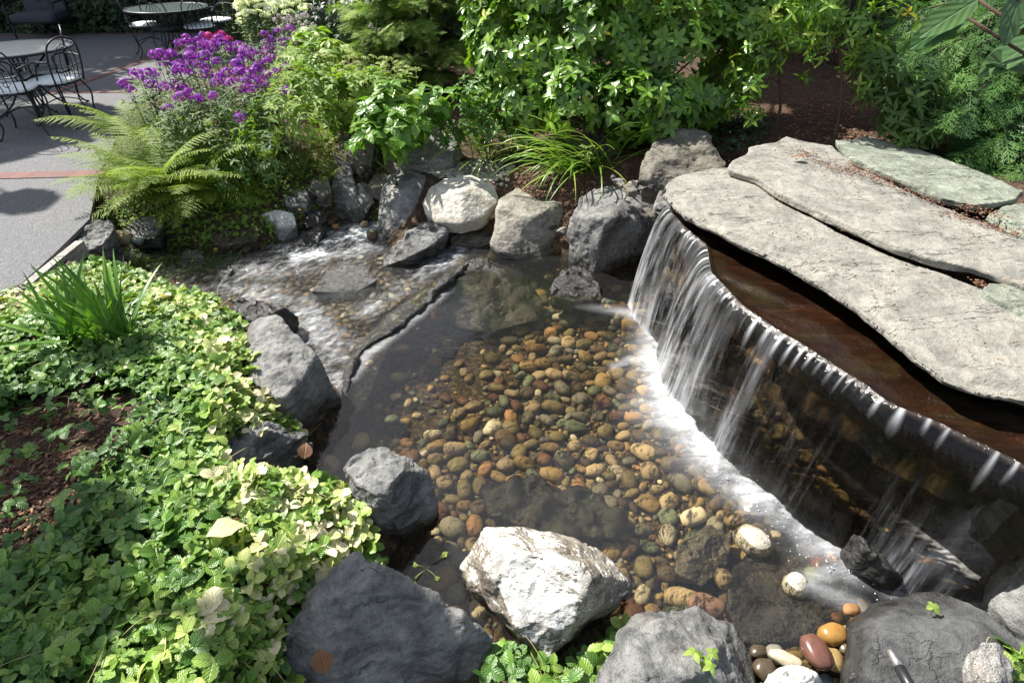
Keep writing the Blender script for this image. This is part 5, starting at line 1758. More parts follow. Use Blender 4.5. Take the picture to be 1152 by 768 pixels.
def whorls(L, pos, axis, tpl, size, k=6, spread=0.35, rnd=None, jitter=0.25):
    n = len(pos)
    a = axis / np.linalg.norm(axis, axis=1, keepdims=True)
    h = np.tile([0.3, 0.2, 0.9], (n, 1)) + 0.01
    u = np.cross(a, h); u /= np.linalg.norm(u, axis=1, keepdims=True)
    v = np.cross(a, u)
    ph = RNG.uniform(0, 6.28, n)
    for j in range(k):
        an = ph + j * 6.283 / k + RNG.normal(0, 0.18, n)
        d = a * (spread + RNG.normal(0, jitter, (n, 1)) * 0.6) + u * np.cos(an)[:, None] + v * np.sin(an)[:, None]
        d[:, 2] -= 0.08
        R = frames(d, a + RNG.normal(0, 0.15, (n, 3)))
        s = size * RNG.uniform(0.65, 1.1, n)
        r = (rnd if rnd is not None else RNG.random(n)) + RNG.normal(0, 0.10, n)
        L.add(tpl, pos, R, s, np.clip(r, 0, 0.995))


def blob_points(blobs, density, shell=0.45, gate=None, seed=0, lump=0.22):
    """points and outward axes in a union of lumpy blobs; density = points per m2 of surface"""
    Ps, As = [], []
    for bi, (c, r) in enumerate(blobs):
        n = int(density * 4 * math.pi * r * r)
        d = rdir(n)
        rr = r * (1 - shell * RNG.random(n) ** 1.6)
        rr = rr * (1 + lump * fbm(d * 1.0 + np.array(c) * 3.3, 2.2, 3, seed + bi))
        p = np.array(c) + d * rr[:, None] * np.array([1, 1, 0.92])
        # drop points buried deep in other blobs
        keep = np.ones(n, bool)
        for bj, (c2, r2) in enumerate(blobs):
            if bj != bi: keep &= np.linalg.norm(p - np.array(c2), axis=1) > r2 * 0.62
        g = fbm(p, 3.2, 3, seed + 50)
        keep &= g > (gate if gate is not None else -0.22)
        Ps.append(p[keep]); As.append(d[keep])
    return np.concatenate(Ps), np.concatenate(As)


def pb(px, py, Y, r):
    return (tuple(PY(px, py, Y)), r)


def stems_to(points, base, mat, parent, n=14, r0=0.014, name="branches", seed=1, bend=0.2):
    rr = random.Random(seed)
    g = Geo()
    for _ in range(n):
        e = Vector(points[rr.randrange(len(points))])
        b = Vector(base) + Vector((rr.uniform(-.12, .12), rr.uniform(-.1, .1), -0.05))
        m = b.lerp(e, 0.5) + Vector((rr.uniform(-bend, bend), rr.uniform(-bend, bend), rr.uniform(0, .15)))
        p = curve_pts([tuple(b), tuple(b.lerp(m, .5) + Vector((rr.uniform(-.04, .04), 0, 0.03))), tuple(m), tuple(e)], 5)
        g.tube(p, np.linspace(r0, r0 * 0.2, len(p)), 5)
    return link(name, g.mesh(name), mat, parent)


def wrld(parent, me_pts, base):
    return me_pts - np.array(base)


def plant(name, label, cat, base, group=None):
    return thing(name, label, cat, base, 0, group)


def off(L, base):
    b = np.array(base)
    L.V = [v - b for v in L.V]
    return L


# ------------------------------------------------------------------ glossy shrub in the middle of the back
def glossy_shrub(label, blobs, base, density, size, mat, tpl, k=6, seed=0, nst=16, cat="shrub", name="glossy_shrub", gate=-0.2, group=None, spread=.35, toned=0.0):
    t = plant(name, label, cat, base, group)
    p, a = blob_points(blobs, density, seed=seed, gate=gate)
    a = a + np.array([0, 0, 0.45])
    L = Leaves()
    tone = 0.42 + 0.30 * fbm(p, 2.0, 2, seed + 7) + toned
    whorls(L, p, a, tpl, size, k, spread, tone + RNG.normal(0, 0.16, len(p)))
    link("foliage", off(L, base).mesh("foliage"), mat, t)
    b = Vector(base)
    stems_to([tuple(Vector(q) - b) for q in p[::7]], (0, 0, 0), G['bark'], t, nst, 0.016, seed=seed + 1)
    return t


cb = P(700, 150, zc(.3))
glossy_shrub("large glossy-leaved green shrub filling the middle behind the far bank boulders",
             [pb(600, 55, 5.7, .5), pb(672, 40, 5.5, .55), pb(750, 55, 5.4, .52), pb(812, 60, 5.4, .40), pb(650, 108, 5.15, .33), pb(705, 118, 4.95, .34), pb(748, 112, 5.0, .33), pb(800, 112, 5.1, .26), pb(598, 112, 5.4, .32), pb(570, 100, 5.7, .30), pb(560, 20, 6.0, .35), pb(585, 128, 5.5, .2),
              pb(700, -20, 5.6, .55), pb(850, 25, 5.6, .42), pb(620, -20, 5.8, .5), pb(778, -10, 5.6, .5), pb(560, 60, 5.8, .3), pb(745, 138, 4.85, .17)],
             tuple(cb), 135, 0.102, G['choisya'], T_CHO, 6, 3, 26, gate=-0.14)

# ------------------------------------------------------------------ sprays (cypress and soft conifer)
def spray_tpl(n=9, w=0.016, ang=0.85, sub=True, seed=0):
    V, Qs, UV = [], [], []
    rj = random.Random(seed); ang0 = ang

    def strip(a, b, w0, w1):
        a = np.array(a); b = np.array(b); d = b - a; L = np.linalg.norm(d); d = d / (L + 1e-9)
        s = np.array([-d[1], d[0], 0]); i = len(V)
        V.extend([a - s * w0, a + s * w0, b + s * w1, b - s * w1]); Qs.append((i, i + 1, i + 2, i + 3))
        UV.extend([(0.3, a[1]), (0.7, a[1]), (0.7, b[1]), (0.3, b[1])])
    strip((0, 0, 0), (0, .5, -.04), w, w * .8); strip((0, .5, -.04), (0, 1, -.16), w * .8, w * .3)
    for k in range(n):
        t = 0.10 + 0.85 * k / n
        L = 0.32 * math.sin(math.pi * (0.25 + 0.70 * t)) + 0.05
        Lb = L
        for s in (-1, 1):
            if rj.random() < .12: continue
            L = Lb * rj.uniform(.55, 1.25); ang = ang0 + rj.uniform(-.22, .22); t = min(.98, t + rj.uniform(-.025, .025))
            z0 = -0.16 * t * t
            dx, dy = s * math.sin(ang) * L, math.cos(ang) * L
            e = (dx, t + dy, z0 - 0.10 * L)
            strip((0, t, z0), e, w * .75, w * .3)
            if sub:
                for q in (0.35, 0.65):
                    m = (dx * q, t + dy * q, z0 - .1 * L * q)
                    for s2 in (-1, 1):
                        a2 = math.atan2(dy, dx) + s2 * 0.75
                        strip(m, (m[0] + math.cos(a2) * L * .33, m[1] + math.sin(a2) * L * .33, m[2] - .01), w * .55, w * .25)
    return np.array(V), np.array(Qs), np.array(UV)


T_SPRAY = [spray_tpl(9, 0.016, 0.8, True, q) for q in range(5)]
T_SPRAY2 = [spray_tpl(9, 0.016, 0.6, True, 10 + q) for q in range(4)]


def conifer(name, label, cat, limbs, base, tpl, mat, size, per=26, seed=0, spread=0.5, droop=0.25, trunk=0.03):
    rr = np.random.default_rng(seed)
    t = plant(name, label, cat, base)
    L = Leaves(); g = Geo()
    b = np.array(base)
    for (a, e) in limbs:
        a = np.array(a, float); e = np.array(e, float)
        ln = np.linalg.norm(e - a)
        path = curve_pts([tuple(a), tuple((a + e) / 2 + np.array([0, 0, 0.10 * ln])), tuple(e)], 6)
        g.tube(path - b, np.linspace(trunk * 0.5, 0.003, len(path)), 5)
        m = int(per * ln / 0.5)
        tt = rr.uniform(0.12, 1.0, m) ** 0.8
        idx = tt * (len(path) - 1); i0 = np.clip(idx.astype(int), 0, len(path) - 2); f = (idx - i0)[:, None]
        pos = path[i0] * (1 - f) + path[i0 + 1] * f + rr.normal(0, 0.03, (m, 3))
        fw = (e - a) / ln
        side = np.cross(fw, [0, 0, 1]); side /= np.linalg.norm(side) + 1e-9
        sg = rr.choice([-1, 1], m)[:, None] * rr.uniform(0.2, 1.1, m)[:, None]
        d = fw * rr.uniform(0.4, 1.0, (m, 1)) + side * sg * spread * 1.6 + np.array([0, 0, -droop]) + rr.normal(0, 0.15, (m, 3))
        R = frames(d, np.array([[0, 0, 1.0]]) + rr.normal(0, 0.42, (m, 3)))
        sc_, rn_ = size * rr.uniform(0.45, 1.15, m), np.clip(0.1 + 0.65 * tt + rr.normal(0, 0.2, m), 0, 1)
        for q in range(len(tpl)):
            L.add(tpl[q], pos[q::len(tpl)], R[q::len(tpl)], sc_[q::len(tpl)], rn_[q::len(tpl)])
    link("foliage", off(L, base).mesh("foliage"), mat, t)
    link("branches", g.mesh("branches"), G['bark'], t)
    return t


# soft feathery conifer behind the hosta leaves
cbase = P(468, 112, zc(.1)); cbase.y += 0.35
rr = random.Random(5)
limbs = []
for k in range(64):
    z = rr.uniform(.10, 1.25); a = rr.uniform(0, 6.28)
    L_ = 0.92 * (1.15 - 0.40 * z) * rr.uniform(.7, 1.05)
    o_ = Vector((cbase.x + rr.uniform(-.08, .08), cbase.y + rr.uniform(-.08, .08), cbase.z + z * 0.9))
    limbs.append((tuple(o_), tuple(o_ + Vector((math.cos(a) * L_, math.sin(a) * L_ * .8, rr.uniform(.05, .35))))))
conifer("feathery_conifer", "soft feathery pale green conifer left of the glossy-leaved shrub", "conifer", limbs, tuple(cbase), T_SPRAY2, G['conifer'], 0.22, 62, 5)

# cypress at the right edge
ybase = (4.9, 5.2, zc(.4))
limbs = []
for px, py, Y in [(1010, 75, 4.7), (1000, 100, 4.6), (1020, 128, 4.5), (1040, 150, 4.3), (1070, 140, 4.1), (1085, 180, 4.0), (1100, 165, 4.1), (1120, 200, 3.9), (1050, 60, 4.7), (1075, 85, 4.5), (1090, 110, 4.3), (1130, 150, 4.1), (1140, 120, 4.2),
                  (1100, 50, 4.6), (1140, 60, 4.5), (1060, 25, 4.9), (1020, 40, 5.0), (1110, 15, 4.8), (1150, 175, 3.9), (1150, 205, 3.8), (1035, 105, 4.6), (1065, 115, 4.4), (1150, 90, 4.4), (990, 60, 5.0), (1150, 20, 4.8), (1010, 20, 5.2), (1130, 90, 4.4), (1045, 85, 4.6)]:
    e = PY(px, py, Y)
    a = Vector((ybase[0] - .3 + rr.uniform(-.2, .2), ybase[1] + rr.uniform(-.4, .3), e.z + rr.uniform(-.05, .3)))
    limbs.append((tuple(a.lerp(e, 0.15)), tuple(e)))
conifer("cypress", "green cypress with flat drooping sprays at the right edge over the flagstones", "conifer", limbs, ybase, T_SPRAY, G['cypress'], 0.28, 26, 9, 0.55, 0.38, 0.05)

# big leathery leaves hanging into the top right corner
rb = (3.3, 1.6, zc(.35))
t = plant("rhododendron", "rhododendron branch with large leathery leaves hanging into the top right corner", "shrub", rb)
L = Leaves(); g = Geo()
T_RHO = leaf_tpl(6, 0.19, 0.25, 0.15, 0.6, 0.55, 0, True)
lf = [((1100, 0), (1050, 28), .19), ((1085, 18), (1038, 42), .14), ((1152, -25), (1137, 38), .16), ((1180, 38), (1118, 70), .17), ((1180, 90), (1135, 60), 0.13), ((1120, -20), (1080, -10), .15), ((1190, 0), (1160, 20), .15)]
for k, (a, b, s) in enumerate(lf):
    A = PY(a[0], a[1], 2.4); B = PY(b[0], b[1], 2.3)
    d = np.array([list((B - A).normalized())])
    L.add(T_RHO, np.array([list(A)]), frames(d, np.array([[-.1, -.5, 1.0]]) + RNG.normal(0, .2, (1, 3))), (B - A).length * 1.15, np.array([RNG.random()]))
    g.tube(curve_pts([(0, 0, 0), tuple((A - Vector(rb)) * .5 + Vector((0.15, 0, .1))), tuple(A - Vector(rb))], 6), 0.006, 5)
_d = rdir(150); _c = np.array([3.3, 1.7, 1.5]) + _d * (0.75 * RNG.random(150) ** .4)[:, None]
whorls(L, _c, _d + [0, 0, .5], T_RHO, .15, 6, .3, RNG.random(150))
link("foliage", off(L, rb).mesh("foliage"), G['rhodo'], t)
link("branches", g.mesh("branches"), G['bark'], t)

# thin-stemmed leafy saplings behind the flagstones
def sapling(label, px, py, top, leafpts, Yb, density_pts, size, mat, seed, tpl=T_LAN, group=None, name="sapling"):
    rr = random.Random(seed)
    b = P(px, py, zc(.38)); b.z = tz(b.x, b.y) - 0.03
    t = plant(name, label, "sapling", tuple(b), group)
    T = PY(top[0], top[1], b.y + 0.1)
    g = Geo()
    path = curve_pts([(0, 0, 0), tuple((T - b) * .33 + Vector((.02, 0, 0))), tuple((T - b) * .66 + Vector((-.02, 0, 0))), tuple(T - b)], 6)
    g.tube(path, np.linspace(.014, .007, len(path)), 6)
    pos, ax = [], []
    for (lx, ly, dY, r, n) in leafpts:
        c = PY(lx, ly, b.y + dY)
        q = path[rr.randrange(len(path) // 3, len(path))]
        g.tube(curve_pts([tuple(q), tuple((Vector(q) + (c - b)) / 2 + Vector((0, 0, .04))), tuple(c - b)], 5), np.linspace(.006, .002, 11), 4)
        d = rdir(n)
        pos.append(np.array(c) + d * (r * RNG.random(n) ** 0.5)[:, None]); ax.append(d + [0, 0, .5])
    pos = np.concatenate(pos); ax = np.concatenate(ax)
    L = Leaves()
    whorls(L, pos, ax, tpl, size, 4, .3, 0.45 + RNG.normal(0, .22, len(pos)))
    link("foliage", off(L, tuple(b)).mesh("foliage"), mat, t)
    link("trunk", g.mesh("trunk"), G['bark'], t)
    return t


sapling("slender sapling with one thin brown trunk rising at the back corner of the flagstones", 938, 166, (960, -20),
        [(930, 20, .1, .22, 34), (960, 35, 0, .18, 24), (985, 60, 0, .16, 22), (975, 90, -.1, .14, 16), (900, 30, .2, .22, 28), (1000, 30, .1, .25, 34), (950, 0, .2, .3, 50), (925, 55, 0, .10, 6), (900, 10, .1, .2, 25)], 0, 0, .085, G['choisya'], 3)
sapling("low branching bush right of the slender sapling with drooping lance leaves", 1010, 168, (1000, 60),
        [(990, 100, -.1, .16, 26), (1010, 125, -.2, .16, 30), (1030, 150, -.3, .14, 24), (985, 75, 0, .18, 28), (1020, 165, -.3, .12, 18), (1035, 110, -.1, .2, 30), (1000, 140, -.1, .14, 16)], 0, 0, .10, G['phlox'], 4)
sapling("leafy side bush with bent stems between the glossy shrub and the slender sapling", 872, 150, (885, 40),
        [(830, 118, -.2, .12, 16), (845, 95, -.1, .16, 22), (860, 60, 0, .2, 28), (880, 25, .1, .25, 34), (850, 130, -.2, .10, 10), (905, 90, 0, .06, 4), (835, 75, 0, .15, 20)], 0, 0, .085, G['choisya'], 5)

# ------------------------------------------------------------------ background planting
def bg_shrub(label, blobs, density, size, mat, tpl, k=5, seed=0, name="shrub", cat="shrub", group=None, gate=-.3, toned=0.0):
    bl = [pb(*b) for b in blobs]
    cx = sum(b[0][0] for b in bl) / len(bl); cy = sum(b[0][1] for b in bl) / len(bl)
    return glossy_shrub(label, bl, (cx, cy, tz(cx, cy)), density, size, mat, tpl, k, seed, 10, cat, name, gate, group, toned=toned)


# clipped hedge behind the patio: box of small leaves
def hedge(label, x0, x1, y0, y1, h, seed, n=15000, size=.055, mat='dark', lit=0.0):
    base = ((x0 + x1) / 2, y0, 0)
    t = plant("hedge", label, "hedge", base)
    u = RNG.random((n, 3))
    face = RNG.random(n)
    x = x0 + (x1 - x0) * u[:, 0]; z = h * u[:, 1]; y = y0 + 0.25 * u[:, 2]
    top = face > 0.7
    y = np.where(top, y0 + (y1 - y0) * u[:, 2], y); z = np.where(top, h - .15 * u[:, 1], z)
    p = np.stack([x, y, z], 1)
    bump = fbm(p, 1.4, 3, seed)
    p[:, 1] -= 0.22 * bump * (~top); p[:, 2] += 0.15 * bump * top
    a = np.where(top[:, None], [[0, -.2, 1.0]], [[0, -1.0, .35]]) + RNG.normal(0, .4, (n, 3))
    L = Leaves()
    whorls(L, p, a, T_SMALL, size, 3, .4, 0.4 + .3 * fbm(p, 1.5, 2, seed + 3) + RNG.normal(0, .15, n) + lit)
    link("foliage", off(L, base).mesh("foliage"), G[mat], t)
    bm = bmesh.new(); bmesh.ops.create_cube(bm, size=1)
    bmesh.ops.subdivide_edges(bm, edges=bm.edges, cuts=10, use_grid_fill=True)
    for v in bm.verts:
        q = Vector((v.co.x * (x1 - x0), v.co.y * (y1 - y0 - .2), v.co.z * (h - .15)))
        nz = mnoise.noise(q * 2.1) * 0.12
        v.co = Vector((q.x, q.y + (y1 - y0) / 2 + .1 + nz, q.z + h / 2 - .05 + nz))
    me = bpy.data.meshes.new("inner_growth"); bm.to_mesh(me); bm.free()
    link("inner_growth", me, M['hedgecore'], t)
    return t


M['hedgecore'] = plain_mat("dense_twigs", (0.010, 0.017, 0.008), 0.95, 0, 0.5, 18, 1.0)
hedge("dark clipped hedge along the back of the patio behind the lounge chair", -13.5, -5.4, 12.9, 14.5, 1.7, 1, 17000, .07)
hedge("lower sunlit hedge behind the farther patio table", -5.4, -1.4, 12.2, 13.6, 1.25, 2, 9000, .07, 'phlox', -.1)
hedge("dark hedge closing the garden behind the glossy-leaved shrub", -1.3, 9.5, 9.6, 11.2, 2.3, 4, 16000, .09)
hedge("dark hedge on the right side behind the cypress", 5.6, 7.0, 3.0, 3.6, 2.0, 6, 2500, .09)

bg_shrub("dark green bush beside the white daisies at the top", [(372, 22, 9.0, .55), (350, 5, 9.3, .5), (405, 10, 8.8, .5), (395, 35, 8.6, .35)], 55, .10, G['dark'], T_LAN, 5, 21)
bg_shrub("deep green bush behind the feathery conifer", [(440, 10, 8.4, .6), (480, -10, 8.2, .6), (520, 10, 8.0, .5), (430, 40, 8.0, .3)], 50, .11, G['dark'], T_LAN, 5, 22, toned=.1)
bg_shrub("dark laurel behind the slender sapling at the top right", [(880, -20, 7.8, .6), (960, -25, 7.6, .6), (1040, 0, 7.2, .6), (1000, 10, 7.2, .4)], 45, .12, G['dark'], T_LAN, 5, 23)
bg_shrub("dark low bush between the sapling and the cypress", [(1030, 60, 6.2, .4), (1075, 95, 5.6, .4), (1120, 80, 5.6, .5), (1110, 150, 4.9, .35)], 60, .09, G['dark'], T_LAN, 5, 24)


# ------------------------------------------------------------------ ferns
def frond_tpl(pairs=26, detail=8, seed=0, yel=False):
    """a frond 1 m long along +y bending down"""
    r = np.random.default_rng(seed)
    V, Qs, UV, R = [], [], [], []

    def bend(x, y, z):
        a = y * 1.25
        return np.array([x + (0.16 - 0.16 * (seed % 3)) * y * y, math.sin(a) / 1.25 * 0.98, (math.cos(a) - 1) / 1.25 * 0.9 + z])
    def quad(p, rv):
        i = len(V); V.extend(p); Qs.append((i, i + 1, i + 2, i + 3)); UV.extend([(0.3, 0), (0.7, 0), (0.7, 1), (0.3, 1)]); R.extend([rv] * 4)
    for k in range(12):
        a, b = k / 12, (k + 1) / 12
        w = .006 * (1 - a * .8)
        quad([bend(-w, a, 0), bend(w, a, 0), bend(w * .9, b, 0), bend(-w * .9, b, 0)], .6)
    for k in range(pairs):
        t = 0.10 + 0.89 * (k / pairs)
        Lp = 0.20 * math.sin(math.pi * min(1, (t * 0.86 + 0.14)) ** 0.9) ** 0.9 + 0.008
        Lfull = Lp
        for s in (-1, 1):
            Lp = Lfull
            sw = 0.25 + 0.35 * t
            j = r.normal(0, .12); Lq = Lp; Lp = Lq * r.uniform(.72, 1.1)
            rv = float(np.clip(0.45 + .25 * t + r.normal(0, .12), 0, 1))
            for q in range(detail):
                f0 = q / detail; f1 = (q + 1) / detail
                w = 0.30 / pairs * 1.05 * (1 - f0) ** 0.7 + .0015
                x0 = s * Lp * f0; y0 = t + Lp * f0 * (sw + j)
                x1 = s * Lp * f1; y1 = t + Lp * f1 * (sw + j)
                z0 = -0.25 * Lp * f0 * f0; z1 = -.25 * Lp * f1 * f1
                # two pinnules: one each side of the pinna's axis
                for e in (-1, 1):
                    quad([bend(x0, y0, z0), bend(x1, y1, z1), bend(x1 * 1.0 + s * .002, y1 + e * w * .55, z1 - .002), bend((x0 + x1) / 2 + s * .001, (y0 + y1) / 2 + e * w, z0 - .002)], rv)
    return np.array(V), np.array(Qs), np.array(UV), np.array(R)


FRM = {}
def frond_mesh(kind, v):
    if (kind, v) not in FRM:
        V, Qs, UV, R = frond_tpl(24 + 3 * v, 7, v)
        me = mesh_np("frond", V, Qs, uv=UV, attrs={"rnd": R, "rnd2": R})
        me.materials.append(G[kind]); FRM[(kind, v)] = me
    return FRM[(kind, v)]


def fern(label, px, py, z, n, L0, kind='fern', lean=(0, 0), seed=0, up=(0.5, 1.25)):
    rr = random.Random(seed)
    b = D(px, py, z)
    t = plant("fern", label, "fern", tuple(b))
    for k in range(n):
        a = 6.283 * k / n + rr.uniform(-.25, .25)
        o = bpy.data.objects.new("frond", frond_mesh(kind, rr.randrange(3)))
        COL.objects.link(o); o.parent = t
        el = rr.uniform(*up)
        s = L0 * rr.uniform(.7, 1.1)
        d = Vector((math.cos(a) * math.cos(el) + lean[0], math.sin(a) * math.cos(el) + lean[1], math.sin(el))).normalized()
        upv = Vector((0, 0, 1)) - d * d.z
        if upv.length < .1: upv = Vector((0, -1, 0))
        x = d.cross(upv.normalized()).normalized(); zz_ = x.cross(d).normalized()
        mt = Matrix((x, d, zz_)).transposed().to_4x4()
        mt = mt @ Matrix.Rotation(rr.uniform(-.35, .35), 4, 'Y')
        o.matrix_local = Matrix.Translation((rr.uniform(-.04, .04), rr.uniform(-.04, .04), 0)) @ mt @ Matrix.Scale(s, 4)
    return t


fern("large lady fern spreading over the patio corner, leftmost and biggest of the ferns", 180, 222, -.05, 42, .92, lean=(.02, -.02), seed=1, up=(.9, 1.42))
fern("bright green fern with fronds hanging over the shaded stream, right of the biggest one", 225, 225, -.1, 34, .9, lean=(.05, -.10), seed=2, up=(.6, 1.35))
fern("pale fern behind the biggest fern, reaching up to the phlox on the left", 172, 175, 0, 18, .95, lean=(-.1, 0), seed=3, up=(.95, 1.42))
fern("dark fern half hidden in the middle of the phlox foliage", 262, 190, -.02, 14, .6, seed=4)
fern("yellowing fern with pale fronds above the upright jagged rock", 365, 172, .02, 15, .55, 'fernyel', lean=(0, -.1), seed=5)
fern("yellow-green fern right of the pale-fronded one, behind the dull brown-grey rock", 405, 140, .06, 12, .5, 'fernyel', seed=6)
fern("small yellow-green fern drooping beside the upright jagged rock", 378, 200, -.06, 9, .3, 'fernyel', seed=7)

# ------------------------------------------------------------------ phlox
def head_mesh(mat, nfl=38, r=0.062, pet=0.0135, seed=0, flat=.7):
    rg = np.random.default_rng(seed)
    d = rg.normal(size=(nfl, 3)); d /= np.linalg.norm(d, axis=1, keepdims=True); d[:, 2] = np.abs(d[:, 2]) * 1.2 - .25
    d /= np.linalg.norm(d, axis=1, keepdims=True)
    pos = d * r * rg.uniform(.75, 1.05, (nfl, 1)) * np.array([1, 1, flat])
    L = Leaves()
    global RNG
    sv = RNG; RNG = rg
    whorls(L, pos, d, T_PET, pet, 5, .12, rg.random(nfl) * .8 + .1, .05)
    RNG = sv
    me = L.mesh("flower_head"); me.materials.append(G[mat])
    return me


def flower_plant(name, label, cat, heads, mats, leafmat, tpl, lsize, base, drop=0.75, leaves_per=24, group=None, leafr=.10, hs=1.05, seed=0, nv=4, nfl=40, r=.062, flat=.75, pet=.0155, ltop=.06):
    """heads: world points of the flower heads; each has its own stem with leaves"""
    rr = random.Random(seed)
    t = plant(name, label, cat, base, group)
    hm = [head_mesh(mats[k % len(mats)], nfl, r, pet, k, flat) for k in range(nv)]
    g = Geo(); L = Leaves(); B = Vector(base)
    pos, ax = [], []
    for h in heads:
        h = Vector(h)
        o = bpy.data.objects.new("flower_head", rr.choice(hm)); COL.objects.link(o); o.parent = t
        o.location = h - B; o.rotation_euler = (rr.uniform(-.4, .4), rr.uniform(-.4, .4), rr.uniform(0, 6)); s = hs * rr.uniform(.75, 1.2); o.scale = (s, s, s)
        foot = Vector((h.x * .85 + B.x * .15 + rr.uniform(-.05, .05), h.y * .9 + B.y * .1, 0)); foot.z = max(tz(foot.x, foot.y), h.z - 1.2)
        p = curve_pts([tuple(foot - B), tuple((foot + h) / 2 - B + Vector((rr.uniform(-.04, .04), 0, 0))), tuple(h - B)], 5)
        g.tube(p, np.linspace(.005, .0025, len(p)), 4)
        for q in range(leaves_per):
            f = rr.uniform(.05, 1)
            pp = foot.lerp(h - Vector((0, 0, ltop)), f)
            pos.append((pp.x + rr.uniform(-.5, .5) * leafr, pp.y + rr.uniform(-.5, .5) * leafr, pp.z)); ax.append((rr.uniform(-.5, .5), rr.uniform(-.5, .3), 1))
    pos = np.array(pos); ax = np.array(ax)
    whorls(L, pos, ax, tpl, lsize, 3, .35, .45 + RNG.normal(0, .2, len(pos)))
    link("leaves", off(L, base).mesh("leaves"), leafmat, t)
    link("stems", g.mesh("stems"), G['stem'], t)
    return t


def heads_in(poly, n, Yf, seed=0, mind=7):
    rr = random.Random(seed); out = []
    xs = [p[0] for p in poly]; ys = [p[1] for p in poly]
    tries = 0
    while len(out) < n and tries < 9000:
        tries += 1
        x, y = rr.uniform(min(xs), max(xs)), rr.uniform(min(ys), max(ys))
        if not poly_inside(np.array([x]), np.array([y]), poly)[0]: continue
        if any(math.hypot(x - a, y - b) < mind for a, b in out): continue
        out.append((x, y))
    return [tuple(PY(x, y, Yf(x, y) + rr.uniform(-.15, .15))) for x, y in out]


Yph = lambda x, y: 5.25 + (115 - y) * 0.016
sx_ = Yph(0, 90)
flower_plant("phlox_plant", "tall purple phlox at the left, leaning over the patio above the ferns", "phlox",
             heads_in([(137, 92), (150, 84), (172, 78), (170, 62), (200, 62), (212, 85), (205, 108), (190, 98), (160, 106), (142, 102)], 17, Yph, 1) + [tuple(PY(190, 122, 5.2))], ['purple'], G['phlox'], T_LAN, .075, tuple(P(195, 165, 0)), group="purple phlox clump", seed=1)
flower_plant("phlox_plant", "tall purple phlox in the middle of the clump, the widest mass of flowers", "phlox",
             heads_in([(170, 60), (195, 48), (232, 42), (268, 48), (272, 75), (262, 98), (232, 92), (212, 84)], 27, Yph, 2) + [tuple(PY(222, 112, 5.2)), tuple(PY(212, 104, 5.2)), tuple(PY(204, 110, 5.2))], ['purple'], G['phlox'], T_LAN, .075, tuple(P(235, 160, 0)), group="purple phlox clump", seed=2)
flower_plant("phlox_plant", "tall purple phlox at the right end of the clump beside the lilac flowers", "phlox",
             heads_in([(268, 62), (285, 55), (318, 62), (326, 74), (318, 98), (298, 104), (262, 104), (255, 90)], 22, Yph, 3) + [tuple(PY(270, 132, 5.1)), tuple(PY(322, 103, 5.2)), tuple(PY(240, 108, 5.2))], ['purple'], G['phlox'], T_LAN, .075, tuple(P(285, 160, 0)), group="purple phlox clump", seed=3)
flower_plant("phlox_plant", "magenta and violet flowers peeping over the top of the purple phlox", "phlox",
             heads_in([(206, 40), (250, 38), (262, 44), (240, 50), (215, 48)], 7, lambda x, y: 7.0, 4), ['magenta', 'purple'], G['phlox'], T_LAN, .07, tuple(P(235, 95, 0)), seed=4)
flower_plant("phlox_plant", "bright purple flowers below the white daisies", "phlox",
             heads_in([(295, 38), (330, 30), (330, 52), (300, 55)], 8, lambda x, y: 7.0, 5), ['purple'], G['phlox'], T_LAN, .07, tuple(P(315, 90, 0)), seed=5)
flower_plant("lilac_flowers", "pale lilac flower spikes between the daisies and the dark bush", "flowers",
             heads_in([(305, 18), (350, 18), (356, 40), (320, 48)], 26, lambda x, y: 7.4, 6, 4), ['lilac'], G['phlox'], T_LAN, .08, tuple(P(330, 85, 0)), seed=6, hs=.55, flat=1.2)
flower_plant("daisy_plant", "clump of white daisies at the top edge beside the farther patio table", "daisies",
             heads_in([(268, -8), (345, -8), (345, 10), (315, 22), (285, 12), (268, 28)], 34, lambda x, y: 8.0, 7, 5), ['white'], G['phlox'], T_LAN, .08, tuple(P(305, 70, 0)), seed=7, hs=1.1, flat=.25, nfl=30, pet=.024, leaves_per=14)
flower_plant("lavender_spikes", "small clump of pale violet flower spikes in front of the deep green bush", "flowers",
             heads_in([(415, 30), (440, 25), (442, 48), (420, 48)], 10, lambda x, y: 7.3, 8, 4), ['lilac'], G['dark'], T_LAN, .08, tuple(P(430, 78, .05)), seed=8, hs=.5, flat=1.6)
flower_plant("stonecrop", "stonecrop with flat pale green flower heads between the phlox and the conifer", "stonecrop",
             heads_in([(345, 62), (400, 60), (440, 66), (470, 78), (440, 90), (380, 84), (350, 80)], 38, lambda x, y: 5.9, 9, 7), ['palegreen'], G['lime'], T_BROAD, .075, tuple(P(395, 140, .02)), seed=9, hs=.75, flat=.3, nfl=44, pet=.010, leaves_per=16)

# bright leafy undergrowth plants between phlox and stonecrop
def leafy(label, blobs, density, size, mat, tpl, k, seed, name="leafy_plant", toned=0.0, cat="plant", spread=.4):
    bl = [pb(*b) for b in blobs]
    cx = sum(b[0][0] for b in bl) / len(bl); cy = sum(b[0][1] for b in bl) / len(bl)
    t = plant(name, label, cat, (cx, cy, tz(cx, cy)))
    p, a = blob_points(bl, density, seed=seed, gate=-.4)
    L = Leaves()
    whorls(L, p, a + [0, 0, .9], tpl, size, k, spread, .5 + .3 * fbm(p, 2, 2, seed) + RNG.normal(0, .15, len(p)) + toned)
    base = (cx, cy, tz(cx, cy))
    link("leaves", off(L, base).mesh("leaves"), G[mat], t)
    stems_to([tuple(Vector(q) - Vector(base)) for q in p[::9]], (0, 0, 0), G['stem'], t, 8, .005, "stems", seed)
    return t


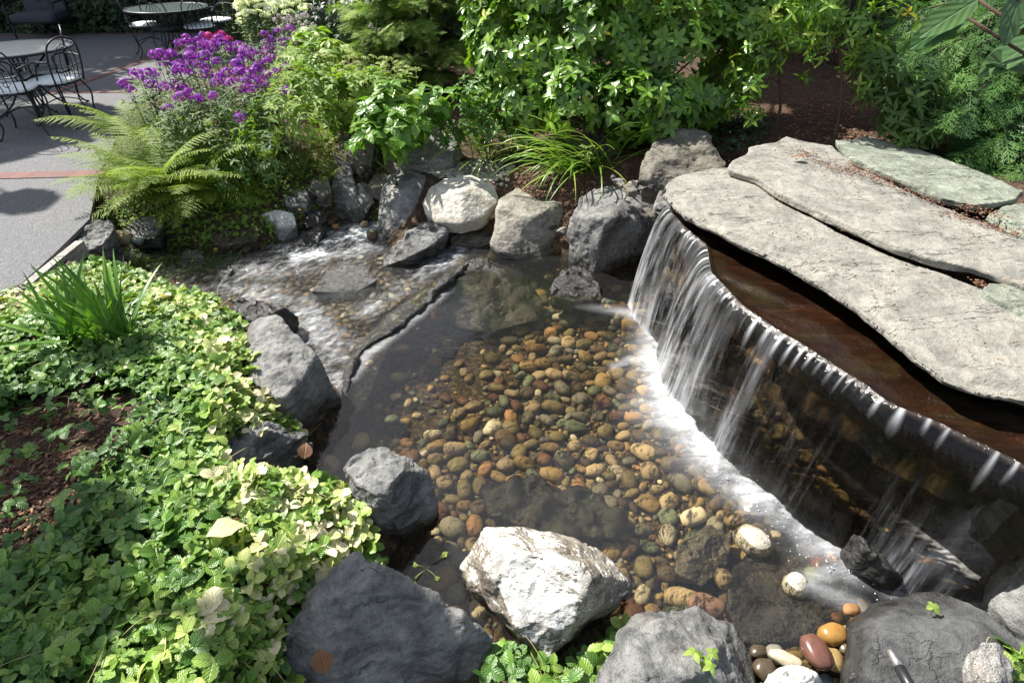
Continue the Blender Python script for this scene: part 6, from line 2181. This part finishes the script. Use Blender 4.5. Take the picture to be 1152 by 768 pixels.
leafy("bright green leafy plant right of the purple phlox", [(335, 105, 5.4, .28), (310, 130, 5.2, .25), (350, 135, 5.1, .22), (290, 150, 5.0, .22), (340, 75, 5.8, .25)], 120, .07, 'lime', T_LAN, 4, 31)
leafy("fresh green plant filling the space under the stonecrop heads", [(390, 105, 5.6, .25), (420, 100, 5.7, .22), (365, 100, 5.6, .2), (455, 115, 5.7, .2)], 110, .075, 'lime', T_BROAD, 4, 32)
leafy("dark leafy undergrowth of the phlox behind the biggest fern", [(215, 130, 5.4, .28), (250, 150, 5.2, .28), (200, 160, 5.2, .25), (285, 125, 5.4, .28), (300, 175, 4.9, .22), (260, 185, 4.8, .2)], 90, .07, 'phlox', T_LAN, 4, 33)
leafy("clump of broad ribbed leaves behind the tall sloping slab rock", [(425, 130, 5.2, .20), (455, 140, 5.1, .20), (485, 120, 5.3, .2), (440, 115, 5.4, .2), (415, 158, 4.9, .14), (445, 165, 4.9, .12), (510, 118, 5.3, .15)], 60, .13, 'hosta', T_BROAD, 4, 34, name="broad_leaved_plant")
leafy("pale broad-leaved plant above the stonecrop under the lilac flowers", [(355, 52, 6.6, .2), (340, 60, 6.5, .15), (370, 60, 6.4, .15)], 60, .13, 'lime', T_BROAD, 4, 35, name="broad_leaved_plant", toned=.2)


leafy("low dark leafy plant in the gap between the broad ribbed leaves and the glossy shrub", [(530, 135, 5.4, .22), (555, 145, 5.3, .16), (505, 150, 5.3, .12), (590, 150, 5.3, .13), (540, 110, 5.7, .25)], 100, .075, 'hosta', T_CHO, 5, 37, toned=-.25)
# ------------------------------------------------------------------ strap-leaved clumps and iris
def blade_mesh(base, tip_dir, length, arch, width, seed, n=12):
    """one blade as strip: returns V,Q,UV"""
    rr = random.Random(seed)
    d = Vector(tip_dir).normalized()
    h = Vector((d.x, d.y, 0))
    h = h.normalized() if h.length > 1e-3 else Vector((1, 0, 0))
    el0 = math.asin(max(-1, min(1, d.z)))
    p = Vector(base); V, Qs, UV = [], [], []
    side = Vector((-h.y, h.x, 0)); tw = rr.uniform(-.5, .5)
    for k in range(n + 1):
        t = k / n
        el = el0 - arch * t ** 1.3
        dd = h * math.cos(el) + Vector((0, 0, math.sin(el)))
        nrm = dd.cross(side)
        s = side * math.cos(tw * t) + nrm * math.sin(tw * t)
        w = width * (0.75 + .25 * math.sin(min(1, t * 2) * 1.57)) * (1 - t ** 3.2) + .0006
        V += [p - s * w + nrm * w * .35, p + nrm * 0, p + s * w + nrm * w * .35]; UV += [(0, t), (.5, t), (1, t)]
        if k < n:
            a = k * 3; Qs += [(a, a + 1, a + 4, a + 3), (a + 1, a + 2, a + 5, a + 4)]
        p = p + dd * (length / n)
    return np.array([list(v) for v in V]), np.array(Qs), np.array(UV)


def blade_clump(name, label, cat, base, specs, mat, partname):
    t = plant(name, label, cat, base)
    for k, (b, d, L_, arch, w) in enumerate(specs):
        V, Qs, UV = blade_mesh(b, d, L_, arch, w, k)
        rv = RNG.random() * .9
        me = mesh_np(partname, V, Qs, uv=UV, attrs={"rnd": np.full(len(V), rv), "rnd2": np.full(len(V), rv)})
        link(partname, me, mat, t)
    return t


rr = random.Random(3)
b = D(668, 196, .13)
sp = []
for k in range(100):
    a = rr.choice([rr.uniform(2.6, 3.9), rr.uniform(2.2, 4.4), rr.uniform(0, 6.28)])
    el = rr.uniform(.35, 1.15)
    sp.append(((rr.uniform(-.26, .22), rr.uniform(-.06, .10), 0), (math.cos(a) * math.cos(el), math.sin(a) * math.cos(el) * .7, math.sin(el)), rr.uniform(.5, .85), rr.uniform(1.0, 1.9), rr.uniform(.006, .011)))
blade_clump("strap_leaf_plant", "arching clump of long grassy strap leaves above the blocky tan rock", "grass clump", tuple(b), sp, G['strap'], "leaf_blade")
b = D(560, 176, .10)
sp = []
for k in range(95):
    a = rr.choice([rr.uniform(2.6, 4.2), rr.uniform(0, 6.28)]); el = rr.uniform(.3, 1.15)
    sp.append(((rr.uniform(-.26, .2), rr.uniform(-.08, .16), 0), (math.cos(a) * math.cos(el), math.sin(a) * math.cos(el), math.sin(el)), rr.uniform(.4, .7), rr.uniform(1.0, 1.9), rr.uniform(.004, .008)))
blade_clump("strap_leaf_plant", "smaller looser clump of grassy leaves behind the pale gravel", "grass clump", tuple(b), sp, G['strap'], "leaf_blade")
b = D(132, 385, .04)
sp = []
for k in range(66):
    a = rr.uniform(0, 6.28) if k % 3 else rr.uniform(1.6, 3.4)
    el = rr.uniform(.55, 1.45)
    off_ = rr.choice([(-.16, .02), (0.02, .03), (.06, .0), (-.06, -.02), (-.22, -.05)])
    sp.append(((off_[0] + rr.uniform(-.04, .04), off_[1] + rr.uniform(-.04, .04), 0), (math.cos(a) * math.cos(el), math.sin(a) * math.cos(el), math.sin(el)), rr.uniform(.34, .56), rr.uniform(.10, .7), rr.uniform(.010, .018)))
blade_clump("iris_plant", "clump of upright sword-shaped iris leaves in the strawberry bed", "iris", tuple(b), sp, G['iris'], "leaf_blade")

# ------------------------------------------------------------------ strawberry ground cover
BEDPX = [(-60, 352), (20, 335), (75, 305), (110, 292), (150, 300), (215, 322), (255, 340), (272, 360), (285, 400), (290, 425), (330, 445), (318, 470), (262, 478), (250, 500), (258, 520), (330, 525), (352, 512), (390, 522), (402, 545), (412, 580),
         (428, 608), (420, 628), (395, 622), (350, 668), (318, 704), (322, 740), (335, 800), (250, 860), (-60, 860)]
bed = [tuple(D(x, y, .02).xy) for x, y in BEDPX]


def scatter_cover(poly, n, size, mat, name, label, hmin, hmax, seed, barez=None, tpl=T_STRAW, k=3, bright=None, cat="ground cover", runners=0):
    rg = np.random.default_rng(seed)
    xs = [p[0] for p in poly]; ys = [p[1] for p in poly]
    x = rg.uniform(min(xs), max(xs), n * 6); y = rg.uniform(min(ys), max(ys), n * 6)
    ok = poly_inside(x, y, poly)
    x, y = x[ok], y[ok]
    if barez is not None:
        keep = rg.random(len(x)) < barez(x, y)
        x, y = x[keep], y[keep]
    x, y = x[:n], y[:n]
    m = len(x)
    z = terrain(x, y)
    layer = rg.random(m)
    lump = 0.5 + 0.5 * n2(x, y, 3.0, 3, seed)
    z = z + hmin + (hmax - hmin) * layer * (0.45 + .9 * lump)
    pos = np.stack([x, y, z], 1)
    L = Leaves()
    ax = rg.normal(0, .46, (m, 3)); ax[:, 2] = 1; ax[:, 1] -= .12
    sz = size * rg.uniform(.45, 1.45, m) * (.8 + .35 * layer)
    tone = .27 + .16 * layer + .20 * n2(x, y, 2.2, 3, seed + 4) + rg.normal(0, .11, m)
    if bright is not None: tone = tone + bright(x, y) * rg.uniform(.2, 1.0, m)
    a = ax / np.linalg.norm(ax, axis=1, keepdims=True)
    u = np.cross(a, np.tile([.2, 1, .1], (m, 1))); u /= np.linalg.norm(u, axis=1, keepdims=True); v = np.cross(a, u)
    ph = rg.uniform(0, 6.28, m)
    for j in range(k):
        an = ph + j * (1.75 if k == 3 else 6.283 / k) + rg.normal(0, .12, m)
        d = u * np.cos(an)[:, None] + v * np.sin(an)[:, None] + a * (.12 + rg.normal(0, .12, (m, 1)))
        L.add(tpl, pos, frames(d, a), sz, np.clip(tone + rg.normal(0, .05, m), 0, .995))
    me = L.mesh(name)
    o = tag(link(name, me, mat), label, cat, None, "stuff")
    if runners:
        g = Geo()
        for q in range(runners):
            i = rg.integers(m); aa = rg.uniform(0, 6.28); ln = rg.uniform(.08, .28)
            p0 = pos[i] - [0, 0, .01]; p1 = p0 + np.array([math.cos(aa) * ln, math.sin(aa) * ln, rg.uniform(-.03, .03)])
            g.tube(curve_pts([tuple(p0), tuple((p0 + p1) / 2 + rg.normal(0, .015, 3) + [0, 0, .02]), tuple(p1)], 4), 0.0014, 3)
        c = link("runners", g.mesh("runners"), G['straw_stem'], o)
    return o


def bare(x, y):
    c = D(42, 515, .02); d = np.hypot((x - c.x) * 1.0, (y - c.y) * .85)
    c2 = D(20, 600, .02); d2 = np.hypot(x - c2.x, y - c2.y)
    c3 = D(70, 560, .02); d3 = np.hypot(x - c3.x, y - c3.y)
    w_ = .10 * n2(x, y, 5, 3, 77)
    b = np.maximum.reduce([1 - sstep(.34, .50, d + w_), 1 - sstep(.20, .36, d2 + w_), 1 - sstep(.10, .25, d3 + w_)])
    g = sstep(.1, .45, n2(x, y, 4.2, 3, 177)) * .55                # thin places
    return 1 - np.maximum(.95 * b, g)


def bright(x, y):
    # bleached, variegated growth along the sunny pool side of the bed
    f = band_field(x, y, [(10, 350, .22, .62), (120, 312, .2, .58), (235, 350, .24, .58), (290, 440, .2, .55), (300, 530, .24, .62), (385, 560, .2, .6), (330, 640, .26, .62), (280, 720, .24, .58)], .03)
    return f * (.85 + .6 * n2(x, y, 4, 3, 78))


scatter_cover(bed, 10500, .036, G['straw'], "strawberry_ground_cover", "strawberry plants carpeting the bed on the left", .005, .13, 5, bare, bright=bright, runners=260)
scatter_cover(bed, 700, .034, G['lime'], "weed_ground_cover", "thin weeds and seedlings growing up through the strawberry plants", .03, .15, 15, bare, tpl=T_LAN, k=5)
scatter_cover(bed, 130, .045, G['brownleaf'], "dead_leaves", "dry curled brown leaves lying among the strawberry plants", .02, .10, 16, None, tpl=T_BROAD, k=1, cat="dead leaves")
# patches by the near rocks
for k, (pl, n, lab) in enumerate([([(560, 700), (600, 690), (640, 705), (700, 690), (720, 700), (690, 745), (620, 800), (520, 800), (545, 745)], 130, "small strawberry leaves at the foot of the white angular rock"),
                                  ([(1100, 745), (1175, 690), (1200, 760), (1160, 800), (1110, 800)], 34, "fresh strawberry leaves in the bottom right corner")]):
    scatter_cover([tuple(D(x, y, -.15).xy) for x, y in pl], n, .040, G['straw'], "strawberry_ground_cover", lab, .05, .12, 40 + k, bright=lambda x, y: .18 + 0 * x, runners=20)
scatter_cover([(1.9, .2), (2.6, .9), (3.6, 1.6), (4.6, 3.4), (5.4, 3.0), (5.0, .4), (3.0, -.6)], 3000, .045, G['straw'], "strawberry_ground_cover", "strawberry plants covering the bank right of the weir", .01, .10, 48, k=3)
scatter_cover([(-1.2, .55), (.9, .62), (1.9, .2), (1.5, -.6), (-1.3, -.6)], 1500, .042, G['straw'], "strawberry_ground_cover", "strawberry plants on the near bank below the frame", .01, .09, 49, k=3)
# creeping small-leaved cover round the shaded stream end and the far bank
crp = [tuple(D(x, y, -.08).xy) for x, y in [(95, 245), (120, 225), (200, 215), (300, 205), (360, 180), (400, 190), (372, 215), (330, 228), (300, 244), (235, 262), (180, 275), (130, 262)]]
scatter_cover(crp, 5200, .016, G['lime'], "creeping_ground_cover", "tiny round-leaved creeping plants between ferns and stream rocks", .005, .07, 61, tpl=T_SMALL, k=4)
scatter_cover(crp, 46, .012, G['yellowf'], "yellow_flowers", "tiny yellow flowers scattered in the creeping plants", .05, .085, 62, tpl=T_PET, k=5, cat="flowers")
scatter_cover([tuple(D(x, y, 0).xy) for x, y in [(392, 195), (450, 180), (470, 200), (430, 212), (400, 225)]], 500, .016, G['lime'], "creeping_ground_cover", "creeping leaves and white flowers beside the pitted granite boulder", .005, .06, 63, tpl=T_SMALL, k=4)
sph = [tuple(D(x, y, .36).xy) for x, y in [(720, 195), (760, 150), (830, 130), (870, 150), (820, 180)]]
scatter_cover(sph, 260, .05, G['dark'], "low_ground_cover", "dark low leaves around the brown-grey pointed rock", .01, .12, 64, tpl=T_CHO, k=4)

# ------------------------------------------------------------------ single leaves and sprigs
def loose_leaf(label, px, py, z, size, mat, tpl=T_BROAD, az=0.0, tilt=.2, cat="fallen leaf", name="fallen_leaf"):
    c = D(px, py, z)
    V, Qs, UV = tpl
    V = V.copy(); V[:, 2] += .06 * np.sin(V[:, 1] * 9) * np.sign(V[:, 0]); V[:, 0] *= 1.5
    Vs_ = V * size
    me = mesh_np(name, Vs_, Qs, uv=UV, attrs={"rnd": np.full(len(V), RNG.random()), "rnd2": np.full(len(V), .5)})
    o = link(name, me, mat, None, c); o.rotation_euler = (tilt, RNG.uniform(-.3, .3), az)
    return tag(o, label, cat)


loose_leaf("curled rusty brown leaf among pale leaves above the grey boulder", 342, 516, .02, .075, G['brownleaf'], az=.2, tilt=.7)
loose_leaf("wet brown leaf floating at the left side of the white angular rock", 432, 690 - 18, -.243, .11, G['brownleaf'], az=-.4, tilt=0.0)
loose_leaf("dry brown leaf at the bottom edge beside the big dark grey boulder", 366, 757, .05, .075, G['brownleaf'], az=.5, tilt=.5)
loose_leaf("large bleached cream leaf lying in the middle of the strawberry plants", 232, 603, .12, .13, G['paleleaf'], az=-1.0)
loose_leaf("small orange-yellow leaf hanging at the edge of the glossy-leaved shrub", 745, 155, .42, .06, G['brownleaf'], az=2.0, tilt=-.8)
loose_leaf("curled brown leaf on the broad mottled flagstone", 905, 176, .53, .07, G['brownleaf'], az=1.2)


def sprig(label, px, py, z, n, size, mat, spread=.06, tall=.08, tpl=T_STRAW, seed=0):
    rg = random.Random(seed)
    b = D(px, py, z)
    t = plant("leafy_sprig", label, "plant", tuple(b))
    g = Geo(); L = Leaves(); pos = []
    for k in range(n):
        e = Vector((rg.uniform(-spread, spread), rg.uniform(-spread, spread), rg.uniform(.5, 1) * tall))
        g.tube(curve_pts([(0, 0, 0), tuple(e * .5 + Vector((0, 0, .01))), tuple(e)], 4), .0018, 4); pos.append(tuple(e + b))
    pos = np.array(pos)
    whorls(L, pos, np.tile([0, -.1, 1.0], (n, 1)) + RNG.normal(0, .2, (n, 3)), tpl, size, 4, .1, np.full(n, .72), .05)
    link("leaves", off(L, tuple(b)).mesh("leaves"), mat, t); link("stems", g.mesh("stems"), G['stem'], t)
    return t


sprig("small bright clover-like sprig on the wet rim of the flat dark slab", 1046, 692, -.12, 1, .030, G['lime'], .01, .06, seed=1)
sprig("two-leaved bright sprig in front of the blue-grey cleft rock", 790, 752, -.06, 4, .035, G['lime'], .04, .07, T_BROAD, 2)
sprig("pale sprig beside the big bleached leaf near the bottom left", 250, 712, .05, 4, .075, G['paleleaf'], .05, .10, seed=3)
sprig("green water sprig in front of the grey boulder, dipping into the pool", 480, 640, -.26, 7, .016, G['lime'], .09, .03, T_SMALL, 4)
sprig("pale weed with toothed leaves standing in the strap-leaf clump", 660, 190, .2, 9, .05, G['lime'], .05, .2, T_LAN, 5)

# ------------------------------------------------------------------ bark chips and needles (stuff)
def debris(name, label, segs, n, seed, size=(.006, .03)):
    """segs: list of ((px,py,designz),(px,py,designz),halfwidth m,height metres or None=terrain)"""
    rg = np.random.default_rng(seed)
    Ls = Leaves(); V = np.array([(-.5, -.5, 0), (.5, -.5, 0), (.35, .5, .15), (-.4, .4, 0)], float)
    T = (np.concatenate([V, V + [0, 0, .3]]), np.array([(4, 5, 6, 7), (0, 1, 5, 4), (1, 2, 6, 5), (2, 3, 7, 6), (3, 0, 4, 7)]), np.tile([[.2, .5]], (8, 1)))
    pos = []
    for (a, b, hw, zz_) in segs:
        A = D(*a); B = D(*b); m = int(n * ((B - A).length + .1))
        t = rg.random(m)[:, None]
        q = np.array(A)[None] * (1 - t) + np.array(B)[None] * t
        q[:, :2] += rg.normal(0, hw * .55, (m, 2))
        if zz_ is None: q[:, 2] = terrain(q[:, 0], q[:, 1]) + .004
        else: q[:, 2] += zz_ + rg.random(m) * .008
        pos.append(q)
    pos = np.concatenate(pos); m = len(pos)
    d = rg.normal(size=(m, 3)); d[:, 2] *= .15
    R = frames(d, np.tile([0, 0, 1.0], (m, 1)) + rg.normal(0, .25, (m, 3)))
    s1 = rg.uniform(size[0], size[1], m)
    asp = rg.uniform(.12, .6, m)
    R = R.copy(); R[:, :, 0] *= asp[:, None]; R[:, :, 2] *= .5
    Ls.add(T, pos, R, s1, rg.random(m))
    tag(link(name, Ls.mesh(name), G['needle']), label, "debris", None, "stuff")


debris("bark_debris", "reddish bark chips and needles in the gaps between the flagstones",
       [((845, 196, .455), (900, 232, .455), .02, .006), ((900, 232, .455), (950, 262, .455), .012, .006), ((890, 168, .5), (960, 200, .5), .09, .012), ((950, 190, .5), (1060, 234, .5), .05, .012), ((1060, 240, .5), (1150, 268, .5), .05, .010), ((1095, 318, .455), (1150, 345, .455), .025, .008),
        ((940, 185, .47), (1000, 210, .47), .05, .03), ((1080, 238, .47), (1130, 250, .47), .06, .03), ((820, 192, .455), (850, 203, .455), .015, .006)], 520, 91, (.005, .016))
debris("scattered_bark", "single bark bits and needles scattered over the flagstones", [((800, 215, .455), (1120, 400, .455), .22, .006), ((880, 175, .505), (1100, 270, .505), .18, .008)], 70, 92, (.005, .016))
debris("soil_litter", "bark chips and dry needles on the bare soil", [((0, 440, 0), (90, 560, 0), .3, None), ((0, 560, 0), (60, 640, 0), .22, None), ((780, 190, .3), (1000, 150, .4), .35, None), ((560, 190, .15), (740, 190, .25), .25, None), ((880, 130, .4), (1000, 100, .4), .5, None), ((100, 700, 0), (300, 760, 0), .4, None)], 900, 93, (.008, .03))


# ------------------------------------------------------------------ trees overhead and beyond the frame that shade the garden
def shade_tree(label, trunk, clumps, n, size, mat, seed, name="tree"):
    base = (trunk[0], trunk[1], -0.1)
    t = plant(name, label, "tree", base)
    g = Geo(); L = Leaves(); b = Vector(base)
    top = max(c[2] for c, r in clumps) * .85
    cx = sum(c[0] for c, r in clumps) / len(clumps); cy = sum(c[1] for c, r in clumps) / len(clumps)
    tp = curve_pts([(0, 0, 0), (.1, .05, top * .4), ((cx - b.x) * .3, (cy - b.y) * .3, top * .8)], 6)
    g.tube(tp, np.linspace(.2, .09, len(tp)), 8)
    for c, r in clumps:
        c = Vector(c)
        s = Vector(tp[-1]) if c.z > top * .7 else Vector(tp[len(tp) // 2])
        g.tube(curve_pts([tuple(s), tuple(s.lerp(c - b, .5) + Vector((0, 0, .25))), tuple(c - b)], 5), np.linspace(.06, .015, 11), 6)
    link("trunk", g.mesh("trunk"), G['bark'], t)
    tot = sum(r ** 2 for c, r in clumps)
    for ci, (c, r) in enumerate(clumps):
        m = int(n * r * r / tot)
        d = rdir(m); q = np.array(c) + d * (r * RNG.random(m) ** .4)[:, None] * [1, 1, .6]
        gate = fbm(q, 1.6, 3, seed + ci) > -.12
        q = q[gate]; d = d[gate]
        whorls(L, q, d + [0, 0, .6], T_SMALL, size, 4, .2, RNG.random(len(q)))
    link("crown", off(L, base).mesh("crown"), G[mat], t)
    return t


def over(px, py, z, h):
    """point above the sun's path to a ground point, at height h"""
    p = D(px, py, z); s = (h - p.z) / SUN_DIR.z
    return (p.x + SUN_DIR.x * s, p.y + SUN_DIR.y * s, h)


# trees: (shaded ground point, height, radius)
shade_tree("tall broad tree standing left of the patio, shading the chairs", (-15, 10), [(over(-60, 60, 0, 6), 2.0), (over(60, 60, 0, 6.5), 1.9), (over(150, 45, 0, 6.5), 2.0), (over(40, 140, 0, 5), .9), (over(150, 10, 0, 7), 2.4), (over(-50, 110, 0, 5.5), 1.0), (over(20, 90, 0, 5.5), 1.2), (over(120, 90, 0, 5.5), .7), (over(-20, 160, 0, 5), .8), (over(90, 150, 0, 4.5), .35), (over(30, 225, 0, 5.0), .22)], 26000, .16, 'dark', 101)
shade_tree("tree beyond the left edge shading part of the strawberry bed", (-6.0, 2.4), [(over(40, 520, 0, 4), .33), (over(90, 660, 0, 4), .30), (over(40, 740, 0, 4), .4), (over(160, 420, 0, 4.4), .16), (over(395, 735, 0, 4.4), .30), (over(460, 730, 0, 4.6), .2)], 6500, .08, 'dark', 102)
shade_tree("tree behind the garden shading the bare soil beyond the flagstones", (1.0, 12.5), [(over(900, 90, .4, 5.5), 1.0), (over(1000, 120, .4, 5), .8), (over(960, 60, .4, 6), 1.3), (over(1080, 110, .4, 5), .75), (over(860, 140, .4, 4.5), .4), (over(1100, 60, .4, 6), 1.2), (over(780, 165, .3, 4.5), .3), (over(930, 165, .4, 4.5), .28), (over(1060, 185, .4, 4.4), .25)], 14000, .12, 'dark', 103)
shade_tree("tall dark tree behind the glossy-leaved shrub", (3.5, 13.0), [((3, 12.5, 4), 2.0), ((5, 12, 5), 2.2), ((1.6, 12.8, 6), 1.8), ((4, 13, 7.5), 2.4), ((6.5, 11, 4), 2.0), ((6, 12, 7.5), 2.0)], 9000, .26, 'dark', 104)
shade_tree("tall dark tree on the right beyond the cypress", (8.0, 6.5), [((7.5, 6, 3.5), 1.6), ((8, 7.5, 5), 2), ((7.8, 4.5, 4), 1.5), ((8.5, 6, 6.5), 2), ((7.5, 8.5, 3.5), 1.7)], 7500, .26, 'dark', 105)
